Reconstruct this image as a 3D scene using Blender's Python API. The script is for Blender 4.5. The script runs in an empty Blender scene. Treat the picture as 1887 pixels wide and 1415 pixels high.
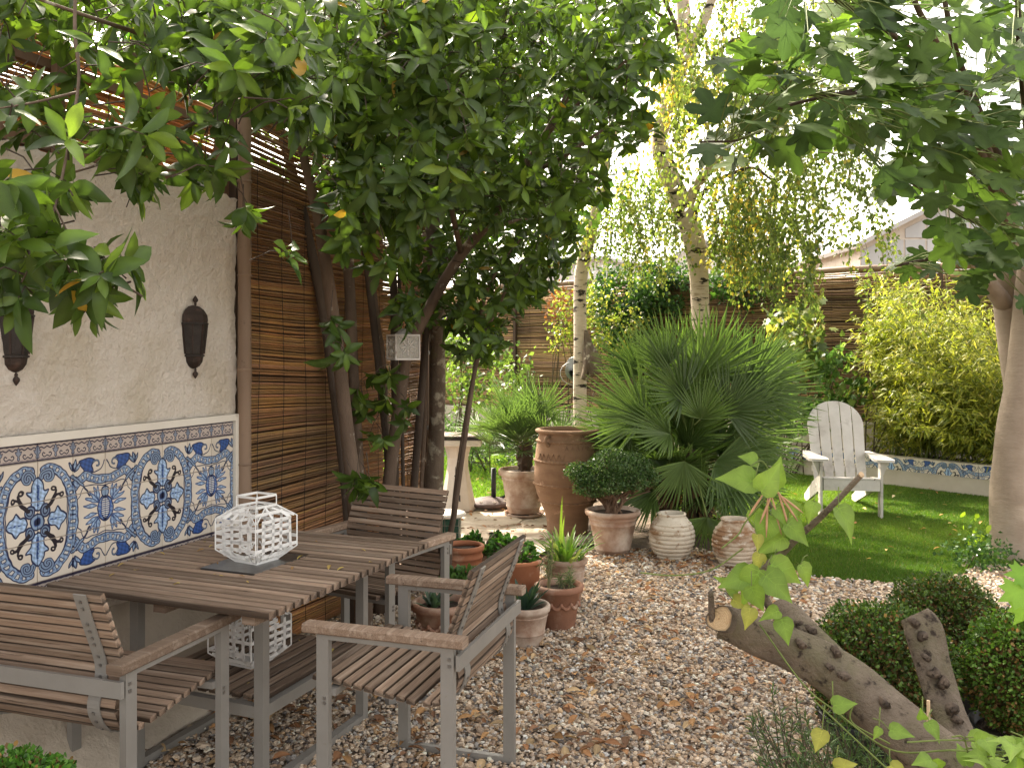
import bpy, math, random
import numpy as np
from mathutils import Vector, Matrix

# ------------------------------------------------------------------ camera, sky, sun, exposure
random.seed(7)
rng = np.random.default_rng(11)
C = bpy.context.scene.collection
F = 1600.0          # focal length in pixels of the 1887 px wide photograph
HZ = 650.0          # horizon row
CX = 943.5
H = 1.5             # eye height
cam_d = bpy.data.cameras.new('camera')
cam = bpy.data.objects.new('camera', cam_d); C.objects.link(cam)
cam.location = (0, 0, H); cam.rotation_euler = (math.pi/2, 0, 0)
cam_d.sensor_width = 36; cam_d.lens = 36*F/1887; cam_d.shift_y = -(707.5-HZ)/1887
cam_d.clip_start = 0.05; cam_d.clip_end = 500
bpy.context.scene.camera = cam

SUN_EL, SUN_AZ = math.radians(42), math.radians(-28)     # azimuth from +Y, clockwise positive
w = bpy.data.worlds.new('World'); bpy.context.scene.world = w; w.use_nodes = True
nt = w.node_tree; nt.nodes.clear()
sky = nt.nodes.new('ShaderNodeTexSky'); sky.sky_type = 'NISHITA'; sky.sun_disc = False
sky.sun_elevation = SUN_EL; sky.sun_rotation = SUN_AZ; sky.air_density = 1.0; sky.dust_density = 4.0; sky.ozone_density = 1.0
hs = nt.nodes.new('ShaderNodeHueSaturation'); hs.inputs['Saturation'].default_value = 0.35
hs.inputs['Value'].default_value = 1.0
tint = nt.nodes.new('ShaderNodeMix'); tint.data_type = 'RGBA'; tint.blend_type = 'MULTIPLY'
tint.inputs[0].default_value = 1.0; tint.inputs[7].default_value = (1.0, 0.91, 0.79, 1)
bg = nt.nodes.new('ShaderNodeBackground'); bg.inputs['Strength'].default_value = 0.15
wo = nt.nodes.new('ShaderNodeOutputWorld')
nt.links.new(sky.outputs[0], hs.inputs['Color']); nt.links.new(hs.outputs[0], tint.inputs[6])
nt.links.new(tint.outputs[2], bg.inputs['Color']); nt.links.new(bg.outputs[0], wo.inputs[0])
sd = bpy.data.lights.new('sun', 'SUN'); sd.energy = 4.0; sd.angle = math.radians(2); sd.color = (1.0, 0.9, 0.74)
so = bpy.data.objects.new('sun', sd); C.objects.link(so)
sdir = Vector((math.sin(SUN_AZ)*math.cos(SUN_EL), math.cos(SUN_AZ)*math.cos(SUN_EL), math.sin(SUN_EL)))
so.rotation_euler = sdir.to_track_quat('Z', 'Y').to_euler(); so.location = sdir*30
vs = bpy.context.scene.view_settings
bpy.context.scene.display_settings.display_device = 'sRGB'
vs.view_transform = 'Standard'; vs.look = 'None'; vs.gamma = 1; vs.use_curve_mapping = False
vs.exposure = 2.34
cy = bpy.context.scene.cycles
cy.max_bounces = 8; cy.diffuse_bounces = 4; cy.glossy_bounces = 3; cy.transmission_bounces = 5; cy.transparent_max_bounces = 6
cy.use_denoising = True; cy.sample_clamp_indirect = 6; cy.use_adaptive_sampling = True

# ------------------------------------------------------------------ helpers
def at(px, py, Y):
    return np.array([(px-CX)/F*Y, Y, H-(py-HZ)/F*Y])
def gp(px, py, z=0.0):
    Y = (H-z)*F/(py-HZ); return np.array([(px-CX)/F*Y, Y, z])
def nrm(v):
    v = np.asarray(v, float); return v/(np.linalg.norm(v, axis=-1, keepdims=True)+1e-12)
def px_of(P):
    P = np.asarray(P); return CX+F*P[..., 0]/P[..., 1], HZ-F*(P[..., 2]-H)/P[..., 1]
def in_poly(x, y, poly):
    x = np.asarray(x); y = np.asarray(y); r = np.zeros(x.shape, bool); n = len(poly)
    for i in range(n):
        x1, y1 = poly[i]; x2, y2 = poly[(i+1) % n]
        if y1 == y2: continue
        c = ((y1 > y) != (y2 > y)) & (x < (x2-x1)*(y-y1)/(y2-y1)+x1); r ^= c
    return r
def sample_poly(poly, n):
    p = np.array(poly, float); lo = p.min(0); hi = p.max(0); out = np.zeros((0, 2))
    while len(out) < n:
        q = rng.uniform(lo, hi, (n*2, 2)); out = np.vstack([out, q[in_poly(q[:, 0], q[:, 1], poly)]])
    return out[:n]
def smooth_path(pts, n=6, rad=None):
    P = np.array(pts, float)
    if rad is not None: P = np.hstack([P, np.array(rad, float)[:, None]])
    E = np.vstack([2*P[0]-P[1], P, 2*P[-1]-P[-2]]); out = []
    for i in range(1, len(E)-2):
        for t in np.linspace(0, 1, n, endpoint=False):
            a, b, c, d = E[i-1], E[i], E[i+1], E[i+2]
            out.append(.5*((2*b)+(-a+c)*t+(2*a-5*b+4*c-d)*t*t+(-a+3*b-3*c+d)*t**3))
    out.append(P[-1]); out = np.array(out)
    return (out[:, :3], np.abs(out[:, 3])) if rad is not None else out

class MB:
    def __init__(s): s.V = []; s.T = []; s.Cc = []; s.n = 0; s.U = []
    def add(s, V, T, c=(1, 1, 1), uv=None):
        V = np.asarray(V, float).reshape(-1, 3); s.V.append(V)
        t = []
        for f in T:
            if len(f) == 3: t.append(f)
            elif len(f) == 4: t.append((f[0], f[1], f[2])); t.append((f[0], f[2], f[3]))
            else:
                for k in range(1, len(f)-1): t.append((f[0], f[k], f[k+1]))
        s.T.append(np.array(t, int).reshape(-1, 3)+s.n)
        c = np.asarray(c, float); s.Cc.append(np.broadcast_to(c, (len(V), 3)) if c.ndim == 1 else c)
        s.U.append(np.zeros((len(V), 2)) if uv is None else np.asarray(uv, float))
        s.n += len(V); return s
    def box(s, c, size, R=None, col=(1, 1, 1), bev=0.0):
        hx, hy, hz = np.array(size)/2.0
        if bev <= 0:
            V = np.array([(x, y, z) for z in (-hz, hz) for y in (-hy, hy) for x in (-hx, hx)])
            Q = [(0, 2, 3, 1), (4, 5, 7, 6), (0, 1, 5, 4), (2, 6, 7, 3), (0, 4, 6, 2), (1, 3, 7, 5)]
        else:   # chamfered on the long edges (x is the long axis)
            b = bev; ring = [(-hy+b, -hz), (hy-b, -hz), (hy, -hz+b), (hy, hz-b), (hy-b, hz), (-hy+b, hz), (-hy, hz-b), (-hy, -hz+b)]
            V = np.array([(x, y, z) for x in (-hx, hx) for y, z in ring])
            Q = [(i, (i+1) % 8, 8+(i+1) % 8, 8+i) for i in range(8)]+[tuple(range(7, -1, -1)), tuple(range(8, 16))]
        if R is not None: V = V@np.asarray(R).T
        return s.add(V+np.asarray(c), Q, col)
    def bar(s, a, b, wd, th, up=(0, 0, 1), col=(1, 1, 1), bev=0.0):
        a = np.asarray(a, float); b = np.asarray(b, float); x = nrm(b-a); y = np.cross(up, x)
        if np.linalg.norm(y) < 1e-6: y = np.cross((0, 1, 0), x)
        y = nrm(y); z = np.cross(x, y)
        return s.box((a+b)/2, (np.linalg.norm(b-a), wd, th), np.stack([x, y, z], 1), col, bev)
    def tube(s, pts, rad, seg=8, col=(1, 1, 1), cap=True, noise=0.0, nfreq=3.0, squash=None):
        P = np.asarray(pts, float); n = len(P); rad = np.broadcast_to(np.asarray(rad, float), (n,))
        T = nrm(np.gradient(P, axis=0)); up = np.array([0, 0, 1.]) if abs(T[0][2]) < .9 else np.array([0, 1., 0])
        a = nrm(np.cross(up, T[0])); V = []; ph = rng.uniform(0, 6, 6)
        th = np.linspace(0, 2*np.pi, seg, endpoint=False); L = 0
        for i in range(n):
            if i: L += np.linalg.norm(P[i]-P[i-1])
            a = nrm(a-T[i]*np.dot(a, T[i])); b = np.cross(T[i], a)
            r = rad[i]*np.ones(seg)
            if noise: r = r*(1+noise*(np.sin(2*th+ph[0]+L*nfreq)+.6*np.sin(3*th+ph[1]-L*nfreq*1.7)+.5*np.sin(5*th+ph[2]+L*nfreq*3.1)+.8*np.sin(L*nfreq*4+ph[3])*.5))
            V.append(P[i]+np.outer(np.cos(th)*r, a)+np.outer(np.sin(th)*r, b))
        V = np.vstack(V)
        Q = [(i*seg+j, i*seg+(j+1) % seg, (i+1)*seg+(j+1) % seg, (i+1)*seg+j) for i in range(n-1) for j in range(seg)]
        if cap: Q += [tuple(range(seg-1, -1, -1)), tuple(range((n-1)*seg, n*seg))]
        return s.add(V, Q, col)
    def lathe(s, prof, c=(0, 0, 0), seg=32, col=(1, 1, 1), mod=None):
        th = np.linspace(0, 2*np.pi, seg, endpoint=False); V = []
        for k, (r, z) in enumerate(prof):
            rr = r*np.ones(seg)
            if mod is not None: rr = rr+mod(k, th)
            V.append(np.stack([rr*np.cos(th), rr*np.sin(th), np.full(seg, z)], 1))
        V = np.vstack(V)+np.asarray(c, float); n = len(prof)
        Q = [(i*seg+j, i*seg+(j+1) % seg, (i+1)*seg+(j+1) % seg, (i+1)*seg+j) for i in range(n-1) for j in range(seg)]
        return s.add(V, Q, col)
    def inst(s, bV, bT, bC, M, P, col):
        bV = np.asarray(bV, float); bT = np.asarray(bT, int); N = len(P)
        V = (np.einsum('nij,vj->nvi', M, bV)+np.asarray(P)[:, None, :]).reshape(-1, 3)
        T = (bT[None]+np.arange(N)[:, None, None]*len(bV)).reshape(-1, 3)
        col = np.asarray(col)[:, None, :]*np.asarray(bC)[None, :, :]
        s.V.append(V); s.T.append(T+s.n); s.Cc.append(col.reshape(-1, 3)); s.U.append(np.zeros((len(V), 2))); s.n += len(V); return s
    def mesh(s, name, mat, smooth=False, uv=False):
        V = np.vstack(s.V); T = np.vstack(s.T); Cc = np.vstack(s.Cc)
        me = bpy.data.meshes.new(name); me.vertices.add(len(V)); me.vertices.foreach_set('co', V.astype(np.float32).ravel())
        me.loops.add(T.size); me.loops.foreach_set('vertex_index', T.astype(np.int32).ravel())
        me.polygons.add(len(T)); me.polygons.foreach_set('loop_start', np.arange(0, T.size, 3, dtype=np.int32))
        me.polygons.foreach_set('use_smooth', np.full(len(T), smooth))
        ca = me.color_attributes.new('Col', 'FLOAT_COLOR', 'POINT')
        ca.data.foreach_set('color', np.hstack([Cc, np.ones((len(Cc), 1))]).astype(np.float32).ravel())
        if uv:
            U = np.vstack(s.U); l = me.uv_layers.new(name='UVMap'); l.data.foreach_set('uv', U[T.ravel()].astype(np.float32).ravel())
        me.update(calc_edges=True); me.validate(clean_customdata=False)
        if mat: me.materials.append(mat)
        return me
    def build(s, name, mat, parent=None, smooth=False, kind=None, label=None, cat=None, group=None, world=False, uv=False):
        return put(name, s.mesh(name, mat, smooth, uv), parent, kind, label, cat, group, world)

def put(name, me, parent=None, kind=None, label=None, cat=None, group=None, world=False, M=None):
    o = bpy.data.objects.new(name, me); C.objects.link(o)
    if M is not None: o.matrix_world = M
    if parent is not None:
        o.parent = parent
        if world: o.matrix_parent_inverse = Matrix.Translation(-parent.location)
    tag(o, label, cat, group, kind); return o
def tag(o, label=None, cat=None, group=None, kind=None):
    if label: o['label'] = label
    if cat: o['category'] = cat
    if group: o['group'] = group
    if kind: o['kind'] = kind
    return o
def thing(name, loc, label, cat, group=None, rz=0.0):
    o = bpy.data.objects.new(name, None); C.objects.link(o); o.location = [float(v) for v in loc]; o.rotation_euler = (0, 0, rz)
    o.empty_display_size = .1
    return tag(o, label, cat, group)
def copy_tree(o, parent=None):
    c = o.copy(); C.objects.link(c); c.parent = parent
    for ch in list(o.children): copy_tree(ch, c)
    return c
def frames(d, n):
    """matrices with y = leaf direction, z = leaf normal"""
    y = nrm(d); x = nrm(np.cross(y, n)); z = np.cross(x, y); return np.stack([x, y, z], -1)
def rand_dirs(n):
    return nrm(rng.normal(size=(n, 3)))

# ------------------------------------------------------------------ materials
def nodes(name):
    m = bpy.data.materials.new(name); m.use_nodes = True; t = m.node_tree; t.nodes.clear()
    out = t.nodes.new('ShaderNodeOutputMaterial')
    def N(ty, **kw):
        n = t.nodes.new('ShaderNode'+ty)
        for k, v in kw.items():
            if k in n.inputs: n.inputs[k].default_value = v
            else: setattr(n, k, v)
        return n
    return m, t, out, N
def c4(c): return (c[0], c[1], c[2], 1)
def mixc(t, N, fac, a, b, blend='MIX'):
    n = N('Mix', data_type='RGBA', blend_type=blend)
    for i, v in ((0, fac), (6, a), (7, b)):
        if hasattr(v, 'links') or hasattr(v, 'is_linked'): t.links.new(v, n.inputs[i])
        else: n.inputs[i].default_value = v if i == 0 else c4(v)
    return n.outputs[2]
def surf(name, c1, c2, scale=8, stretch=(1, 1, 1), rough=.75, bump=.3, bscale=40, bdist=.01, attr=False, rand=0.0, metal=0.0,
         c3=None, s3=3, t3=(.5, .62), st3=None, c5=None, s5=20, t5=(.6, .66), st5=None, spec=.4, bstretch=None, detail=6, ramp=(.3, .7)):
    m, t, out, N = nodes(name); L = t.links.new
    tc = N('TexCoord'); oi = N('ObjectInfo')
    off = N('VectorMath', operation='SCALE'); comb = N('CombineXYZ')
    L(oi.outputs['Random'], comb.inputs[0]); L(oi.outputs['Random'], comb.inputs[1]); L(oi.outputs['Random'], comb.inputs[2])
    L(comb.outputs[0], off.inputs[0]); off.inputs['Scale'].default_value = 37.0
    add = N('VectorMath', operation='ADD'); L(tc.outputs['Object'], add.inputs[0]); L(off.outputs[0], add.inputs[1])
    def noise(sc, st, det=detail, ro=.6):
        mp = N('Mapping'); mp.inputs['Scale'].default_value = st; L(add.outputs[0], mp.inputs[0])
        n = N('TexNoise'); n.inputs['Scale'].default_value = sc; n.inputs['Detail'].default_value = det; n.inputs['Roughness'].default_value = ro
        L(mp.outputs[0], n.inputs['Vector']); return n.outputs['Fac']
    def ramp2(f, a, b):
        r = N('MapRange'); r.inputs['From Min'].default_value = a; r.inputs['From Max'].default_value = b; L(f, r.inputs['Value']); return r.outputs[0]
    n1 = noise(scale, stretch)
    col = mixc(t, N, ramp2(n1, *ramp), c1, c2)
    if c3 is not None: col = mixc(t, N, ramp2(noise(s3, st3 or (1, 1, 1)), *t3), col, c3)
    if c5 is not None: col = mixc(t, N, ramp2(noise(s5, st5 or (1, 1, 1)), *t5), col, c5)
    if attr:
        at_ = N('Attribute', attribute_name='Col'); col = mixc(t, N, 1.0, col, at_.outputs['Color'], 'MULTIPLY')
    if rand:
        mr = N('MapRange'); mr.inputs['To Min'].default_value = 1-rand; mr.inputs['To Max'].default_value = 1+rand; L(oi.outputs['Random'], mr.inputs['Value'])
        cc = N('CombineColor'); [L(mr.outputs[0], cc.inputs[i]) for i in range(3)]
        col = mixc(t, N, 1.0, col, cc.outputs[0], 'MULTIPLY')
    p = N('BsdfPrincipled'); L(col, p.inputs['Base Color']); p.inputs['Roughness'].default_value = rough
    p.inputs['Metallic'].default_value = metal; p.inputs['Specular IOR Level'].default_value = spec
    if bump:
        b = N('Bump'); b.inputs['Strength'].default_value = bump; b.inputs['Distance'].default_value = bdist
        L(noise(bscale, bstretch or stretch, 8, .65), b.inputs['Height']); L(b.outputs[0], p.inputs['Normal'])
    L(p.outputs[0], out.inputs[0]); return m
def leaf_mat(name, transl=.35, rough=.4, spec=.4, warm=(1.5, 1.7, .7)):
    m, t, out, N = nodes(name); L = t.links.new
    a = N('Attribute', attribute_name='Col')
    tc = N('TexCoord'); no = N('TexNoise'); no.inputs['Scale'].default_value = 45; L(tc.outputs['Object'], no.inputs['Vector'])
    mr = N('MapRange'); mr.inputs['To Min'].default_value = .82; mr.inputs['To Max'].default_value = 1.18; L(no.outputs['Fac'], mr.inputs['Value'])
    vm = N('VectorMath', operation='SCALE'); L(a.outputs['Vector'], vm.inputs[0]); L(mr.outputs[0], vm.inputs['Scale'])
    p = N('BsdfPrincipled'); L(vm.outputs[0], p.inputs['Base Color']); p.inputs['Roughness'].default_value = rough; p.inputs['Specular IOR Level'].default_value = spec
    vm2 = N('VectorMath', operation='MULTIPLY'); L(vm.outputs[0], vm2.inputs[0]); vm2.inputs[1].default_value = warm
    tr = N('BsdfTranslucent'); L(vm2.outputs[0], tr.inputs['Color'])
    mx = N('MixShader'); mx.inputs[0].default_value = transl; L(p.outputs[0], mx.inputs[1]); L(tr.outputs[0], mx.inputs[2]); L(mx.outputs[0], out.inputs[0])
    return m
M_ = {}
M_['leaf'] = leaf_mat('glossy_leaf', .26, .30, .24, (1.5, 1.6, .6))
M_['thin_leaf'] = leaf_mat('thin_leaf', .42, .5, .3, (1.3, 1.4, .75))
M_['fig_leaf'] = leaf_mat('fig_leaf', .34, .55, .2)
M_['blade'] = leaf_mat('blade_leaf', .3, .42, .45)
M_['dry'] = leaf_mat('dry_leaf', .15, .8, .2, (1.2, 1.1, .8))
M_['stem'] = surf('stem', (.12, .09, .055), (.07, .055, .035), 20, bump=.2, attr=False)
M_['green_stem'] = surf('green_stem', (.16, .2, .05), (.1, .14, .03), 20, bump=.1)
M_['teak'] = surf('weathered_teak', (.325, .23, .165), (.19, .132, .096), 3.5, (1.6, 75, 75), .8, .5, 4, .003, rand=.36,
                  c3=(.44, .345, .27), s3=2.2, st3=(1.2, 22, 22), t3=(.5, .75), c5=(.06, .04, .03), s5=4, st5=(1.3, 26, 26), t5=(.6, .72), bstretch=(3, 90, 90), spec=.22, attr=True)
M_['metal'] = surf('grey_painted_metal', (.27, .255, .235), (.22, .205, .185), 5, rough=.42, bump=.06, bscale=60, spec=.45,
                   c5=(.2, .165, .125), s5=30, t5=(.66, .74))
M_['bolt'] = surf('bolt_metal', (.3, .28, .26), (.2, .19, .18), 50, rough=.35, metal=.7, bump=0)
M_['steel'] = surf('brushed_steel', (.21, .205, .2), (.13, .13, .13), 6, (1, 1, 1), .28, .15, 30, metal=.75)
M_['stucco'] = surf('cream_stucco', (.82, .745, .665), (.745, .665, .58), 2.2, rough=.92, bump=1.0, bscale=16, bdist=.045, spec=.1,
                    c3=(.55, .46, .32), s3=1.9, st3=(1, 1, .6), t3=(.52, .78), c5=(.45, .36, .25), s5=45, t5=(.66, .74))
M_['footing'] = surf('plastered_footing', (.6, .52, .43), (.46, .39, .31), 3, rough=.95, bump=.8, bscale=12, bdist=.03, spec=.1, c3=(.34, .28, .21), s3=4, t3=(.55, .8))
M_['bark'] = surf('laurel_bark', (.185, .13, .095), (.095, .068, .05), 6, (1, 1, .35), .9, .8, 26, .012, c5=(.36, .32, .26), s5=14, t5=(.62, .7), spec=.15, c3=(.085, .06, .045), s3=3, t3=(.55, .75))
M_['bark_dark'] = surf('dark_bark', (.1, .075, .058), (.06, .045, .036), 7, (1, 1, .3), .9, .8, 26, .012, c5=(.16, .13, .1), s5=12, t5=(.64, .74), spec=.15)  # darker brown bark for rear trunks, twigs and thin branches
M_['bark_mottled'] = surf('mottled_bark', (.16, .12, .088), (.09, .066, .048), 9, (1, 1, .7), .9, .9, 20, .015, c5=(.33, .29, .22), s5=10, t5=(.56, .64), spec=.15, c3=(.12, .115, .05), s3=4, t3=(.58, .75))
M_['bark_fig'] = surf('smooth_fig_bark', (.40, .325, .26), (.28, .22, .17), 5, (1, 1, .8), .8, .45, 9, .02, c5=(.2, .15, .115), s5=5, st5=(1, 1, 3), t5=(.68, .76), bstretch=(1, 1, 3), spec=.2, c3=(.56, .47, .38), s3=2.5, t3=(.55, .8))
M_['bark_log'] = surf('grey_fig_log', (.25, .20, .155), (.125, .097, .072), 13, (1, 1, 1), .88, 1.0, 22, .035, c5=(.05, .038, .03), s5=26, t5=(.57, .66), c3=(.165, .145, .09), s3=6, t3=(.48, .66), spec=.2)
M_['knot'] = surf('dark_knot', (.15, .11, .08), (.05, .037, .028), 30, rough=.9, bump=1, bscale=60, bdist=.006)
M_['birch'] = surf('birch_bark', (.60, .51, .42), (.44, .36, .285), 4, (1, 1, 2), .75, .7, 14, .012, c5=(.03, .024, .02), s5=4.5, st5=(1, 1, 3.0), t5=(.56, .60), c3=(.3, .23, .165), s3=7, st3=(1, 1, 5), t3=(.56, .7), spec=.2)
M_['cut'] = surf('fresh_cut_wood', (.66, .5, .32), (.48, .33, .2), 26, rough=.85, bump=.5, bscale=70, attr=True)
M_['reed'] = surf('reed', (.44, .225, .085), (.27, .135, .05), 6, (1, 1, 1), .55, .3, 60, .003, attr=True, c3=(.22, .15, .09), s3=1.2, t3=(.45, .75), spec=.3)
M_['reed_far'] = surf('weathered_reed', (.36, .255, .155), (.2, .14, .085), 2, (1, 1, 1), .8, .3, 60, .003, attr=True, c3=(.09, .07, .05), s3=.9, t3=(.5, .7), spec=.2)
M_['bamboo_pole'] = surf('old_bamboo_pole', (.29, .195, .13), (.19, .125, .085), 3, (1, 1, .2), .6, .3, 20, .004, c5=(.09, .06, .04), s5=18, t5=(.68, .74))
M_['dark_wood'] = surf('dark_wood', (.09, .055, .035), (.045, .03, .02), 6, (1, 1, .2), .8, .4, 20)
M_['brown_wood'] = surf('brown_wood', (.2, .12, .07), (.12, .07, .045), 6, (1, 1, .3), .8, .4, 20)
M_['wire'] = surf('black_wire', (.03, .025, .02), (.02, .02, .02), 6, bump=0)
M_['grout'] = surf('grout', (.45, .38, .32), (.36, .3, .25), 30, rough=.95, bump=.4)
M_['white_frame'] = surf('white_frame', (.76, .71, .63), (.68, .62, .54), 5, rough=.7, bump=.25, bscale=20, c5=(.45, .38, .3), s5=9, t5=(.7, .8))
M_['white_wire'] = surf('white_enamelled_wire', (.88, .87, .86), (.8, .79, .77), 12, rough=.5, bump=.05, c5=(.42, .3, .2), s5=40, t5=(.7, .76))
M_['white_paint'] = surf('chipped_white_paint', (.64, .60, .565), (.53, .49, .45), 6, (1, 1, 1), .6, .35, 14, .004, rand=.05, c3=(.40, .36, .32), s3=7, t3=(.52, .72), c5=(.17, .11, .085), s5=18, st5=(1, 1, .4), t5=(.655, .69), spec=.3)
M_['rust'] = surf('dark_rusty_lantern', (.055, .035, .028), (.03, .02, .016), 9, rough=.6, bump=.4, bscale=50, c5=(.1, .06, .045), s5=20, t5=(.55, .7), metal=.3)
M_['rust_mesh'] = surf('lantern_mesh', (.05, .04, .035), (.025, .02, .018), 30, rough=.5, bump=.8, bscale=160, bdist=.004, metal=.3)
M_['terra'] = surf('aged_terracotta', (.36, .185, .12), (.24, .12, .078), 5, rough=.88, bump=.35, bscale=30, c3=(.55, .42, .33), s3=4, t3=(.5, .68), spec=.15, c5=(.16, .09, .06), s5=9, t5=(.66, .78))
M_['terra_pale'] = surf('limed_terracotta', (.37, .25, .18), (.27, .16, .11), 5, rough=.9, bump=.35, bscale=30, c3=(.62, .52, .43), s3=4, t3=(.45, .66), spec=.15, c5=(.2, .12, .08), s5=9, t5=(.64, .78))
M_['terra_orange'] = surf('orange_terracotta', (.45, .19, .10), (.36, .14, .07), 3, rough=.8, bump=.2, bscale=30, c3=(.6, .38, .26), s3=4, t3=(.6, .72), spec=.2)
M_['pithos'] = surf('sandy_terracotta', (.25, .155, .095), (.18, .107, .066), 4, (1, 1, 3), .88, .4, 24, spec=.15, c3=(.26, .15, .085), s3=2.5, t3=(.55, .75), c5=(.5, .33, .22), s5=8, t5=(.62, .75))
M_['jar'] = surf('worn_white_glaze', (.66, .60, .50), (.54, .46, .36), 8, (1, 1, 2), .6, .6, 30, c3=(.25, .15, .075), s3=4.5, st3=(1, 1, 1.3), t3=(.55, .66), spec=.35, c5=(.3, .19, .11), s5=22, st5=(1, 1, 1.5), t5=(.58, .66))
M_['jar_bare'] = surf('half_bare_glaze', (.62, .55, .45), (.48, .37, .27), 8, (1, 1, 2), .65, .6, 30, c3=(.26, .145, .075), s3=4.0, st3=(1, 1, 1.6), t3=(.48, .60), spec=.3, c5=(.6, .53, .45), s5=16, st5=(1, 1, 2), t5=(.56, .64))
M_['soil'] = surf('potting_soil', (.06, .04, .028), (.035, .025, .018), 30, rough=1, bump=1, bscale=50, bdist=.02)
M_['earth'] = surf('earth', (.12, .085, .055), (.07, .05, .035), 4, rough=1, bump=1, bscale=12, bdist=.03, c5=(.2, .14, .09), s5=25, t5=(.55, .7))
M_['gravel_base'] = surf('gravel_bed', (.30, .22, .16), (.13, .095, .07), 45, rough=.95, bump=1, bscale=45, bdist=.02, c5=(.42, .33, .25), s5=60, t5=(.5, .6))
M_['pebble'] = surf('pebble', (1, 1, 1), (.82, .8, .77), 60, rough=.75, bump=.25, bscale=120, attr=True, spec=.3)
M_['sand'] = surf('pale_sandy_paving', (.56, .47, .37), (.38, .3, .22), 5, rough=.95, bump=.8, bscale=30, c5=(.2, .13, .085), s5=7, t5=(.58, .7), c3=(.66, .58, .48), s3=3, t3=(.5, .7))
M_['turf_base'] = surf('turf_base', (.045, .085, .015), (.03, .055, .01), 6, rough=.95, bump=.8, bscale=80)
M_['grass'] = leaf_mat('grass_blade', .35, .55, .25, (1.4, 1.5, .6))
M_['plastic'] = surf('black_plastic', (.018, .02, .028), (.012, .013, .016), 5, rough=.4, bump=.05)
M_['concrete'] = surf('pale_planter_render', (.56, .5, .42), (.45, .39, .31), 3, rough=.92, bump=.5, bscale=20, c3=(.3, .24, .17), s3=2.5, t3=(.6, .85), spec=.1)
M_['dark_stone'] = surf('brown_cast_stone', (.1, .065, .06), (.065, .045, .04), 9, rough=.8, bump=.4, c5=(.25, .2, .17), s5=50, t5=(.62, .7))
M_['white_cast'] = surf('white_cast_concrete', (.66, .6, .53), (.54, .48, .41), 4, rough=.85, bump=.3, c3=(.34, .28, .21), s3=5, t3=(.6, .8))
M_['black_tile'] = surf('black_mosaic', (.015, .014, .016), (.03, .028, .03), 5, rough=.3, bump=0)
M_['brown_mosaic'] = surf('brown_mosaic', (.13, .06, .045), (.07, .035, .03), 40, rough=.4, bump=.5, bscale=50, c5=(.3, .2, .15), s5=40, t5=(.6, .66))
M_['green_tile'] = surf('green_glazed_tile', (.03, .085, .06), (.02, .05, .035), 14, rough=.25, bump=.3, c5=(.1, .16, .12), s5=20, t5=(.6, .7))
M_['zinc'] = surf('zinc', (.3, .31, .32), (.2, .21, .215), 8, rough=.45, metal=.4, bump=.1)
M_['hazy_wall'] = surf('pale_far_wall', (.72, .71, .69), (.62, .61, .59), 1.2, rough=.9, bump=.1)  # distance haze is mixed into these far wall and roof colours
M_['hazy_roof'] = surf('pale_far_roof', (.5, .49, .48), (.42, .41, .4), 1.5, (1, 1, 1), .8, .1)
M_['hazy_roof_red'] = surf('pale_tiled_roof', (.52, .38, .32), (.45, .33, .28), 2.5, rough=.8, bump=.2)
M_['panel_glass'] = surf('milky_greenhouse_panel', (.5, .5, .5), (.42, .425, .43), 1.5, (1, 1, .2), .35, .05)
def glassm():
    m, t, out, N = nodes('etched_glass'); L = t.links.new
    g = N('BsdfPrincipled'); g.inputs['Base Color'].default_value = (.55, .52, .46, 1); g.inputs['Roughness'].default_value = .35
    tr = N('BsdfTransparent'); mx = N('MixShader'); mx.inputs[0].default_value = .35
    L(tr.outputs[0], mx.inputs[1]); L(g.outputs[0], mx.inputs[2]); L(mx.outputs[0], out.inputs[0]); return m
M_['glass'] = glassm()
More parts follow.
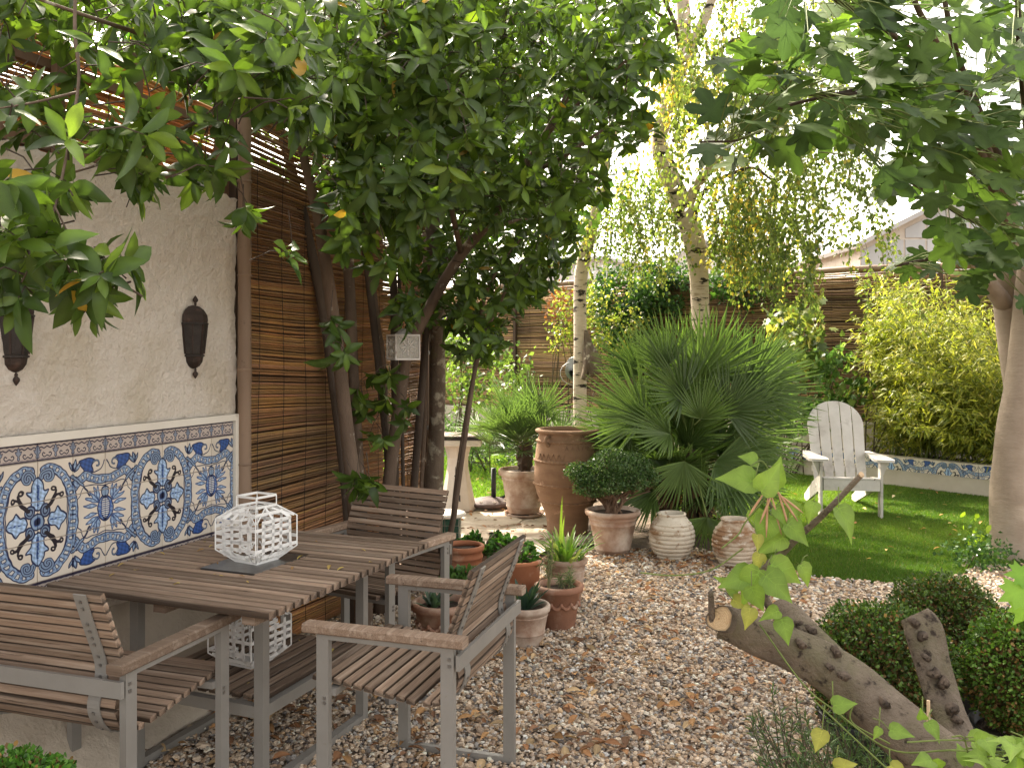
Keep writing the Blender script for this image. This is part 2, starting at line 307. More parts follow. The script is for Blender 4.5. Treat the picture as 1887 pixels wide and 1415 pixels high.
# ------------------------------------------------------------------ painted tile pattern (one repeat drawn with numpy)
def azulejo():
    TW, TH = 216, 200
    W, Hh = TW*4, TH*3
    gx, gy = np.meshgrid((np.arange(W)+.5)/TW, (np.arange(Hh)+.5)/TH)
    # warp a little so that the brush line is not perfect
    wob = .012*np.sin(gx*9+gy*5)+.008*np.sin(gx*23-gy*17)
    X = np.abs(((gx+2) % 4)-2)+wob; Yc = np.abs(gy-1.5)+.010*np.sin(gx*15+gy*11)
    sgn = np.where(gy > 1.5, 1, -1)
    cream = np.array([.70, .62, .53]); navy = np.array([.013, .02, .07]); blue = np.array([.035, .085, .27]); lb = np.array([.24, .33, .47]); wht = np.array([.62, .6, .56])
    img = np.tile(cream, (Hh, W, 1))
    img *= (1+.03*np.sin(gx*3.1+np.floor(gy)*2))[..., None]
    def seg_d(P, X=X, Y=Yc, closed=False):
        P = np.array(P, float); d = np.full(X.shape, 9.0); s_at = np.zeros(X.shape); acc = 0
        Q = list(zip(P[:-1], P[1:]))+([(P[-1], P[0])] if closed else [])
        for a, b in Q:
            ab = b-a; l2 = (ab**2).sum()+1e-12
            tt = np.clip(((X-a[0])*ab[0]+(Y-a[1])*ab[1])/l2, 0, 1)
            dd = np.hypot(X-a[0]-tt*ab[0], Y-a[1]-tt*ab[1]); m = dd < d
            d = np.where(m, dd, d); s_at = np.where(m, acc+tt*math.sqrt(l2), s_at); acc += math.sqrt(l2)
        return d, s_at
    def paint(mask, c, k=1.0):
        m = np.clip(mask, 0, 1)[..., None]*k; img[:] = img*(1-m)+np.array(c)*m
    def aa(d, r): return np.clip((r-d)*TW+.5, 0, 1)
    def cr(P, n=8): return smooth_path([(a, b, 0) for a, b in P], n)[:, :2]
    tone = (.5+.5*np.sin(gx*37+gy*21)*np.sin(gx*11-gy*31))
    # horn of the cartouche
    def poly(P, c, out=navy, ow=.016, shade=True):
        P = cr(P+[P[0]], 6); ins = in_poly(X, Yc, [tuple(p) for p in P]); d, _ = seg_d(P)
        base = np.array(c)[None, None]*np.ones(img.shape)
        if shade: base = base*(1+.8*(tone[..., None]-.4))
        m = ins[..., None]*1.0; img[:] = img*(1-m)+base*m; paint(aa(d, ow), out)
    poly([(1.32, .93), (1.30, 1.12), (1.16, 1.33), (1.38, 1.42), (1.66, 1.36), (1.58, 1.2), (1.62, 1.02)], blue)
    t = np.linspace(0, 4.6, 22); sp = [(1.74-.11*math.exp(-.28*a)*math.cos(a+.4)*1.2, 1.22+.13*math.exp(-.28*a)*math.sin(a+.4)*1.2) for a in t]
    d, _ = seg_d(sp); paint(aa(d, .028), navy); paint(aa(d, .008), lb)
    d, _ = seg_d(cr([(1.55, 1.06), (1.66, 1.02), (1.82, 1.06), (1.93, 1.2), (1.98, 1.3)])); paint(aa(d, .016), navy)
    def band(P, wd, ph=0.0, sq=.17):
        P = cr(P, 8); d, s = seg_d(P)
        paint(aa(d, wd), navy); paint(aa(d, wd-.028), lb*1.0)
        paint(aa(d, wd-.028)*(tone > .62), lb*1.5, .6); paint(aa(d, wd-.028)*(tone < .3), blue, .6)
        q = ((s+ph) % sq)/sq
        paint(aa(d, wd*.48)*(q < .52), navy); paint(aa(d, wd*.36)*((q > .1) & (q < .40)), wht)
        return d
    # cartouche
    d, _ = seg_d(cr([(1.02, .30), (1.2, .44), (1.34, .66), (1.62, .66), (2.05, .6)])); paint(aa(d, .014), navy)
    d, _ = seg_d(cr([(1.13, .0), (1.13, .38)])); paint(aa(d, .014), navy)
    d, _ = seg_d([(1.08, .95), (1.5, .42)]); paint(aa(d, .025), navy*.8)
    d, _ = seg_d([(1.0, .8), (1.2, .98)]); paint(aa(d, .03), navy)
    band([(1.0, .66), (1.18, .84), (1.36, .95), (1.6, .86), (1.8, .80), (2.05, .79)], .13)
    d, _ = seg_d([(.98, .98), (1.28, .7)]); paint(aa(d, .045), navy); paint(aa(d, .02), lb)
    # medallion
    d, _ = seg_d(cr([(.0, 1.02), (.1, .98), (.35, 1.13), (.6, 1.0), (.76, .7), (.84, .35), (.84, 0)])); paint(aa(d, .012)*(Yc < 1.14)*(X > .3), navy)
    t = np.linspace(0, 2.2*math.pi, 30)
    spi = [(.27+(.035+.021*a)*math.cos(a+2.6), 1.10+(.035+.021*a)*math.sin(a+2.6)*1.0) for a in t][::-1]
    dm = band([(1.0, 0), (1.0, .3), (.93, .65), (.78, .98), (.55, 1.22), (.36, 1.30), (.18, 1.28)], .135, .08, .2)
    d, _ = seg_d(spi); paint(aa(d, .075), navy); paint(aa(d, .052), lb*.9); paint(aa(d, .012), navy)
    # small buds between
    for (a, b), (c_, e) in (((1.02, 1.1), (.9, 1.38)), ((1.02, 1.1), (1.06, 1.42)), ((1.02, 1.1), (1.2, 1.32))):
        poly([(a, b), ((a+c_)/2+.05, (b+e)/2-.02), (c_, e), ((a+c_)/2-.05, (b+e)/2+.02)], lb)
    # flower
    for P in ([(0, .28), (.15, .38), (.17, .56), (.30, .74), (.17, .76), (.14, .92), (0, 1.1), (-.1, .92), (-.12, .7), (-.12, .4)],
              [(.26, 0), (.34, .16), (.48, .18), (.58, .31), (.66, .18), (.76, .12), (.83, 0), (.8, -.1), (.6, -.2), (.34, -.12)]):
        poly(P, lb*1.35, navy, .02)
    d, _ = seg_d([(0, .4), (0, .9)]); paint(aa(d, .02)*(tone > .4), blue)
    d, _ = seg_d([(.35, 0), (.75, 0)]); paint(aa(d, .02)*(tone > .4), blue)
    e = np.hypot((X-.2)/.13, (Yc-.27)/.16); paint((e < 1)*1.0, lb*.8); paint((np.abs(e-1) < .14)*1.0, navy); paint((np.abs(e-.55) < .12)*1.0, navy)
    d, _ = seg_d(cr([(.24, .32), (.40, .46), (.5, .58)])); paint(aa(d, .058), [.018, .013, .02])
    for cx_, cy_ in ((.44, .76), (.66, .58)):
        d, _ = seg_d(cr([(.47, .56), ((.47+cx_)/2+.05, (.56+cy_)/2+.03), (cx_, cy_)])); paint(aa(d, .036), [.018, .013, .02])
        e = np.hypot(X-cx_, Yc-cy_); paint(aa(e, .075), [.018, .013, .02]); paint(aa(e, .022), cream)
    e = np.hypot(X/.17, Yc/.2); paint((e < 1)*1.0, lb); paint((np.abs(e-1) < .1)*1.0, navy); paint((e < .55)*1.0, navy*.6); paint((np.abs(e-.5) < .06)*1.0, blue)
    # pomegranate with four leafy sprigs
    for bx, by, ang in ((1.78, .2, 1.9), (1.78, .2, 2.3), (1.76, .2, 2.75), (1.8, .25, 1.65), (1.74, .1, 3.0)):
        L_ = .42 if ang != 1.65 else .36; dx, dy = math.cos(ang), math.sin(ang); nx, ny = -dy, dx
        poly([(bx, by), (bx+dx*L_*.4+nx*.05, by+dy*L_*.4+ny*.05), (bx+dx*L_, by+dy*L_), (bx+dx*L_*.4-nx*.05, by+dy*L_*.4-ny*.05)], lb*1.1, blue*.7, .013)
    e = np.hypot((X-2)/.24, (Yc)/.34); paint((e < 1)*1.0, blue*1.4); paint((e < 1)*(tone > .55), lb, .8); paint((np.abs(e-1) < .07)*1.0, navy)
    e = np.hypot((X-2)/.12, (Yc)/.3); paint((e < 1)*1.0, wht); paint(((e < 1) & (((gy*17) % 1) < .4))*1.0, blue); paint((np.abs(e-1) < .08)*1.0, navy)
    e = np.hypot((X-2)/.1, (gy-1.95)/.12); paint((e < 1)*1.0, lb); paint((np.abs(e-1) < .16)*1.0, navy)
    main = img.copy()
    # border tile: one tile wide
    W2, H2 = 220, 96
    x, y = np.meshgrid((np.arange(W2)+.5)/W2, (np.arange(H2)+.5)/H2)
    asp = .436
    U = np.abs(((x*2+.5) % 1)-.5)/2; V = y*asp+.004*np.sin(x*40)
    im = np.tile(np.array([.5, .43, .385]), (H2, W2, 1)); img = im
    def pt(m, c): 
        m = np.clip(m, 0, 1)[..., None]*1.0; im[:] = im*(1-m)+np.array(c)*m
    dk = np.array([.035, .03, .06]); gb = np.array([.22, .26, .34])
    pt((V < .035)*1.0, dk); pt((V > asp-.045)*1.0, dk); pt((np.abs(V-.055) < .004)*1.0, dk)
    for P, r in (([(0, .3), (.08, .33), (.16, .3), (.25, .34)], .016), ([(.25, .12), (.17, .09), (.12, .14), (.15, .19), (.19, .17)], .014)):
        P = cr(P, 6); d, _ = seg_d(P, U, V); pt(aa2 := np.clip((r-d)*W2+.5, 0, 1), dk)
    PP = cr([(0, .06), (.03, .09), (.02, .16), (.06, .2), (.085, .27), (.045, .26), (.035, .31), (0, .37), (-.03, .3), (-.05, .2), (-.03, .1), (0, .06)], 6)
    ins = in_poly(U, V, [tuple(p) for p in PP]); pt(ins*1.0, gb); d, _ = seg_d(PP, U, V); pt(np.clip((.009-d)*W2+.5, 0, 1), dk)
    return main, im
def to_image(name, arr):
    h, w_ = arr.shape[:2]; a = np.clip(arr, 0, 1); a = np.where(a < .0031308, a*12.92, 1.055*a**(1/2.4)-.055)
    im = bpy.data.images.new(name, w_, h, alpha=False)
    px = np.ones((h, w_, 4), np.float32); px[..., :3] = a; im.pixels.foreach_set(px.ravel()); im.update(); im.pack(); return im
def tile_mat(name, image):
    m, t, out, N = nodes(name); L = t.links.new
    uv = N('UVMap'); tx = N('TexImage'); tx.image = image; L(uv.outputs[0], tx.inputs[0])
    tc = N('TexCoord'); no = N('TexNoise'); no.inputs['Scale'].default_value = 9; L(tc.outputs['Object'], no.inputs['Vector'])
    mr = N('MapRange'); mr.inputs['To Min'].default_value = .86; mr.inputs['To Max'].default_value = 1.1; L(no.outputs['Fac'], mr.inputs['Value'])
    oi = N('ObjectInfo'); m2 = N('MapRange'); m2.inputs['To Min'].default_value = .94; m2.inputs['To Max'].default_value = 1.05; L(oi.outputs['Random'], m2.inputs['Value'])
    mu = N('Math', operation='MULTIPLY'); L(mr.outputs[0], mu.inputs[0]); L(m2.outputs[0], mu.inputs[1])
    vm = N('VectorMath', operation='SCALE'); L(tx.outputs[0], vm.inputs[0]); L(mu.outputs[0], vm.inputs['Scale'])
    p = N('BsdfPrincipled'); L(vm.outputs[0], p.inputs['Base Color']); p.inputs['Roughness'].default_value = .32; p.inputs['Specular IOR Level'].default_value = .45
    b = N('Bump'); b.inputs['Strength'].default_value = .12; b.inputs['Distance'].default_value = .004; L(no.outputs['Fac'], b.inputs['Height']); L(b.outputs[0], p.inputs['Normal'])
    L(p.outputs[0], out.inputs[0]); return m
az_main, az_border = azulejo()
M_['tile'] = tile_mat('painted_tile', to_image('tile_pattern', az_main))
M_['tile_border'] = tile_mat('painted_border_tile', to_image('border_pattern', az_border))

# ------------------------------------------------------------------ ground
def sheet(name, poly, z, mat, sub=False):
    mb = MB(); mb.add([(p[0], p[1], z) for p in poly], [tuple(range(len(poly)))])
    return mb.build(name, mat, kind='structure')
sheet('ground', [(-60, -30), (60, -30), (60, 90), (-60, 90)], -.03, M_['earth'])
lawn_edge = [gp(*p)[:2] for p in ((1405, 1044), (1470, 1057), (1560, 1070), (1650, 1074), (1725, 1073), (1775, 1056), (1805, 1038), (1850, 1042), (1887, 1040))]
LAWN = [tuple(p) for p in lawn_edge]+[(6.5, 6.2), (6.6, 7.2), (4.99, 8.97), (4.29, 9.81), (3.67, 10.55), (2.6, 11.8), (1.9, 11.2), (1.2, 9.2)]
LAWN2 = [tuple(gp(*p)[:2]) for p in ((790, 932), (870, 930), (930, 912), (1000, 895), (1060, 880), (1120, 868))]+[(1.6, 13.0), (-2.6, 14.8), (-2.3, 9.5)]
GRAVEL = [(-2.6, -.5), (2.2, -.5), (1.9, 3.0), (2.4, 4.2), (6.4, 4.2), (6.4, 6.3)]+[tuple(p) for p in lawn_edge[::-1]]+[(1.2, 7.2), (.45, 6.6), (.15, 6.0), (-.1, 6.1), (-.6, 5.6), (-1.2, 4.6), (-1.95, 2.6)]
def flat(name, poly, z, mat):
    from mathutils.geometry import tessellate_polygon
    tr = tessellate_polygon([[Vector((p[0], p[1], 0)) for p in poly]])
    mb = MB(); mb.add([(p[0], p[1], z) for p in poly], [tuple(t) for t in tr]); return mb.build(name, mat, kind='structure')
flat('gravel_bed', GRAVEL, -.012, M_['gravel_base'])
flat('lawn', LAWN, -.004, M_['turf_base'])
flat('back_lawn', LAWN2, -.004, M_['turf_base'])
PAVE = [tuple(gp(*p)[:2]) for p in ((835, 1010), (960, 1040), (1010, 1010), (1090, 1000), (1130, 965), (1080, 925), (985, 905), (930, 922), (870, 936), (790, 940), (780, 985))]
pave = flat('paving', PAVE, -.006, M_['sand'])
for k, (px, py, r) in enumerate(((900, 960, .33), (965, 985, .3), (1010, 965, .28), (860, 985, .28), (930, 1012, .25), (990, 935, .3), (1060, 990, .24))):
    c = gp(px, py); th = np.linspace(0, 2*np.pi, 9, endpoint=False)+rng.uniform(0, 1)
    rr = r*rng.uniform(.75, 1.1, 9); top = [(c[0]+a*math.cos(t), c[1]+a*.8*math.sin(t), .012) for a, t in zip(rr, th)]
    bot = [(c[0]+a*1.03*math.cos(t), c[1]+a*.83*math.sin(t), -.02) for a, t in zip(rr, th)]
    mb = MB(); mb.add(top+bot, [tuple(range(9))]+[(i, (i+1) % 9, 9+(i+1) % 9, 9+i) for i in range(9)]); mb.build('paving_stone', M_['sand'], pave)

# pebbles
def pebbles():
    u = np.linspace(0, 2*np.pi, 5, endpoint=False)
    V = [(math.cos(a), math.sin(a), -.1) for a in u]+[(.7*math.cos(a+.35), .7*math.sin(a+.35), .66) for a in u]
    T = [(5, 6, 7), (5, 7, 8), (5, 8, 9)]
    for i in range(5):
        j = (i+1) % 5; T += [(i, j, 5+j), (i, 5+j, 5+i)]
    bV = np.array(V); bT = np.array(T)
    pal = np.array([(.58, .46, .345), (.50, .385, .28), (.40, .275, .18), (.64, .55, .455), (.32, .24, .18), (.2, .18, .165), (.36, .33, .305), (.46, .31, .18), (.68, .61, .54), (.15, .135, .13)])
    wts = np.array([.19, .18, .12, .14, .1, .07, .06, .06, .05, .03])
    bands = [((-2.4, 1.6, 2.6, 3.4), 5200, .0092), ((-1.6, 3.4, 3.2, 4.8), 4400, .0098), ((-1.2, 4.8, 4.9, 6.6), 3000, .0120)]
    mb = MB()
    for (x0, y0, x1, y1), dens, r in bands:
        n = int((x1-x0)*(y1-y0)*dens)
        for layer in range(2):
            N_ = n if layer == 0 else int(n*.45)
            P = np.stack([rng.uniform(x0, x1, N_), rng.uniform(y0, y1, N_)], 1)
            k = in_poly(P[:, 0], P[:, 1], GRAVEL) & (np.abs(P[:, 0]) < P[:, 1]*.64+.15); P = P[k]; N_ = len(P)
            R = frames(nrm(np.c_[rng.normal(size=(N_, 2)), rng.normal(size=N_)*.25]), np.c_[rng.normal(size=(N_, 2))*.3, np.ones(N_)])
            S = r*rng.lognormal(0, .3, (N_, 1))*np.stack([rng.uniform(.55, .9, N_), rng.uniform(.85, 1.25, N_), rng.uniform(.4, .8, N_)], 1)
            z = rng.uniform(-.010, .002, N_) if layer == 0 else rng.uniform(.004, .014, N_)
            c = np.minimum(pal[rng.choice(len(pal), N_, p=wts)]*rng.uniform(1.0, 1.5, (N_, 1))*np.array([.98, 1.0, 1.02]), .82)
            mb.inst(bV, bT, np.ones((10, 3)), R*S[:, None, :], np.c_[P, z], c)
    mb.build('gravel_pebbles', M_['pebble'], smooth=False, kind='stuff', label='mixed cream, tan and grey rounded gravel covering the seating area', cat='gravel')
pebbles()

# grass
def grass(name, poly, n, hgt, col1, col2, label, boost=1.0, width=.0022):
    P = sample_poly(poly, n); vis = np.abs(P[:, 0]) < P[:, 1]*.62+.2; P = P[vis]
    keep = rng.uniform(size=len(P)) < np.clip((7.0/P[:, 1])**1.2, 0, 1); P = P[keep]; N_ = len(P)
    sc = (P[:, 1]/6)
    h = hgt*rng.uniform(.6, 1.2, N_); lean = rng.normal(0, .5, (N_, 2))*h[:, None]; a = rng.uniform(0, np.pi, N_)
    wd = width*sc*rng.uniform(.8, 1.4, N_); dx = np.c_[np.cos(a), np.sin(a), np.zeros(N_)]*wd[:, None]
    B = np.c_[P, np.full(N_, -.006)]; tip = B+np.c_[lean, h]
    V = np.stack([B-dx, B+dx, tip], 1).reshape(-1, 3); T = np.arange(N_*3).reshape(-1, 3)
    patch = .5+.5*np.sin(P[:, 0]*2.3+np.sin(P[:, 1]*1.7)*2)
    c = np.array(col1)*(1-patch[:, None])+np.array(col2)*patch[:, None]; c = c*rng.uniform(.7, 1.3, (N_, 1))
    dry = rng.uniform(size=N_) < .05; c[dry] = np.array((.3, .26, .1))*rng.uniform(.6, 1.1, (dry.sum(), 1))
    mb = MB(); mb.V = [V]; mb.T = [T]; mb.Cc = [np.repeat(c, 3, 0)]; mb.U = [np.zeros((len(V), 2))]; mb.n = len(V)
    mb.build(name, M_['grass'], kind='stuff', label=label, cat='grass')
grass('lawn_grass', LAWN, 420000, .026, (.08, .155, .02), (.15, .24, .035), 'short dense green turf around the white garden chair')
grass('back_lawn_grass', LAWN2, 130000, .035, (.12, .22, .025), (.18, .28, .04), 'bright sunlit grass behind the white pedestal table', width=.003)

# ------------------------------------------------------------------ white wall with tile panel
WD = np.array([.3502, .9367, 0]); WN = np.array([.9367, -.3502, 0]); W0 = np.array([-1.677, 3.0447, 0])
def wp(s, n, z): return W0+WD*s+WN*n+np.array([0, 0, z])
RW = np.stack([WD, -WN, np.array([0, 0, 1.])], 1)    # local x along wall, y into wall
wall = thing('stucco_wall', wp(-1, -.1, 0), 'rough cream stucco garden wall behind the wooden table', 'wall')
mb = MB()
# displaced front face grid + sides
ns, nz = 150, 80
ss = np.linspace(-3.2, 1.10, ns); zz = np.linspace(0, 2.23, nz)
G = np.zeros((nz, ns, 3))
for i, z in enumerate(zz):
    for j, s in enumerate(ss):
        nn = .006*math.sin(s*3.1+z*2)+.005*math.sin(z*5.3+s*1.2)+rng.normal(0, .0012)
        s_ = s-(rng.uniform(0, .018) if j == ns-1 else 0); zt = z-(rng.uniform(0, .02) if i == nz-1 else 0)
        if .60 < z < 1.23: nn = -.004
        G[i, j] = wp(s_, nn, zt)
Q = [(i*ns+j, i*ns+j+1, (i+1)*ns+j+1, (i+1)*ns+j) for i in range(nz-1) for j in range(ns-1)]
mb.add(G.reshape(-1, 3), Q)
edge = [G[i, -1] for i in range(nz)]; back = [e-WN*.2 for e in edge]
mb.add(edge+back, [(i, nz+i, nz+i+1, i+1) for i in range(nz-1)])
edge = [G[-1, j] for j in range(ns)]; back = [e-WN*.2 for e in edge]
mb.add(edge+back, [(i, i+1, ns+i+1, ns+i) for i in range(ns-1)])
mb.build('wall_face', M_['stucco'], wall, world=True, smooth=True)
# bulging plastered footing
ns, nz = 90, 8; G = []
prof = [(.22, .0), (.2, .07), (.15, .13), (.135, .2), (.09, .27), (.06, .36), (.03, .45), (.004, .52)]
for k, (n_, z_) in enumerate(prof):
    for j, s in enumerate(np.linspace(-3.2, 1.1, ns)):
        q = .03*math.sin(s*4.2+k*.4)+.02*math.sin(s*9.7+k)+.012*math.sin(s*23+k*2)
        G.append(wp(s, max(n_+q*(1-k/8.0), .003), z_+.015*math.sin(s*6+k)*(k > 0)))
mb = MB(); mb.add(G, [(i*ns+j, i*ns+j+1, (i+1)*ns+j+1, (i+1)*ns+j) for i in range(nz-1) for j in range(ns-1)])
mb.build('footing', M_['footing'], wall, smooth=True, world=True)
panel = thing('tile_panel', wp(-.5, .01, .9), 'blue and white painted tile panel with floral medallions on the stucco wall', 'tile panel')
TWd, THt = .1502, .141; Z0 = .697
mb = MB()
mb.box(wp(-1.07, .006, (.60+1.216)/2), (4.17, .012, 1.216-.60), RW); mb.build('backing', M_['grout'], panel, world=True)
mb = MB(); mb.box(wp(-1.055, .016, 1.201), (4.29, .032, .03), RW); mb.box(wp(1.0705, .016, .893), (.035, .0315, .586), RW); mb.box(wp(-1.055, .016, .615), (4.29, .032, .03), RW)
mb.build('frame', M_['white_frame'], panel, world=True)
def tile_mesh(nm, w_, h_, u0, u1, v0, v1, mat, th=.006):
    V = [(-w_/2, 0, -h_/2), (w_/2, 0, -h_/2), (w_/2, 0, h_/2), (-w_/2, 0, h_/2)]
    V2 = [(x*.985, -th, z*.985) for x, y, z in V]
    mb = MB(); uv = [(u0, v0), (u1, v0), (u1, v1), (u0, v1)]*2
    mb.add(V+V2, [(4, 5, 6, 7), (0, 1, 5, 4), (1, 2, 6, 5), (2, 3, 7, 6), (3, 0, 4, 7)], uv=uv); return mb.mesh(nm, mat, uv=True)
tm = {(i, j): tile_mesh('tile', TWd-.0028, THt-.0028, i/4, (i+1)/4, j/3, (j+1)/3, M_['tile']) for i in range(4) for j in range(3)}
bm_ = tile_mesh('border_tile', TWd-.0015, .064, 0, 1, 0, 1, M_['tile_border'])
def Mw(s, n, z, jit=0.0):
    R = Matrix(RW.tolist()).to_4x4(); p = wp(s, n+rng.uniform(-1, 1)*jit, z)
    return Matrix.Translation(p)@R@Matrix.Rotation(rng.uniform(-1, 1)*.004, 4, 'X')@Matrix.Rotation(rng.uniform(-1, 1)*.004, 4, 'Z')
def put_child(name, me, parent, Mx, **kw):
    o = bpy.data.objects.new(name, me); C.objects.link(o); o.parent = parent; o.matrix_parent_inverse = Matrix.Translation(-parent.location)
    o.matrix_basis = Mx; tag(o, **kw); return o
for k in range(-12, 7):
    s = (k+.5)*TWd
    for j in range(3): put_child('tile', tm[(k % 4, j)], panel, Mw(s, .012, Z0+(j+.5)*THt, .001))
    put_child('border_tile', bm_, panel, Mw(s, .012, Z0+3*THt+.033, .001))
    put_child('border_tile', bm_, panel, Mw(s, .012, Z0-.034, .001))

# wall lanterns
def wall_lantern(s, z, label):
    p = wp(s, 0, z); t = thing('wall_lantern', p, label, 'wall lantern', 'half lanterns on the stucco wall', math.atan2(WD[1], WD[0]))
    def half(prof, nm, mat, seg=4):
        mb = MB(); A = [math.pi+math.pi*k/seg for k in range(seg+1)]; V = []
        for r, zz_ in prof:
            for a in A: V.append((r*math.cos(a), r*math.sin(a)*.8, zz_))
        n = seg+1; mb.add(V, [(i*n+j, i*n+j+1, (i+1)*n+j+1, (i+1)*n+j) for i in range(len(prof)-1) for j in range(seg)]); return mb.build(nm, mat, t)
    half([(.0, .128), (.03, .122), (.05, .108), (.066, .085), (.069, .062), (.067, .052)], 'hood', M_['rust'])
    half([(.067, .052), (.072, .05), (.072, .044), (.064, .042), (.05, -.082), (.048, -.088), (.054, -.09), (.054, -.096), (.047, -.098)], 'body', M_['rust_mesh'])
    half([(.047, -.098), (.043, -.12), (.03, -.138), (.012, -.148), (0, -.15)], 'base', M_['rust'])
    mb = MB()
    for k in range(5):
        a = math.pi+math.pi*k/4
        mb.bar((.0665*math.cos(a), .0665*math.sin(a)*.8, .045), (.051*math.cos(a), .051*math.sin(a)*.8, -.085), .006, .006)
    mb.build('rib', M_['rust'], t)
    for z0, sg, nm in ((.125, 1, 'top_finial'), (-.148, -1, 'bottom_finial')):
        mb = MB(); mb.lathe([(.003, z0), (.006, z0+sg*.008), (.004, z0+sg*.012), (.011, z0+sg*.02), (.012, z0+sg*.028), (.006, z0+sg*.038), (0, z0+sg*.046)], (0, -.012, 0), 10); mb.build(nm, M_['rust'], t, smooth=True)
    return t
Yl = 2.8154/((CX-356)/F+.3739); wall_lantern((Yl-W0[1])/WD[1], 1.58, 'dark rusty wall lantern beside the bamboo pole, fully in view')
Yl = 2.8154/((CX-25)/F+.3739); wall_lantern((Yl-W0[1])/WD[1], 1.58, 'dark wall lantern at the left, half hidden by laurel leaves')

# ------------------------------------------------------------------ reed screens
def reeds(P0, P1, z0, z1, pitch, r, colf, nrmv, jit=.5, nseg=3, seg=6, gaps=.02, sag=0.0, wires=7, mat='reed', wmat='wire'):
    P0 = np.array(P0, float); P1 = np.array(P1, float); Ln = np.linalg.norm(P1-P0); d = (P1-P0)/Ln; mb = MB(); z = z0; nn = np.array(nrmv)
    while z < z1:
        s = -rng.uniform(0, .05)
        while s < Ln:
            e = min(s+rng.uniform(.7, 1.9), Ln+rng.uniform(-.03, .02)); k = nseg+1
            t = np.linspace(s, e, k); rr = r*rng.uniform(.75, 1.15)
            zz_ = z+rng.normal(0, pitch*.14)+np.cumsum(rng.normal(0, pitch*.10, k))-sag*np.sin(np.pi*np.clip(t/Ln, 0, 1))*(z-z0)/(z1-z0)+.012*np.sin(t*3.1+z*6)
            pts = P0+d*t[:, None]+nn*(rng.normal(0, .003, k)[:, None])+np.c_[np.zeros(k), np.zeros(k), zz_-0]
            c = colf(z)*rng.uniform(.6, 1.3)*np.array([1, rng.uniform(.88, 1.05), rng.uniform(.8, 1.1)])
            if rng.uniform() > gaps: mb.tube(pts, rr, seg, c, cap=False)
            if e >= Ln-.02: break
            s = e-.01
        z += pitch
    wb = MB()
    for k in range(wires):
        s = Ln*(k+.5)/wires; zs = np.arange(z0, z1, .06)
        pts = P0+d*(s+.01*np.sin(zs*5+k))[:, None]+nn*(r+.004)+np.c_[np.zeros(len(zs)), np.zeros(len(zs)), zs]
        wb.tube(pts, .0016, 3, (1, 1, 1), cap=False)
    return mb, wb
s_a, s_b = 1.165, 3.14
scr = thing('reed_screen', wp(s_a, 0, 0), 'tall brown reed screen beside the stucco wall behind the laurel trunks', 'reed screen', 'reed screens along the left side')
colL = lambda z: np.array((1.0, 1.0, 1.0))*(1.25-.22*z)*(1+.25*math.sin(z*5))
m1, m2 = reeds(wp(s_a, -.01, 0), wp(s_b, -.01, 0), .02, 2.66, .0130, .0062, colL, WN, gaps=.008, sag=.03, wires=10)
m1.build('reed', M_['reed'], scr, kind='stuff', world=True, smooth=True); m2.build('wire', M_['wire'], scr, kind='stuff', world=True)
mb = MB(); P = [wp(s_a-.06, .04, z) for z in np.linspace(0, 2.72, 30)]
mb.tube(P, [.031+(.003 if i % 6 == 3 else 0) for i in range(30)], 12, noise=.02); mb.build('bamboo_pole', M_['bamboo_pole'], scr, smooth=True, world=True)
for z in (.55, .98, 1.42, 1.86, 2.3):
    mb = MB(); mb.lathe([(.0325, -.006), (.036, 0), (.0325, .006)], wp(s_a-.06, .04, z), 14); mb.build('pole_node', M_['bamboo_pole'], scr, smooth=True, world=True)
mb = MB(); mb.box(wp(s_a-.055, -.02, 1.3), (.035, .04, 2.6), RW); mb.build('post', M_['dark_wood'], scr, world=True)
mb = MB(); mb.box(wp(s_b-.02, .015, 1.3), (.03, .04, 2.6), RW); mb.build('post', M_['dark_wood'], scr, world=True)
scr2 = thing('reed_screen', wp(0, -.1, 2.23), 'low reed screen standing on top of the stucco wall under laurel leaves', 'reed screen', 'reed screens along the left side')
m1, m2 = reeds(wp(-3.2, -.1, 0), wp(1.09, -.1, 0), 2.25, 2.66, .0125, .0063, lambda z: np.array((1.5, 1.35, 1.1)), WN, gaps=.015, wires=16)
m1.build('reed', M_['reed'], scr2, kind='stuff', world=True, smooth=True); m2.build('wire', M_['wire'], scr2, kind='stuff', world=True)
mb = MB(); mb.box(wp(-1.05, -.055, 2.262), (4.28, .03, .055), RW); mb.build('rail', M_['brown_wood'], scr2, world=True)
mb = MB(); mb.box(wp(-1.05, -.055, 2.55), (4.28, .025, .035), RW); mb.build('rail', M_['brown_wood'], scr2, world=True)
for s in (-1.4, -.75, .12, .5, 1.0):
    mb = MB(); mb.box(wp(s, -.02, 2.44), (.035, .03, .5), RW); mb.build('post', M_['brown_wood'], scr2, world=True)
nw = thing('screen_backing', wp(2.2, -.3, 0), 'dark backing added close behind the tall reed screen to darken its gaps', 'wall')  # unseen backing, added and raised to block sky through the reed gaps
mb = MB(); mb.box(wp(-.2, -.35, 1.225), (6.4, .15, 2.45), RW); mb.build('wall_body', M_['brown_wood'], nw, world=True)
# drainpipe at the far end of the screen
dp = thing('drainpipe', wp(s_b-.13, .06, 0), 'slim grey brown drainpipe at the far end of the reed screen', 'drainpipe')
mb = MB(); mb.tube([wp(s_b-.16, .06, z) for z in np.linspace(.8, 2.3, 8)], .022, 10); mb.build('pipe', M_['bamboo_pole'], dp, smooth=True, world=True)
for z in (1.0, 1.5, 2.0):
    mb = MB(); mb.lathe([(.024, -.014), (.028, 0), (.024, .014)], wp(s_b-.16, .06, z), 12); mb.build('bracket', M_['metal'], dp, world=True)

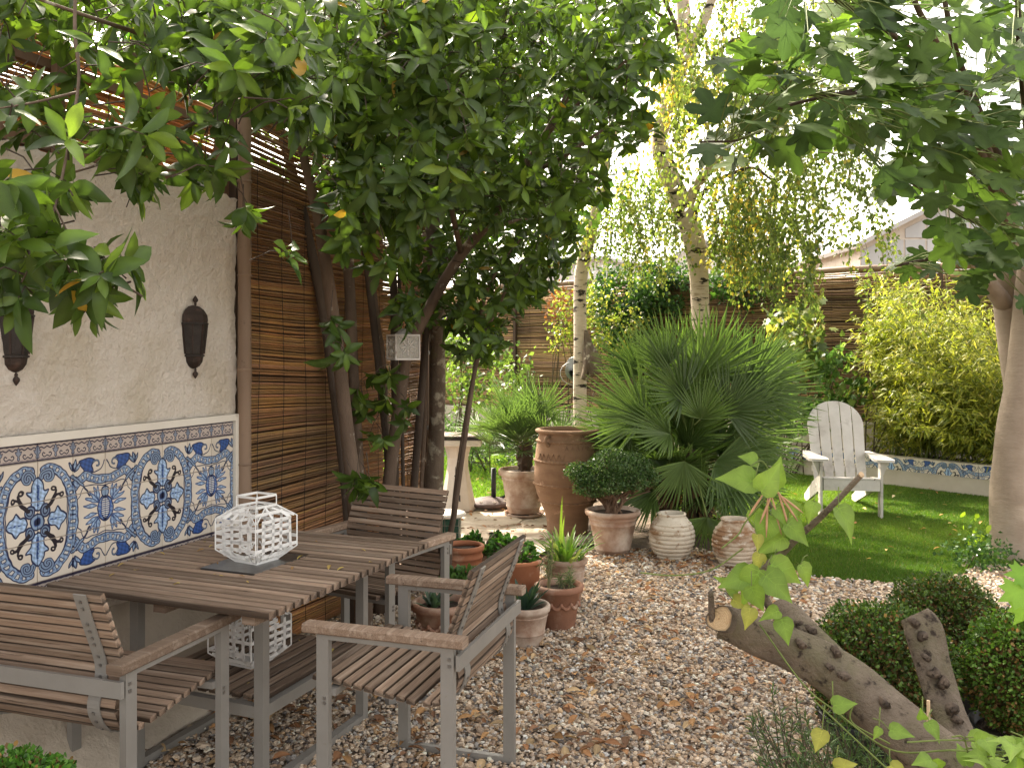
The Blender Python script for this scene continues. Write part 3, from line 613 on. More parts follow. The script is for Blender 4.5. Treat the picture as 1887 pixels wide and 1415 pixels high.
# back fence
FA = np.array([-4.2, 17.0, 0]); FB = np.array([9.5, 8.2, 0])
FA = np.array([.485, 14.0, 0])+(-4.5)*np.array([.842, -.54, 0]); FD = np.array([.842, -.54, 0]); FN = np.array([-.54, -.842, 0])
fence = thing('reed_fence', FA+FD*4, 'long weathered reed fence across the back of the garden', 'fence')
RF = np.stack([FD, -FN, np.array([0, 0, 1.])], 1)
def fp(s, n, z): return FA+FD*s+FN*n+np.array([0, 0, z])
mb = MB(); mb.box(fp(7.3, -.14, 1.25), (15.0, .1, 2.5), RF); mb.build('dark_backing', M_['dark_wood'], fence, world=True)  # dark sheet added so the gaps between reeds read as shade
for k, s in enumerate(np.arange(-.2, 14.6, 2.1)):
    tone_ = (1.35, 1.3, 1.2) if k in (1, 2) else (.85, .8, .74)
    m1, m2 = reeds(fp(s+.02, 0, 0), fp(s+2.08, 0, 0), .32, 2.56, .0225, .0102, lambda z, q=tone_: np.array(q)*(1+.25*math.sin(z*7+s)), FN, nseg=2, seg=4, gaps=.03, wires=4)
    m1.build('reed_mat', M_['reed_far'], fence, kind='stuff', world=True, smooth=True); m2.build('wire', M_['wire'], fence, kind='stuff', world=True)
    mb = MB(); mb.box(fp(s, .03, 1.3), (.05, .05, 2.6), RF); mb.build('post', M_['dark_wood'], fence, world=True)
    mb = MB(); mb.tube([fp(s-.1, .02, 2.585+.01*(k % 2)), fp(s+1, .02, 2.6), fp(s+2.15, .02, 2.585+.01*(k % 2))], .04, 8); mb.build('top_pole', M_['bamboo_pole'], fence, smooth=True, world=True)
lw = thing('fence_base_wall', fp(7, .15, 0), 'low pale rendered wall along the foot of the reed fence', 'wall')
mb = MB(); mb.box(fp(7.3, .1, .3), (15.0, .12, .6), RF); mb.build('wall_body', M_['concrete'], lw, world=True)

# tiled planter
PD = np.array([.64, -.768, 0]); PN = np.array([-.768, -.64, 0]); PA = np.array([4.29, 9.81, 0]); RP = np.stack([PD, -PN, np.array([0, 0, 1.])], 1)
def pp(s, n, z): return PA+PD*s+PN*n+np.array([0, 0, z])
planter = thing('tiled_planter', pp(0, 0, 0), 'low rendered planter edged with blue and white painted tiles by the lawn', 'planter')
mb = MB(); mb.box(pp(.6, -.07, .165), (7.0, .14, .33), RP); mb.build('planter_wall', M_['concrete'], planter, world=True)
mb = MB(); mb.box(pp(.6, -.55, .13), (7.0, .9, .26), RP); mb.build('soil', M_['soil'], planter, world=True)
me_row = {i: tile_mesh('tile', .154, .150, i/4, (i+1)/4, 2/3, 1, M_['tile'], .008) for i in range(4)}
RPm = Matrix(RP.tolist()).to_4x4()
for k in range(-14, 22):
    put_child('tile', me_row[k % 4], planter, Matrix.Translation(pp((k+.5)*.156, .001+rng.uniform(0, .0015), .333-.076))@RPm)
# ------------------------------------------------------------------ table
TU = np.array([.366, .9305, 0]); TV = np.array([-.9305, .366, 0]); TC = np.array([-.984, 3.342, 0])
ta = math.atan2(-TU[0], TU[1])
table = thing('garden_table', TC, 'square weathered teak slat table with grey metal legs by the tiled wall', 'table', rz=ta)
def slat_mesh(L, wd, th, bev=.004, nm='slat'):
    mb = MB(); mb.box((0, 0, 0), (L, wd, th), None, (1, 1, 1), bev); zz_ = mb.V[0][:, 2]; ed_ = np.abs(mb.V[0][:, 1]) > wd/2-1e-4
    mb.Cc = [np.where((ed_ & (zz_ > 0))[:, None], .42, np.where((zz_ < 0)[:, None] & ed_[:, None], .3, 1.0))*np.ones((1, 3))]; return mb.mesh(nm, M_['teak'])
TL, TW_ = 1.085, .93
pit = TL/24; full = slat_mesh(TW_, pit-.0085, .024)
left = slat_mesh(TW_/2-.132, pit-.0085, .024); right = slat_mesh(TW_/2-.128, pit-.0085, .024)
def child(name, me, parent, loc, rot=(0, 0, 0), **kw):
    o = bpy.data.objects.new(name, me); C.objects.link(o); o.parent = parent; o.location = loc; o.rotation_euler = rot; return tag(o, **kw)
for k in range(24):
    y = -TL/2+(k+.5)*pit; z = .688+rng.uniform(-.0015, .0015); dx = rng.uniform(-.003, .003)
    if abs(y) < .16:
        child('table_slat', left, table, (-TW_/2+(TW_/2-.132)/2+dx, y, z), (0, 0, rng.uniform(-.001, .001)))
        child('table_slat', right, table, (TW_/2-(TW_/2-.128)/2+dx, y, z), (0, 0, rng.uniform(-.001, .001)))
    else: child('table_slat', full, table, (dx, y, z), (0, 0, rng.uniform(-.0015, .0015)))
mb = MB(); mb.box((-.002, 0, .694), (.257, .315, .008)); mb.build('inset_plate', M_['steel'], table)
for x in (-.36, 0, .36):
    mb = MB(); mb.box((x, 0, .658), (.05, TL-.08, .035)); mb.build('batten', M_['teak'], table)
LX, LY = .2725, .322
for sx in (-1, 1):
    for sy in (-1, 1):
        mb = MB(); mb.box((sx*LX, sy*LY, .32), (.036, .036, .64)); mb.build('leg', M_['metal'], table)
    mb = MB(); mb.box((sx*LX, 0, .017), (.034, 2*LY-.036, .03)); mb.build('floor_rail', M_['metal'], table)
    mb = MB(); mb.box((sx*LX, 0, .285), (.03, 2*LY-.036, .04)); mb.build('shelf_rail', M_['metal'], table)
    mb = MB(); mb.box((0, sx*LY, .285), (2*LX-.036, .03, .04)); mb.build('shelf_rail', M_['metal'], table)
    mb = MB(); mb.box((0, sx*LY, .62), (2*LX-.036, .03, .035)); mb.build('top_rail', M_['metal'], table)
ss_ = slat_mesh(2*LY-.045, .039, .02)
for k in range(11): child('shelf_slat', ss_, table, (-.245+k*.049, 0, .3165), (0, 0, math.pi/2+rng.uniform(-.004, .004)))

# ------------------------------------------------------------------ wire lanterns
def wire_lantern(loc, rz, label):
    t = thing('wire_lantern', loc, label, 'lantern', 'white strip metal lanterns of the table', rz)
    R1, R2, R3 = .058, .107, .052; zs = [.004, .05, .168, .212, .25]; rs = [R1, R2, R2, R3, R3]
    fr = MB(); cs = [(-1, -1), (1, -1), (1, 1), (-1, 1)]
    for k in range(4):
        for i in range(4):
            a = np.array((cs[k][0]*rs[i], cs[k][1]*rs[i], zs[i])); b = np.array((cs[k][0]*rs[i+1], cs[k][1]*rs[i+1], zs[i+1]))
            fr.bar(a, b, .005, .005, up=(1, 1, 0.3)) if i in (1,) else fr.bar(a, b, .004, .004, up=(1, -1, .2))
        for i in (0, 3, 4):
            a = (cs[k][0]*rs[i], cs[k][1]*rs[i], zs[i]); q = cs[(k+1) % 4]; fr.bar(a, (q[0]*rs[i], q[1]*rs[i], zs[i]), .002, .009)
    fr.build('frame', M_['white_wire'], t)
    bp = MB(); bp.box((0, 0, .003), (2*R1, 2*R1, .004)); bp.build('base_plate', M_['white_wire'], t)
    for k in range(4):
        q0 = np.array(cs[k], float); q1 = np.array(cs[(k+1) % 4], float); e = (q1-q0)/2; n = (q0+q1)/2
        st = MB()
        def pt(u, v):      # u in -1..1 across, v height
            r = np.interp(v, zs, rs); return np.array((*(n*r+e*u*r), v))
        def strip(u0, v0, u1, v1, w_=.0125):
            vs_ = sorted(set([v0, v1]+[z for z in (.05, .168) if min(v0, v1) < z < max(v0, v1)])); 
            if v1 < v0: vs_ = vs_[::-1]
            if v0 == v1: st.bar(pt(u0, v0), pt(u1, v1), .0016, w_, up=(0, 0, 1)); return
            for a, b in zip(vs_[:-1], vs_[1:]):
                fa = (a-v0)/(v1-v0); fb = (b-v0)/(v1-v0)
                A = pt(u0+(u1-u0)*fa, a); B = pt(u0+(u1-u0)*fb, b); st.bar(A, B, w_, .0016, up=tuple(np.append(n, 0)))
        for u in (-.62, -.2, .22, .64):
            a = rng.choice([.01, .03, .05]); b = rng.choice([.165, .19, .21]); strip(u+rng.uniform(-.05, .05), a, u+rng.uniform(-.05, .05), b)
        for v in (.03, .062, .088, .114, .140, .165, .19):
            u0 = rng.choice([-1, -1, -.7, -.3]); u1 = rng.choice([1, 1, .7, .3]); strip(u0, v, u1, v+1e-9 if False else v)
            if rng.uniform() < .25: strip(rng.uniform(-1, -.2), v, rng.uniform(.1, 1), v+.012, .007)
        for v in (.17, .045): strip(-.9, v, -.3, v+.035 if v > .1 else v-.03, .006); strip(.9, v, .3, v+.035 if v > .1 else v-.03, .006)
        st.build('lattice', M_['white_wire'], t)
    return t
tl = at(467, 1015, 3.32); wire_lantern((-.988, 3.36, .6985), math.radians(60), 'white strip metal lantern standing on the table top')
wire_lantern((-.995, 3.30, .327), math.radians(63), 'white strip metal lantern on the lower shelf under the table')

# ------------------------------------------------------------------ chairs
def make_chair(label, loc, rz):
    t = thing('garden_armchair', loc, label, 'chair', 'teak and metal armchairs around the table', rz)
    # back profile (y forward, z up)
    prof = np.array([(-.066, .845), (-.036, .762), (-.004, .68), (.014, .625), (.012, .575), (-.010, .535), (-.012, .50), (.012, .455), (.055, .43), (.11, .424)])
    P3 = smooth_path([(0, a, b) for a, b in prof], 12)[:, 1:]
    d = np.r_[0, np.cumsum(np.linalg.norm(np.diff(P3, axis=0), axis=1))]
    def on(s): return np.array([np.interp(s, d, P3[:, 0]), np.interp(s, d, P3[:, 1])])
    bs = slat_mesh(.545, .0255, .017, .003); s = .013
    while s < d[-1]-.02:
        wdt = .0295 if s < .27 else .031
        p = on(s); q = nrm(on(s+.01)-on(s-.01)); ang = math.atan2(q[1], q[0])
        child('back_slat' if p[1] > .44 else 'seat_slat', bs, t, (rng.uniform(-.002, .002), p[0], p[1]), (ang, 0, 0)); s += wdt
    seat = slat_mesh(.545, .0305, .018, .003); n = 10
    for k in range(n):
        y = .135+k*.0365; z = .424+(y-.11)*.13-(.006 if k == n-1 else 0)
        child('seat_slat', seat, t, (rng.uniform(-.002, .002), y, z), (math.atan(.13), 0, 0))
    for sx in (-1, 1):
        f = MB(); x = sx*.30
        f.box((x, 0, .3105), (.022, .042, .617)); f.box((x, .42, .3105), (.022, .042, .617)); f.box((x, .21, .013), (.022, .378, .024)); f.box((x, .21, .611), (.022, .378, .016))
        f.build('side_frame', M_['metal'], t)
        a = MB(); a.box((x, .215, .636), (.54, .052, .03), np.array([[0, -1, 0], [1, 0, 0], [0, 0, 1.]]), (1, 1, 1), .005); a.build('armrest', M_['teak'], t)
        # straps following the slats on the outer side
        idx = np.linspace(0, len(P3)-1, 34).astype(int); pts = P3[idx]; tg = nrm(np.gradient(pts, axis=0)); no = np.stack([tg[:, 1], -tg[:, 0]], 1)
        off = pts-no*.0125*(-1); cand = pts+no*.0125
        out = off if off[0, 0] < cand[0, 0] else cand
        st = MB(); xs = sx*.205
        for i in range(len(out)-1): st.bar((xs, *out[i]), (xs, *out[i+1]), .042, .004, up=(0, -nrm(out[i+1]-out[i])[1], nrm(out[i+1]-out[i])[0]))
        st.bar((xs, out[-1][0], out[-1][1]), (xs, .47, .424+.36*.13-.016), .03, .004); st.build('strap', M_['metal'], t)
        bo = MB()
        for s2 in np.arange(.02, d[-1]-.03, .031):
            i = np.argmin(np.abs(d[idx]-s2)); o_ = out[i]; nn_ = nrm(out[i]-pts[i])
            bo.box((xs, o_[0]+nn_[0]*.003, o_[1]+nn_[1]*.003), (.008, .008, .005), np.stack([np.array([1, 0, 0]), np.array([0, -nn_[1], nn_[0]]), np.array([0, nn_[0], nn_[1]])], 1))
        bo.build('bolt', M_['bolt'], t, kind='stuff')
        b = MB()
        for yy, z_ in ((-.008, .585), (-.008, .565), (.412, .42), (.412, .405)): b.box((sx*.3125, yy, z_), (.004, .009, .009))
        b.build('side_bolt', M_['bolt'], t, kind='stuff')
    cb = MB(); cb.box((0, -.034, .575), (.622, .012, .046)); cb.build('cross_bar', M_['metal'], t)
    for y, z in ((.40, .432),):
        r = MB(); r.box((0, y, z), (.578, .03, .022)); r.build('seat_rail', M_['metal'], t)
    return t
def yaw(f): return math.atan2(-f[0], f[1])
ch = make_chair('weathered teak armchair in the foreground, side on, facing the table', (-.10, 2.89, 0), yaw((-.953, .303)))
c2 = copy_tree(ch); c2.location = (-1.353, 2.506, 0); c2.rotation_euler = (0, 0, yaw((.304, .953))); c2['label'] = 'teak armchair seen from behind at the left edge, cut by the frame'
c3 = copy_tree(ch); c3.location = (-.575, 4.21, 0); c3.rotation_euler = (0, 0, yaw((-.49, -.87))); c3['label'] = 'teak armchair beyond the table with its backrest against the laurel trunks'

# ------------------------------------------------------------------ pots
def pot(name, loc, prof, mat, label, cat='plant pot', soil_z=None, soil_r=None, group=None, seg=40, saucer=None, mod=None, thick=.014):
    t = thing(name, loc, label, cat, group)
    r_top, z_top = prof[-1]
    mb = MB(); inner = [(r_top-thick, z_top), (r_top-thick-.004, z_top-.03), (max(.01, (soil_r or r_top*.85)), (soil_z if soil_z is not None else z_top*.5))]
    if len(prof) < 14:
        pr = smooth_path([(0, a, b) for a, b in prof], 1)[:, 1:]
    else: pr = np.array(prof)
    mb.lathe([tuple(p) for p in pr]+inner, (0, 0, 0), seg, mod=mod); mb.build('pot_body', M_[mat], t, smooth=True)
    sm = MB(); sr = soil_r or r_top*.86; th = np.linspace(0, 2*np.pi, 20, endpoint=False)
    V = [(0, 0, (soil_z if soil_z is not None else z_top*.5)+.008)]+[(sr*1.0*math.cos(a), sr*1.0*math.sin(a), (soil_z if soil_z is not None else z_top*.5)+rng.uniform(-.004, .006)) for a in th]
    sm.add(V, [(0, 1+i, 1+(i+1) % 20) for i in range(20)]); sm.build('soil', M_['soil'], t)
    if saucer:
        sa = MB(); sa.lathe([(0, .003), (saucer*.9, .003), (saucer, .03), (saucer-.01, .03), (saucer*.88, .012)], (0, 0, -.002), seg); sa.build('saucer', M_[mat], t, smooth=True)
    return t
def rims(r0, z0, r1, z1, rim_h, rim_o, bands=()):
    """tapered body from (r0,z0) to (r1,z1) with raised bands and rounded rim"""
    P = [(0, z0), (r0*.97, z0), (r0, z0+.006)]
    for zb, hb, ob in bands:
        def rr(z): return r0+(r1-r0)*(z-z0)/(z1-z0)
        P += [(rr(zb-hb), zb-hb), (rr(zb)+ob, zb-hb*.5), (rr(zb)+ob, zb+hb*.5), (rr(zb+hb), zb+hb)]
    P += [(r1-.002, z1-rim_h-.004), (r1+rim_o*.8, z1-rim_h), (r1+rim_o, z1-rim_h*.6), (r1+rim_o, z1-rim_h*.2), (r1+rim_o*.7, z1-.002), (r1+rim_o*.4, z1)]
    return P
# pithos
pz = np.array([.46, 7.2, 0])
P = [(0, 0), (.165, 0), (.170, .03), (.172, .10), (.185, .17), (.215, .25), (.250, .33), (.270, .40), (.276, .44), (.277, .50), (.272, .60), (.262, .70), (.248, .78), (.238, .82), (.236, .835), (.262, .845), (.268, .858), (.262, .868), (.245, .872)]
pith = pot('storage_jar', pz, P, 'pithos', 'huge tan terracotta storage jar with rope bands and zigzag lines', 'storage jar', soil_z=.6, soil_r=.25, seg=56)
for zb, rb in ((.775, .249), (.615, .271), (.425, .275), (.28, .229)):
    mb = MB(); mb.lathe([(rb-.002, zb-.012), (rb+.008, zb-.006), (rb+.010, zb), (rb+.008, zb+.006), (rb-.002, zb+.012)], (0, 0, 0), 168, mod=lambda k, th: .0045*np.sin(th*42)*(0 < k < 4)); mb.build('rope_band', M_['pithos'], pith, smooth=True)
for zc, a0, n_, rb in ((.72, -1.75, 7, .257), (.815, -1.2, 8, .242), (.655, -2.7, 6, .267)):
    mb = MB(); pts = []
    for k in range(n_*2):
        a = a0+k*.09; pts.append(((rb+.001)*math.cos(a), (rb+.001)*math.sin(a), zc+(.028 if k % 2 else -.028)))
    mb.tube(pts, .003, 4); mb.build('zigzag_line', M_['brown_wood'], pith)
for a in (-2.3, .6):
    c, s_ = math.cos(a), math.sin(a); mb = MB(); pts = smooth_path([(.24*c, .24*s_, .82), (.275*c, .275*s_, .815), (.285*c, .285*s_, .79), (.275*c, .275*s_, .765), (.25*c, .25*s_, .75)], 4)
    mb.tube(pts, .014, 8); mb.build('handle', M_['pithos'], pith, smooth=True)
# potted palm's pot
pal = gp(965, 955); pal[1] += .16; pal[0] = (965-CX)/F*pal[1]
pot('terracotta_pot', pal, rims(.145, .03, .215, .43, .055, .02, ((.09, .01, .007), (.345, .008, .006))), 'terra_pale', 'large limed terracotta pot with saucer holding the small fan palm', soil_z=.395, soil_r=.2, saucer=.19, group='terracotta pots')
# boxwood pot
bx = np.array([(1129-CX)/F*6.52, 6.52, 0])
pot('terracotta_pot', bx, rims(.125, 0, .19, .325, .035, .018, ((.04, .008, .005), (.225, .007, .005), (.262, .006, .004))), 'terra_pale', 'limed terracotta pot holding the cloud clipped bush, left of the ribbed jars', soil_z=.295, soil_r=.175, group='terracotta pots')
# ribbed jars
def ribbed(loc, label, hh, rm, mat='jar'):
    zs = np.linspace(0, 1, 100); P = [(0, 0), (rm*.58, 0)]
    for z in zs:
        r = rm*(.62+.38*math.sin(min(1, z/.5)*math.pi*.5)) if z < .5 else rm*(1-.40*((z-.5)/.5)**2.3)
        rib = .009*abs(math.sin(z*math.pi*10))**.8 if z < .84 else 0
        P.append((r+rib, .004+z*hh*.93))
    P += [(rm*.60, hh*.945), (rm*.635, hh*.96), (rm*.655, hh*.98), (rm*.63, hh)]
    return pot('ribbed_jar', loc, P, mat, label, 'jar', soil_z=hh*.55, soil_r=rm*.7, group='ribbed white glazed jars', seg=48)
ribbed(((1238-CX)/F*6.33, 6.33, 0), 'ribbed white glazed jar beside the cloud clipped bush pot, brown stains near the rim', .335, .160)
ribbed(((1354-CX)/F*6.12, 6.12, 0), 'ribbed jar nearest the lawn, bare brown clay over its lower half', .335, .152, 'jar_bare')
# cluster of pots by the chair
def P0(px, Y): return np.array([(px-CX)/F*Y, Y, 0])
g1 = pot('terracotta_pot', P0(1030, 4.76), rims(.088, 0, .118, .235, .032, .018), 'terra', 'terracotta pot with garland relief, front right of the pot cluster', soil_z=.2, soil_r=.108, group='terracotta pots')
def garland(t, r, z, n_=6, a0=-3.0, a1=0.0):
    mb = MB(); 
    for k in range(n_):
        A = a0+(a1-a0)*k/n_; B = a0+(a1-a0)*(k+1)/n_; pts = []
        for u in np.linspace(0, 1, 7):
            a = A+(B-A)*u; pts.append(((r-.004*u*(1-u))*math.cos(a), r*math.sin(a), z-.026*4*u*(1-u)))
        mb.tube(pts, [.004, .007, .009, .011, .009, .007, .004], 7, noise=.15)
        mb.tube([(r*math.cos(A), r*math.sin(A), z+.006), (r*1.03*math.cos(A), r*1.03*math.sin(A), z-.006), (r*math.cos(A), r*math.sin(A), z-.02)], [.006, .011, .005], 7)
    mb.build('garland', M_['terra'], t, smooth=True)
garland(g1, .111, .15)
pot('terracotta_pot', P0(968, 4.5), rims(.09, 0, .122, .2, .03, .008, ((.15, .008, .004), (.168, .006, .003), (.06, .005, .003))), 'terra_pale', 'banded terracotta pot holding a dark agave beside the chair leg', soil_z=.165, soil_r=.108, group='terracotta pots')
pot('terracotta_pot', P0(952, 5.02), rims(.12, 0, .14, .315, .02, .006), 'terra_orange', 'bright orange plain terracotta pot behind the chair backrest', soil_z=.26, soil_r=.125, group='terracotta pots')
pot('terracotta_pot', P0(1042, 5.25), rims(.095, 0, .122, .265, .03, .012, ((.19, .006, .004), (.1, .006, .004))), 'terra_pale', 'dark stained terracotta pot full of strappy lily leaves', soil_z=.24, soil_r=.112, group='terracotta pots')
pot('terracotta_bowl', P0(893, 5.6), rims(.12, .0, .15, .235, .03, .01), 'terra_pale', 'wide greyish terracotta bowl holding dark jade plants', soil_z=.215, soil_r=.14, group='terracotta pots')
pot('terracotta_pot', P0(853, 5.3), rims(.11, 0, .12, .33, .03, .012, ((.06, .012, .006), (.11, .012, .006), (.16, .012, .006), (.21, .012, .006), (.26, .01, .006))), 'terra_orange', 'ringed terracotta pot half hidden behind the slender saplings', soil_z=.3, soil_r=.11, group='terracotta pots')
g2 = pot('terracotta_bowl', P0(812, 4.5), rims(.10, 0, .135, .215, .035, .022), 'terra', 'wide rimmed terracotta bowl with relief under the far armchair corner', soil_z=.18, soil_r=.125, group='terracotta pots')
garland(g2, .125, .12)
pot('terracotta_pot', P0(862, 4.85), rims(.09, 0, .115, .2, .03, .012), 'terra', 'small terracotta pot of jade plant behind the foreground armchair arm', soil_z=.18, soil_r=.105, group='terracotta pots')

# ------------------------------------------------------------------ white slatted garden chair
def adirondack():
    t = thing('adirondack_chair', (3.09, 7.93, 0), 'white painted wooden slat back garden chair with peeling paint on the lawn', 'chair', rz=math.radians(171))
    # local: +y faces forward, +x to the sitter's left (picture left after rotation)
    W = M_['white_paint']
    for sx in (-1, 1):
        mb = MB(); mb.box((sx*.262, 0, .255), (.022, .095, .50)); mb.build('front_leg', W, t)
        x = sx*.232
        V = [(.03, .36), (.03, .26), (-.15, .20), (-.86, .0), (-.80, .0), (-.93, .0), (-.93, .06), (-.45, .2), (-.2, .30)]
        V = [(.03, .36), (.03, .25), (-.2, .20), (-.84, .0), (-.95, .0), (-.95, .055), (-.5, .25), (-.2, .345)]
        n = len(V); mb = MB(); mb.add([(x-.011, a, b) for a, b in V]+[(x+.011, a, b) for a, b in V], [tuple(range(n))[::-1], tuple(range(n, 2*n))]+[(i, (i+1) % n, n+(i+1) % n, n+i) for i in range(n)])
        mb.build('side_runner', W, t)
        A = [(-.07, .10), (.07, .10), (.085, .06), (.085, -.28), (.03, -.62), (-.03, -.62), (-.05, -.3), (-.085, -.05), (-.085, .07)]
        n = len(A); mb = MB(); mb.add([(sx*(.285+a), b, .515) for a, b in A]+[(sx*(.285+a), b, .537) for a, b in A], [tuple(range(n))[::-1], tuple(range(n, 2*n))]+[(i, (i+1) % n, n+(i+1) % n, n+i) for i in range(n)])
        mb.build('armrest', W, t)
        mb = MB(); mb.add([(sx*.275, .04, .515), (sx*.275, -.04, .515), (sx*.275, .0, .36), (sx*.33, .04, .515), (sx*.33, -.04, .515)], [(0, 1, 2), (3, 4, 2), (0, 3, 2), (1, 4, 2), (0, 1, 4, 3)]); mb.build('arm_bracket', W, t)
    mb = MB(); mb.box((0, .052, .305), (.486, .02, .11)); mb.build('front_apron', W, t)
    for k in range(6):
        y = .03-k*.083; z = .365-.16*(k*.083)/.45-(.008 if k == 0 else 0); mb = MB(); mb.box((0, y, z), (.49, .074, .018), None, (1, 1, 1), .004); mb.build('seat_slat', W, t)
    # back: five slats leaning, rounded top outline
    lean = math.radians(24); y0, z0 = -.40, .22
    heights = [.69, .79, .83, .79, .69]
    for k in range(5):
        x = (k-2)*.109; hgt = heights[k]; V = []; w2 = .051; taper = 1.0
        tops = []
        for u in np.linspace(-1, 1, 7):
            xx = x+u*w2; R_ = .272; top = .60+math.sqrt(max(0, R_*R_-(xx)**2)) if abs(xx) < R_ else .60; tops.append((xx, min(top, .87)))
        out = [(x-w2*.86, 0), (x+w2*.86, 0)]+[(a, b) for a, b in tops[::-1]]
        out = [(a*(1-.10*(1-b/.85)), b) for a, b in out]; n = len(out)
        def w3(a, b, o): return (a, y0-math.sin(lean)*b+o*math.cos(lean), z0+math.cos(lean)*b+o*math.sin(lean))
        mb = MB(); mb.add([w3(a, b, .009) for a, b in out]+[w3(a, b, -.009) for a, b in out], [tuple(range(n)), tuple(range(n, 2*n))[::-1]]+[(i, n+i, n+(i+1) % n, (i+1) % n) for i in range(n)])
        mb.build('back_slat', W, t)
    for b, wd in ((.18, .5), (.62, .44)):
        mb = MB(); p = (0, y0-math.sin(lean)*b-.022*math.cos(lean), z0+math.cos(lean)*b-.022*math.sin(lean)); mb.box(p, (wd, .022, .06), Matrix.Rotation(lean, 3, 'X')); mb.build('back_batten', W, t)
    return t
adirondack()

# ------------------------------------------------------------------ pedestal table, stool, umbrella base, basin, hanging lantern
pt_ = thing('pedestal_table', (-.52, 8.32, 0), 'white waisted pedestal table with mosaic top beyond the laurel trunks', 'table')
mb = MB(); mb.lathe([(0, 0), (.17, 0), (.172, .03), (.15, .15), (.12, .3), (.1, .42), (.1, .5), (.125, .6), (.13, .62)], (0, 0, 0), 8); mb.build('pedestal', M_['white_cast'], pt_)
mb = MB(); mb.box((0, 0, .655), (.46, .46, .06), None, (1, 1, 1), .006); mb.build('table_top', M_['white_cast'], pt_)
mb = MB(); mb.box((0, 0, .70), (.47, .47, .03)); mb.build('mosaic_rim', M_['black_tile'], pt_)
mb = MB(); mb.box((-.02, 0, .717), (.42, .44, .006)); mb.build('mosaic_top', M_['brown_mosaic'], pt_)
def ped_r(z): return np.interp(z, [0, .03, .15, .3, .42, .5, .6], [.17, .172, .15, .12, .1, .1, .125])
for (z0, z1, w_) in ((.10, .16, .035), (.36, .42, .018)):
    mb = MB(); r0 = ped_r(z0)*.924+.003; r1 = ped_r(z1)*.924+.003; mb.add([(-w_, -r0, z0), (w_, -r0, z0), (w_*.95, -r1, z1), (-w_*.95, -r1, z1)], [(0, 1, 2, 3)]); mb.build('mosaic_tile', M_['black_tile'], pt_)
for i, z0 in enumerate(np.arange(.17, .36, .03)):
    for sx in (-1, 0, 1):
        if (i+sx) % 2 and sx: continue
        w_ = .011; xc = sx*.017; pts = [(xc-w_*.9, z0+.014), (xc, z0), (xc+w_*.9, z0+.014), (xc, z0+.028)]
        mb = MB(); mb.add([(a, -(ped_r(b)*.924+.004), b) for a, b in pts], [(0, 1, 2, 3)]); mb.build('mosaic_tile', M_['black_tile'], pt_)
stl = thing('tiled_stool', P0(822, 6.3), 'low stool with white top and green glazed tile sides behind the far armchair', 'stool')
mb = MB(); mb.box((0, 0, .17), (.2, .24, .3)); mb.build('stool_body', M_['grout'], stl)
mb = MB(); mb.lathe([(0, .345), (.135, .345), (.145, .335), (.145, .325), (.135, .318)], (0, 0, 0), 24); mb.build('stool_top', M_['white_cast'], stl)
tmn = MB(); tmn.box((0, 0, 0), (.046, .006, .046)); tmn = tmn.mesh('stool_tile', M_['green_tile'])
for i in range(4):
    for j in range(6):
        child('stool_tile', tmn, stl, (-.075+i*.05, -.122, .045+j*.05)); child('stool_tile', tmn, stl, (.102, -.09+i*.055, .045+j*.05), (0, 0, math.pi/2))
ub = thing('parasol_base', np.array([(902-CX)/F*8.45, 8.45, 0]), 'round brown parasol base with a short dark tube on the paving', 'parasol base')
mb = MB(); mb.lathe([(0, .02), (.2, .02), (.212, .03), (.212, .045), (.19, .06), (.12, .085), (.05, .098), (0, .1)], (0, 0, 0), 32); mb.build('base_disc', M_['dark_stone'], ub, smooth=True)
mb = MB(); mb.tube([(.04, 0, .09), (.04, 0, .38)], .024, 12); mb.build('tube', M_['plastic'], ub, smooth=True)
for k in range(8):
    a = k*math.pi/4+.3; mb = MB(); r = .165; z = .072
    mb.tube([(r*math.cos(a)+.014*math.cos(b), r*math.sin(a)+.014*math.sin(b), z-.003*math.cos(b-a)) for b in np.linspace(0, 2*np.pi, 5)], .003, 4); mb.build('ring_mark', M_['white_cast'], ub)
bs_ = thing('zinc_basin', at(1056, 688, 10.9), 'grey zinc basin hung against the fence behind the slim birch', 'basin')
mb = MB(); mb.lathe([(0, 0), (.12, 0), (.165, .11), (.172, .11), (.172, .118), (.155, .118), (.115, .012)], (0, 0, 0), 24); o = mb.build('basin_body', M_['zinc'], bs_, smooth=True); o.rotation_euler = (math.radians(-62), 0, math.radians(-40))
mb = MB(); mb.tube([(.16*math.cos(a), .02, .16*math.sin(a)*.9) for a in np.linspace(0, 6.28, 16)], .006, 5); mb.build('handle', M_['zinc'], bs_)
hl = thing('hanging_lantern', at(743, 640, 4.75), 'small square glass lantern hanging among the laurel trunks', 'lantern', rz=math.radians(28))
fr = MB(); h_ = .068
for sx in (-1, 1):
    for sy in (-1, 1): fr.bar((sx*h_, sy*h_, -.065), (sx*h_, sy*h_, .065), .007, .007)
for z in (-.065, .065):
    for sx in (-1, 1):
        fr.bar((sx*h_, -h_, z), (sx*h_, h_, z), .009, .009); fr.bar((-h_, sx*h_, z), (h_, sx*h_, z), .009, .009)
fr.build('frame', M_['white_paint'], hl)
for k in range(4):
    a = k*math.pi/2; c, s_ = math.cos(a), math.sin(a); R = Matrix.Rotation(a, 3, 'Z')
    g = MB(); g.box(np.array(R@Vector((0, -h_, 0))), (2*h_-.01, .002, .12), R); g.build('pane', M_['glass'], hl)
    e = MB()
    for q in range(8):
        b = q*math.pi/4; A = R@Vector((.015*math.cos(b), -h_-.003, .015*math.sin(b))); B = R@Vector((.042*math.cos(b), -h_-.003, .042*math.sin(b))); e.bar(A, B, .004, .003)
    e.build('etching', M_['white_paint'], hl)
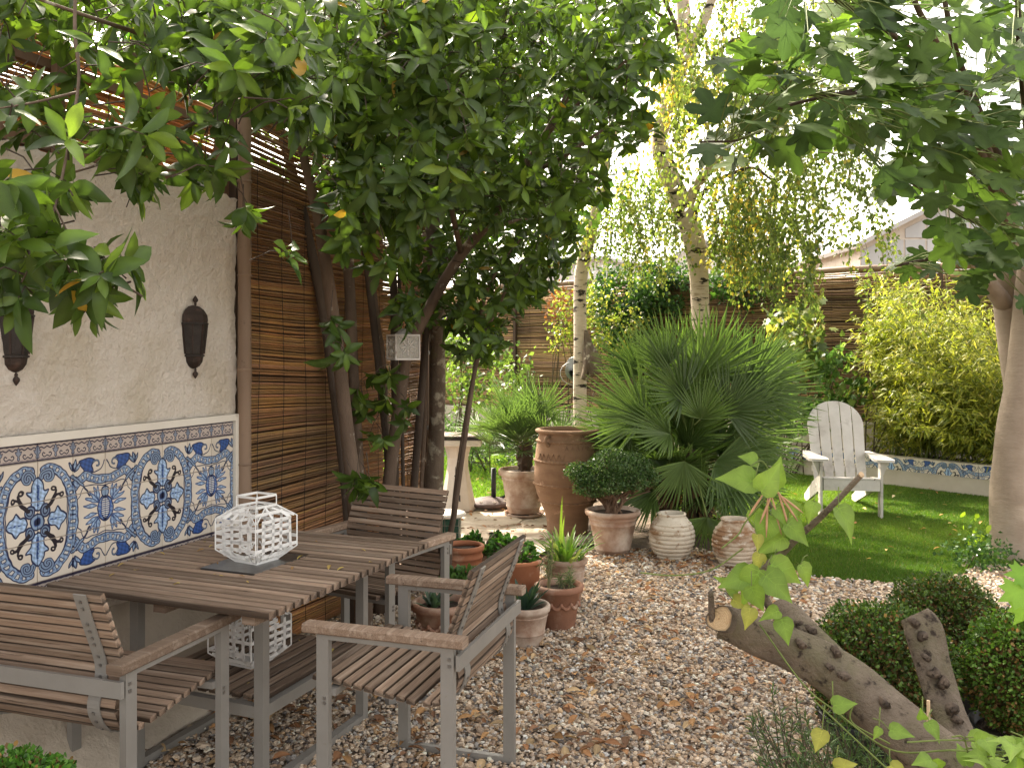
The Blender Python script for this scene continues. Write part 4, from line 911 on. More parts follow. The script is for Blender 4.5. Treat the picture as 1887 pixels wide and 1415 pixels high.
mb = MB(); mb.lathe([(.05, .07), (.03, .085), (.02, .1), (0, .105)], (0, 0, 0), 12); mb.build('cap', M_['metal'], hl)
mb = MB(); mb.tube([(0, 0, .1), (.003, 0, .3)], .0015, 4); mb.build('hanging_wire', M_['wire'], hl)
# garden bench end of far houses behind the fence
def house(name, x0, x1, Yb, z_eave, z_ridge, apex, label, wallm, roofm, panels=False, zb=0):
    xa = (x0-CX)/F*Yb; xb = (x1-CX)/F*Yb; xp = (apex-CX)/F*Yb; t = thing(name, ((xa+xb)/2, Yb, 0), label, 'building'); D = 9.0
    V = [(xa, Yb, 0), (xb, Yb, 0), (xb, Yb, z_eave), (xp, Yb, z_ridge), (xa, Yb, z_eave)]; V = V+[(a, b+D, c) for a, b, c in V]
    mb = MB(); mb.add(V, [(0, 1, 2, 3, 4), (9, 8, 7, 6, 5), (0, 4, 9, 5), (1, 6, 7, 2)]); mb.build('wall', M_[wallm], t, world=True)
    for (a, b) in (((xa, z_eave), (xp, z_ridge)), ((xp, z_ridge), (xb, z_eave))):
        d = nrm(np.array([b[0]-a[0], 0, b[1]-a[1]])); mb = MB(); n = np.array([-d[2], 0, d[0]])*.12
        A = np.array([a[0], Yb-.4, a[1]])-(d*.3 if a[0] == xa else 0); B = np.array([b[0], Yb-.4, b[1]])+(d*.3 if b[0] == xb else 0)
        V = [A, B, B+n, A+n]; V = V+[v+np.array([0, D+.4, 0]) for v in V]; mb.add(V, [(0, 1, 2, 3), (7, 6, 5, 4), (3, 2, 6, 7), (0, 4, 5, 1), (0, 3, 7, 4), (1, 5, 6, 2)]); mb.build('roof', M_[roofm], t, world=True)
    if panels:
        n = 14
        for k in range(n):
            u0 = xa+(xb-xa)*k/n+.03; u1 = xa+(xb-xa)*(k+1)/n-.03
            def top(u): return np.interp(u, [xa, xp, xb], [z_eave, z_ridge, z_eave])-.18
            for z0_, f in ((zb, 0), (zb+1.0, 1)):
                zt0, zt1 = (min(zb+.94, top(u0)), min(zb+.94, top(u1))) if f == 0 else (top(u0), top(u1))
                if min(zt0, zt1) <= z0_+.05: continue
                mb = MB(); V = [(u0, Yb-.03, z0_), (u1, Yb-.03, z0_), (u1, Yb-.03, zt1), (u0, Yb-.03, zt0)]; V2 = [(a, b+.05, c) for a, b, c in V]
                mb.add(V+V2, [(0, 1, 2, 3), (0, 4, 5, 1), (1, 5, 6, 2), (2, 6, 7, 3), (3, 7, 4, 0)]); mb.build('panel', M_['panel_glass'], t, world=True)
    return t
Yg = 24.0
house('greenhouse_building', 1585, 2150, Yg, H+(650-452)/F*Yg, H+(650-310)/F*Yg, 1865, 'pale gabled building with milky glazed panels beyond the fence at right', 'white_cast', 'hazy_roof', True, zb=H+(650-505)/F*Yg)
house('far_shed', 1475, 1560, 30, H+(650-478)/F*30, H+(650-452)/F*30, 1478, 'low pale corrugated shed roof beside the glazed building', 'hazy_wall', 'hazy_roof')
house('far_house', 1200, 1420, 34, H+(650-500)/F*34, H+(650-448)/F*34, 1290, 'white gabled house beyond the fence between the birches', 'hazy_wall', 'hazy_roof')
house('far_house', 1000, 1190, 36, H+(650-495)/F*36, H+(650-478)/F*36, 1100, 'low white house beyond the fence left of the slim birch', 'hazy_wall', 'hazy_roof')
house('far_house', 1330, 1490, 40, H+(650-470)/F*40, H+(650-440)/F*40, 1400, 'far house with a haze-paled red roof behind the birch foliage', 'hazy_wall', 'hazy_roof_red')
# ------------------------------------------------------------------ leaf shapes (y along the leaf, z normal)
def ribbon_leaf(n=5, wmax=.27, fold=.12, droop=.18, peak=.45, tip=1.0, mid=1.28, wav=0.0):
    V = []; Cc = []
    for i in range(n+1):
        u = i/n; wd = wmax*math.sin(math.pi*u**(math.log(.5)/math.log(peak)))**.85 if 0 < u < 1 else .0
        z = -droop*u*u; f = fold*wd
        if i in (0, n): V.append((0, u, z)); Cc.append([mid]*3)
        else:
            V += [(-wd, u, z+f+wav*math.sin(u*11)), (0, u, z), (wd, u, z+f-wav*math.sin(u*9))]; Cc += [[.95]*3, [mid]*3, [.95]*3]
    T = []; a = 0
    T += [(0, 2, 1), (0, 3, 2)]
    for i in range(1, n-1):
        b = 1+(i-1)*3; c = b+3
        T += [(b, b+1, c+1), (b, c+1, c), (b+1, b+2, c+2), (b+1, c+2, c+1)]
    b = 1+(n-2)*3; e = b+3; T += [(b, b+1, e), (b+1, b+2, e)]
    return np.array(V), np.array(T), np.array(Cc)
def bent(sh, k, tw=0.0):
    V, T, Cc = sh; V = V.copy(); V[:, 0] += k*V[:, 1]**2; V[:, 2] += tw*V[:, 0]*V[:, 1]; return V, T, Cc
LAUREL = [bent(ribbon_leaf(5, w0, .35, d, pk, wav=w_), k, t_) for w0, d, pk, w_, k, t_ in ((.2, .1, .48, .012, .05, .3), (.18, .25, .5, .018, -.07, -.5), (.21, .42, .45, .012, .04, .6), (.165, .05, .52, .02, -.03, .9), (.215, .6, .5, .01, .1, -.8), (.15, .2, .46, .02, -.12, .2), (.19, .35, .55, .015, 0, -.3))]
DIAMOND = (np.array([(0, 0, 0), (-.36, .42, .07), (0, .45, 0), (.36, .42, .07), (0, 1, -.12)]), np.array([(0, 2, 1), (0, 3, 2), (1, 2, 4), (2, 3, 4)]), np.array([[1, 1, 1], [.95]*3, [1.15]*3, [.95]*3, [1]*3]))
LANCE = (np.array([(0, 0, 0), (-.075, .35, .02), (.075, .35, .02), (0, 1, -.22)]), np.array([(0, 2, 1), (1, 2, 3)]), np.ones((4, 3)))
ROUND = (np.array([(0, 0, 0), (-.3, .3, .05), (.3, .3, .05), (-.3, .7, .02), (.3, .7, .02), (0, 1, -.05)]), np.array([(0, 2, 1), (1, 2, 4), (1, 4, 3), (3, 4, 5)]), np.ones((6, 3)))
def fan_outline(pts, cup=.12, droop=.15, c0=1.25):
    pts = np.array(pts, float); V = [(0, 0, 0), (0, .42, -.0)]; Cc = [[c0]*3, [c0]*3]
    for x, y in pts: V.append((x, y, cup*abs(x)-droop*y*y*.6-.1*max(0, abs(x)-.35))); Cc.append([.92]*3)
    n = len(pts); T = [(0, 2, 1)] if False else []
    for i in range(n-1): T.append((1, 2+i, 3+i))
    T.append((0, 2, 1)); T.append((0, 1, 1+n))
    return np.array(V), np.array(T), np.array(Cc)
def veined(sh, lines, w0=.009, col=1.3):
    V, T, Cc = sh; V = list(map(tuple, V)); T = [tuple(t) for t in T]; Cc = [list(c) for c in Cc]; base = np.array(sh[0]); tri = np.array(sh[1])
    def zat(x, y):
        for t in tri:
            a, b, c = base[t][:, :2]; m = np.array([b-a, c-a]).T; dt = np.linalg.det(m)
            if abs(dt) < 1e-9: continue
            u = np.linalg.solve(m, np.array([x, y])-a)
            if u[0] >= -1e-6 and u[1] >= -1e-6 and u.sum() <= 1+1e-6: return base[t[0]][2]+(base[t[1]]-base[t[0]])[2]*u[0]+(base[t[2]]-base[t[0]])[2]*u[1]
        return None
    for (x0, y0), (x1, y1) in lines:
        n = 3; d = nrm(np.array([x1-x0, y1-y0])); s_ = np.array([-d[1], d[0]]); last = None
        for i in range(n+1):
            u = i/n; x, y = x0+(x1-x0)*u, y0+(y1-y0)*u; z = zat(x, y)
            if z is None: break
            w_ = w0*(1-.7*u); k = len(V); V += [(x-s_[0]*w_, y-s_[1]*w_, z+.007), (x+s_[0]*w_, y+s_[1]*w_, z+.007)]; Cc += [[col]*3]*2
            if last is not None: T += [(last, last+1, k+1), (last, k+1, k)]
            last = k
    return np.array(V), np.array(T), np.array(Cc)
def figshape(deep=.5, wob=0.0):
    # five rounded lobes, clockwise from the left of the stalk
    lob = [(-2.25, .52), (-1.18, .68), (0, .80), (1.18, .68), (2.25, .52)]; P = []
    c = np.array([0, .34])
    for k, (a, L) in enumerate(lob):
        wa = .37 if k not in (0, 4) else .30
        for da, f in ((-wa, .62), (-wa*.85, .80), (-wa*.45, .93), (0, 1.03), (wa*.45, .93), (wa*.85, .80), (wa, .62)):
            P.append(c+np.array([math.sin(a*.82+da), math.cos(a*.82+da)])*L*f*(1+wob*math.sin(k*3+da*9)))
        if k < 4:
            am = (a+lob[k+1][0])/2*.82; P.append(c+np.array([math.sin(am), math.cos(am)])*(1-deep)*.55)
    V, T, Cc = fan_outline(P, .1, .22); Cc[5:37:8] = 1.2; c1_ = (0, .42)
    return veined((V, T, Cc), [((0, 0), (0, 1.0))]+[((0, .05), (s_*x, y)) for s_ in (-1, 1) for x, y in ((.45, .72), (.52, .30))]+[((0, .5), (s_*.14, .78)) for s_ in (-1, 1)])
FIG = [figshape(.30), figshape(.12, .03), figshape(.38, -.03)]
HEART = fan_outline([(-.08, -.06), (-.26, -.04), (-.40, .12), (-.40, .34), (-.25, .6), (-.1, .82), (0, 1.02), (.1, .82), (.25, .6), (.40, .34), (.40, .12), (.26, -.04), (.08, -.06)], .22, .3, 1.15)
HEART = veined(HEART, [((0, 0), (0, .95)), ((0, .12), (.3, .36)), ((0, .12), (-.3, .36)), ((0, .35), (.24, .58)), ((0, .35), (-.24, .58)), ((0, .03), (.3, .08)), ((0, .03), (-.3, .08))])
HEART[2][2:15:2] *= .85; HEART[2][8] = 1.15
MAPLE = fan_outline([(-.2, .0), (-.42, .05), (-.34, .22), (-.6, .42), (-.4, .5), (-.42, .72), (-.17, .62), (0, 1.0), (.17, .62), (.42, .72), (.4, .5), (.6, .42), (.34, .22), (.42, .05), (.2, 0)], .1, .2, 1.1)
SM = {}
def leaf_variants(key, shapes, mat, cols, nm):
    if key not in SM:
        SM[key] = []
        for i, c in enumerate(cols):
            V, T, Cc = shapes[i % len(shapes)]; mb = MB(); mb.add(V, [tuple(t) for t in T], np.array(Cc)*np.array(c)); SM[key].append(mb.mesh(nm, M_[mat], True))
    return SM[key]
LAUREL_COLS = [(.058, .098, .018), (.075, .128, .02), (.045, .078, .017), (.095, .155, .024), (.06, .10, .025), (.125, .195, .026), (.05, .088, .019), (.36, .22, .03), (.17, .25, .03), (.036, .064, .015), (.085, .132, .028)]
def place_leaves(parent, key, shapes, mat, cols, weights, nm, pos, dirs, nor, scale, npart=260, stuff='foliage', colidx=None):
    """leaves nearest to the camera and in frame become single parts, the rest one stuff mesh"""
    n = len(pos); R = frames(dirs, nor); scale = np.broadcast_to(scale, (n,))
    px, py = px_of(pos); inv = (px > -20) & (px < 1907) & (py > -20) & (py < 1435) & (pos[:, 1] > .3)
    score = np.where(inv, scale/pos[:, 1]*np.abs((R[:, :, 2]*nrm(pos-np.array([0, 0, H]))).sum(1)+.25), -1); order = np.argsort(-score)
    idx = np.zeros(n, bool); idx[order[:npart]] = True; idx &= inv
    ci = rng.choice(len(cols), n, p=np.array(weights)/np.sum(weights)) if colidx is None else colidx
    me = leaf_variants(key, shapes, mat, cols, nm); pinv = Matrix.Translation(-parent.location)
    for i in np.nonzero(idx)[0]:
        o = bpy.data.objects.new(nm, me[ci[i]]); C.objects.link(o); o.parent = parent; o.matrix_parent_inverse = pinv
        M = Matrix(np.vstack([np.c_[R[i]*scale[i], pos[i]], [0, 0, 0, 1]]).tolist()); o.matrix_basis = M
    rest = ~idx
    if rest.sum():
        mb = MB(); cc = np.array(cols)[ci]*rng.uniform(.8, 1.2, (n, 1))
        for k, (V, T, Cc) in enumerate(shapes):
            m = rest & ((ci % len(shapes)) == k)
            if m.sum(): mb.inst(V, T, Cc, R[m]*scale[m][:, None, None], pos[m], cc[m])
        mb.build(stuff, M_[mat], parent, True, 'stuff', world=True)

def trunk(parent, pts, rads, mat, nm='trunk', seg=12, noise=.05, n=6):
    P, r = smooth_path(pts, n, rads); mb = MB(); mb.tube(P, r, seg, noise=noise); mb.build(nm, M_[mat], parent, True, world=True); return P
def px_path(pts): return [at(*p) for p in pts]
def ground_extend(pts, Y):
    """world path whose first pixel point is continued down to the ground"""
    W = px_path(pts); d = W[0]-W[1] if len(W) > 1 else np.array([0, 0, -1]); k = min(-W[0][2]/min(d[2], -1e-3), 3.0)
    base = W[0]+np.array([d[0]*k*.6, d[1]*k*.6, 0]); base[2] = -.03; return [base]+W

def whorls(centers, limb_pts, L, nleaf=(6, 10), up=.1, spread=(45, 85)):
    pos = []; dr = []; no = []; sc = []; tw = MB(); limb = np.array(limb_pts)
    for c in centers:
        j = np.argmin(((limb-c)**2).sum(1)); b = limb[j]; a = nrm(c-b+rng.normal(0, .12, 3)+np.array([0, 0, up*.3]))
        a = nrm(a+rng.normal(0, .45, 3)+np.array([0, -.25, -.05])); dist = min(np.linalg.norm(c-b), .15)
        st = c-nrm(a+nrm(c-b)*.6)*dist; mid = (st+c)/2+np.array([0, 0, .02]); tw.tube([st, mid, c], [.0025, .002, .0015], 4, (1, 1, 1), cap=False)
        k = rng.integers(*nleaf); t1 = nrm(np.cross(a, [0.3, .2, 1])); t2 = np.cross(a, t1)
        for q in range(k):
            az = q*2.4+rng.uniform(-.3, .3); th = math.radians(rng.uniform(*spread))
            rad = t1*math.cos(az)+t2*math.sin(az); d = a*math.cos(th)+rad*math.sin(th)+np.array([0, 0, -.28]); d = nrm(d)
            nn = a*math.sin(th)-rad*math.cos(th)+np.array([0, 0, .5])
            pos.append(c-a*rng.uniform(0, .045)); dr.append(d); no.append(nn+rng.normal(0, .15, 3)); sc.append(L*rng.uniform(.55, 1.2))
    return np.array(pos), np.array(dr), np.array(no), np.array(sc), tw

# ------------------------------------------------------------------ laurels
def laurel(label, trunks, regions, limbs, npart, L=.10, extra=None):
    """trunks: (px path, radii px at each point, material); regions: (polygon px, n, Ymin, Ymax)"""
    base = None; limb_pts = []
    paths = []
    for pts, wpx, mat in trunks:
        W = ground_extend(pts, None); rr = [wpx[0]*.40*pts[0][2]/F]+[w_*.34*p[2]/F for w_, p in zip(wpx, pts)]
        paths.append((W, rr, mat));
    base = paths[0][0][0].copy(); base[2] = 0
    t = thing('laurel_tree', base, label, 'tree', 'bay laurels in front of the reed screen')
    for W, rr, mat in paths: P = trunk(t, W, rr, mat); limb_pts += list(P[len(P)//2:])
    for pts, wpx in limbs:
        W = px_path(pts); P = trunk(t, W, [w_*.36*p[2]/F for w_, p in zip(wpx, pts)], 'bark', 'limb', 8); limb_pts += list(P)
    cs = []
    for poly, n, Ya, Yb in regions:
        q = sample_poly(poly, n); Y = rng.uniform(Ya, Yb, n); cs += [at(a, b, y) for (a, b), y in zip(q, Y)]
    pos, dr, no, sc, tw = whorls(cs, limb_pts, L)
    tw.build('twig', M_['bark_dark'], t, kind='stuff', world=True)
    wts = [3, 3, 3, 1.8, 2.5, 1.0, 3, .16, .5, 2, 2]
    place_leaves(t, 'laurel', LAUREL, 'leaf', LAUREL_COLS, wts, 'leaf', pos, dr, no, sc, npart)
    return t
# nearest tree with the overhanging limbs
laurel('laurel with pale straight trunk leaning left, its boughs hanging over the wall and table',
       [([(657, 945, 4.45), (640, 800, 4.4), (622, 640, 4.3), (602, 500, 4.2), (586, 400, 4.1), (562, 300, 3.95), (540, 200, 3.8), (515, 80, 3.6), (490, -60, 3.4)], [44, 40, 37, 33, 28, 23, 20, 18, 14], 'bark'),
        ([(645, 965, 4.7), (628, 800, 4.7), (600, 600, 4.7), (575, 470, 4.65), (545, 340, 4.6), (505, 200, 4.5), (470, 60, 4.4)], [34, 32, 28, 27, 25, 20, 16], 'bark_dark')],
       [([(-60, -40), (620, -40), (620, 60), (560, 130), (330, 130), (200, 80), (-60, 90)], 160, 2.6, 4.0),
        ([(-60, 60), (190, 70), (240, 150), (60, 180), (-60, 190)], 18, 2.3, 3.3),
        ([(200, 200), (330, 180), (440, 230), (450, 300), (420, 340), (300, 350), (190, 330), (160, 280)], 36, 2.2, 3.1),
        ([(280, 60), (600, 60), (640, 160), (600, 230), (420, 190), (300, 140)], 70, 2.3, 3.4),
        ([(-60, 150), (110, 170), (150, 250), (60, 240), (-60, 260)], 13, 2.1, 2.8),
        ([(-40, 330), (60, 330), (100, 400), (90, 500), (20, 530), (-40, 530)], 19, 1.8, 2.2),
        ([(60, 400), (150, 430), (190, 480), (170, 560), (120, 560), (80, 500)], 5, 1.8, 2.1),
        ([(60, 270), (160, 330), (110, 360), (60, 330)], 5, 2.0, 2.3),
        ([(235, 485), (242, 480), (242, 492)], 1, 1.95, 2.0), ([(155, 545), (160, 540), (160, 550)], 1, 1.9, 2.0), ([(205, 498), (210, 498), (208, 503)], 1, 1.9, 2.0), ([(170, 455), (175, 455), (172, 462)], 1, 1.95, 2.0), ([(128, 505), (132, 505), (130, 512)], 1, 1.9, 2.0), ([(150, 575), (156, 575), (152, 580)], 1, 1.9, 2.0), ([(30, 545), (36, 545), (33, 552)], 1, 1.8, 1.9),
        ([(490, 470), (545, 460), (540, 480)], 2, 3.0, 3.3), ([(430, 380), (470, 400), (440, 430)], 3, 3.1, 3.4),
        ([(520, 200), (560, 190), (560, 220)], 3, 2.3, 2.6), ([(590, 600), (640, 590), (640, 680), (600, 680)], 5, 3.7, 4.0), ([(630, 880), (690, 890), (650, 930)], 4, 3.9, 4.1),
        ([(560, 230), (700, 240), (680, 400), (600, 420), (590, 320)], 26, 3.2, 3.9)],
       [([(520, 120, 3.7), (400, 110, 3.1), (250, 60, 2.8), (130, 20, 2.6), (20, -20, 2.5)], [20, 16, 13, 10, 8]),
        ([(540, 210, 3.8), (450, 190, 3.2), (330, 240, 2.8), (220, 290, 2.6), (130, 320, 2.4)], [14, 12, 10, 8, 5]),
        ([(140, -40, 2.6), (138, 60, 2.5), (145, 150, 2.4), (120, 300, 2.2), (90, 420, 2.0), (40, 520, 1.9)], [9, 9, 8, 7, 6, 4]),
        ([(100, 380, 2.05), (150, 470, 2.0), (200, 490, 1.98), (240, 486, 1.97)], [5, 4, 3, 2]), ([(145, 170, 2.4), (60, 190, 2.3), (0, 200, 2.2)], [7, 6, 4])], 290)
laurel('laurel with two dark upright trunks just left of the hanging glass lantern',
       [([(662, 900, 4.9), (652, 700, 4.9), (642, 480, 4.85), (632, 300, 4.7), (622, 150, 4.6), (610, 0, 4.5), (600, -80, 4.4)], [33, 31, 30, 28, 27, 25, 20], 'bark'),
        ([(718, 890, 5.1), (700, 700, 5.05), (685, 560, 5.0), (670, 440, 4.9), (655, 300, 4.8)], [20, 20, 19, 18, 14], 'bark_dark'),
        ([(708, 700, 5.2), (696, 600, 5.2), (682, 480, 5.1), (672, 380, 5.0)], [16, 16, 15, 12], 'bark')],
       [([(560, -50), (900, -50), (900, 330), (760, 400), (640, 400), (590, 250)], 400, 3.2, 4.6),
        ([(620, 300), (800, 320), (800, 480), (700, 500), (620, 470)], 50, 3.4, 4.3),
        ([(640, 700), (740, 680), (760, 800), (680, 820)], 14, 4.5, 4.9), ([(730, 560), (760, 540), (770, 620)], 7, 4.5, 4.8)],
       [([(632, 300, 4.7), (700, 260, 4.2), (780, 240, 3.9)], [14, 12, 8]), ([(622, 200, 4.6), (640, 120, 4.0), (720, 60, 3.6)], [14, 12, 8]), ([(655, 330, 4.8), (650, 380, 4.2), (690, 400, 3.9)], [10, 8, 6])], 260)
laurel('laurel whose long branch arches up to the right from behind the far armchair',
       [([(716, 905, 5.0), (734, 760, 5.0), (752, 650, 4.95), (795, 560, 4.9), (850, 470, 4.8), (905, 405, 4.75), (960, 320, 4.7), (1005, 250, 4.6), (1060, 150, 4.6)], [34, 33, 32, 31, 29, 26, 23, 20, 14], 'bark'),
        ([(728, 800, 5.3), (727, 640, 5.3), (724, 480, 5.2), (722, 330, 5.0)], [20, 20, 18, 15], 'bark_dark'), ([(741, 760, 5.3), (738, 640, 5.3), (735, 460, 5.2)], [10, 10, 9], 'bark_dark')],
       [([(780, -50), (1215, -50), (1225, 120), (1180, 200), (1215, 240), (1130, 290), (1110, 360), (1010, 420), (880, 380), (800, 250)], 480, 3.8, 5.2),
        ([(780, 250), (1000, 330), (1020, 470), (900, 470), (790, 430)], 60, 4.3, 5.2)],
       [([(960, 320, 4.7), (1020, 300, 4.4), (1110, 240, 4.2)], [14, 12, 8]), ([(850, 470, 4.8), (830, 350, 4.4), (860, 200, 4.2), (880, 60, 4.0)], [16, 14, 12, 8]), ([(1005, 250, 4.6), (1100, 160, 4.5), (1190, 80, 4.4)], [12, 9, 6])], 280, L=.088)
laurel('stoutest laurel with mottled bark at the end of the reed screen',
       [([(795, 925, 5.75), (805, 800, 5.75), (806, 650, 5.7), (802, 500, 5.6), (794, 350, 5.5), (785, 200, 5.4), (780, 0, 5.3)], [60, 46, 43, 40, 36, 30, 24], 'bark_mottled'),
        ([(762, 920, 5.6), (772, 780, 5.6), (783, 640, 5.65), (788, 520, 5.6)], [20, 21, 20, 16], 'bark_dark'), ([(776, 915, 5.7), (782, 790, 5.7), (786, 640, 5.7)], [11, 12, 10], 'bark')],
       [([(800, 330), (1000, 360), (1090, 390), (1060, 470), (1000, 560), (900, 540), (800, 520)], 150, 5.2, 6.3),
        ([(600, -50), (1150, -50), (1150, 300), (700, 350)], 260, 5.2, 6.8), ([(740, 440), (830, 420), (830, 600), (760, 620)], 28, 5.0, 5.5)],
       [([(802, 500, 5.6), (880, 430, 5.6), (980, 400, 5.8)], [16, 12, 8]), ([(794, 350, 5.5), (900, 250, 5.8), (1020, 150, 6)], [16, 12, 8]), ([(785, 200, 5.4), (700, 100, 5.8), (640, 0, 6)], [16, 12, 8])], 150, L=.09)
laurel('slender twin stemmed laurel sapling in front of the white pedestal table',
       [([(832, 985, 5.1), (845, 860, 5.1), (868, 720, 5.1), (884, 640, 5.1), (890, 560, 5.1), (915, 500, 5.05), (960, 440, 5.0)], [13, 13, 12, 11, 10, 8, 6], 'bark'),
        ([(826, 1010, 5.0), (838, 940, 5.0), (858, 800, 5.0), (872, 700, 5.05), (884, 640, 5.1), (930, 540, 5.1), (975, 470, 5.1)], [16, 15, 13, 12, 11, 9, 6], 'bark')],
       [([(830, 480), (1010, 450), (1040, 500), (960, 580), (900, 650), (850, 650), (820, 560)], 100, 4.6, 5.6), ([(820, 560), (900, 560), (930, 640), (870, 680), (830, 650)], 24, 4.8, 5.4)],
       [([(884, 640, 5.1), (850, 560, 5.0), (830, 500, 4.9)], [7, 6, 4])], 200, L=.085)
# plants behind the wall and hedges that close the view on the left
def leaf_cloud(parent, centers, spread, n, shape, mat, cols, size, flat=.5, nm='foliage', down=0.0):
    centers = np.array(centers); k = rng.integers(0, len(centers), n)
    pos = centers[k]+rng.normal(size=(n, 3))*np.array(spread); d = rand_dirs(n)+np.array([0, 0, -down]); no = rand_dirs(n)*(1-flat)+np.array([0, -.3, 1])*flat
    c = np.array(cols)[rng.integers(0, len(cols), n)]*rng.uniform(.75, 1.25, (n, 1)); R = frames(d, no)*(size*rng.uniform(.6, 1.25, n))[:, None, None]
    mb = MB(); mb.inst(*shape, R, pos, c); return mb.build(nm, M_[mat], parent, True, 'stuff', world=True)
def bush_centers(poly, n, Ya, Yb):
    q = sample_poly(poly, n); return [at(a, b, y) for (a, b), y in zip(q, rng.uniform(Ya, Yb, n))]
t = thing('neighbour_palm', at(330, 180, 5.3)*np.array([1, 1, 0]), 'bright sunlit palm fronds showing above the wall beyond the low reed screen', 'palm')
trunk(t, [at(330, 180, 5.6)*np.array([1, 1, 0]), at(330, 400, 5.6), at(330, 200, 5.6)], [.1, .09, .08], 'bark_mottled')
mb = MB()
for k in range(20):
    c = at(330, 200, 5.5); a = rng.uniform(0, 6.28); el = rng.uniform(.1, 1.2); d = np.array([math.cos(a)*math.cos(el), math.sin(a)*math.cos(el), math.sin(el)]); L_ = rng.uniform(.6, .95)
    P = [c+d*L_*u+np.array([0, 0, -.5*L_*u*u]) for u in np.linspace(0, 1, 12)]; mb.tube(P, [.008*(1-i/13) for i in range(12)], 4, (.25, .4, .05), cap=False)
    for i in range(1, 12):
        sd_ = nrm(np.cross(d, [0, 0, 1]))
        for s_ in (-1, 1): 
            dd = nrm(sd_*s_+d*.8+np.array([0, 0, -.3])); mb.inst(*LANCE, frames(dd[None], np.array([[0, 0, 1.]]))*.28, P[i][None], np.array([[.25, .42, .05]]))
mb.build('frond', M_['thin_leaf'], t, kind='stuff', world=True)
t = thing('neighbour_tree', at(250, 60, 6.5)*np.array([1, 1, 0]), 'leafy tree beyond the stucco wall, glimpsed through the laurel boughs', 'tree')
trunk(t, [at(250, 60, 6.5)*np.array([1, 1, 0]), at(250, 300, 6.5), at(260, 60, 6.5)], [.12, .1, .07], 'bark_dark')
leaf_cloud(t, bush_centers([(-200, -150), (560, -150), (600, 60), (380, 100), (200, 60), (-200, 0)], 60, 5.8, 7.5), (.25, .25, .2), 4200, DIAMOND, 'thin_leaf', [(.06, .14, .02), (.1, .2, .03), (.16, .26, .04)], .11)
t = thing('neighbour_tree', at(760, 300, 8.5)*np.array([1, 1, 0]), 'dense dark tree behind the laurels closing the gap above the reed screen', 'tree')
trunk(t, [at(760, 300, 8.5)*np.array([1, 1, 0]), at(760, 500, 8.5), at(765, 200, 8.5)], [.16, .13, .08], 'bark_dark')
leaf_cloud(t, bush_centers([(560, -200), (1120, -200), (1120, 200), (1010, 400), (560, 420)], 120, 7.5, 9.5), (.3, .3, .25), 9000, DIAMOND, 'leaf', [(.04, .09, .02), (.07, .13, .03), (.1, .2, .03)], .12)

# ------------------------------------------------------------------ birches
def hanging(parent, starts, lens, Y_j, n_per, size, cols, wts, px_w=0.0, name='foliage', twig='birch_twig'):
    P = []; D = []; tw = MB(); col = []
    for (a, b, y), L in zip(starts, lens):
        p = at(a, b, y); dx, dy = rng.normal(0, .2, 2); m = int(L/.06)+2; zz = np.linspace(0, L, m)
        path = np.stack([p[0]+dx*zz+.05*np.sin(zz*4+a), p[1]+dy*zz+.05*np.cos(zz*3+b), p[2]-zz], 1); tw.tube(path, .0018, 3, (1, 1, 1), cap=False)
        k = int(L*n_per); u = rng.uniform(0, 1, k)**.8*(m-1); i = u.astype(int).clip(0, m-2); q = path[i]+(path[i+1]-path[i])*(u-i)[:, None]
        off = rand_dirs(k)*rng.uniform(.0, 1, (k, 1))**2*rng.choice([.06, .12, .2]); P.append(q+off); D.append(off*8+np.array([0, 0, -.8])+rng.normal(0, .35, (k, 3))); ci = rng.choice(len(cols), p=wts)
        cc = np.array(cols)[np.where(rng.uniform(size=k) < .75, ci, rng.integers(0, len(cols), k))]; col.append(cc)
    P = np.vstack(P); D = np.vstack(D); col = np.vstack(col)*rng.uniform(.75, 1.25, (len(P), 1))
    mb = MB(); mb.inst(*DIAMOND, frames(D, rand_dirs(len(P))+np.array([0, -.5, .3]))*(size*rng.uniform(.65, 1.25, len(P)))[:, None, None], P, col)
    mb.build(name, M_['thin_leaf'], parent, True, 'stuff', world=True); tw.build('hanging_twig', M_['stem'], parent, kind='stuff', world=True)
def starts(poly, n, Ya, Yb):
    q = sample_poly(poly, n); return [(a, b, y) for (a, b), y in zip(q, rng.uniform(Ya, Yb, n))]
BC = [(.125, .175, .04), (.18, .225, .055), (.095, .14, .035), (.36, .30, .07), (.24, .27, .06)]; BW = [.32, .25, .25, .05, .13]
def bpath(pts): return [at(*p) for p in pts]
b1 = thing('birch_tree', (2.15, 9.9, 0), 'large birch with cream trunk rising behind the fan palm clump', 'tree', 'birches near the back fence')
def br(t, pts, w, nm='trunk', mat='birch', noise=.04): return trunk(t, bpath(pts), [a*.5*p[2]/F for a, p in zip(w, pts)], mat, nm, 14, noise)
br(b1, [(1296, 890, 9.9), (1294, 750, 9.9), (1291, 580, 9.9), (1285, 480, 9.85), (1272, 420, 9.8), (1250, 360, 9.75), (1228, 310, 9.7), (1214, 262, 9.7), (1228, 205, 9.65), (1246, 150, 9.6), (1260, 90, 9.6), (1258, 0, 9.55), (1250, -120, 9.5)], [38, 36, 34, 38, 40, 36, 34, 30, 30, 28, 26, 24, 18])
br(b1, [(1246, 150, 9.6), (1272, 90, 9.5), (1300, 30, 9.4), (1330, -60, 9.3)], [22, 20, 18, 14], 'limb')
br(b1, [(1262, 390, 9.8), (1285, 340, 9.6), (1325, 290, 9.3), (1375, 215, 9.0), (1440, 100, 8.7), (1470, 0, 8.5)], [24, 18, 16, 14, 11, 8], 'limb')
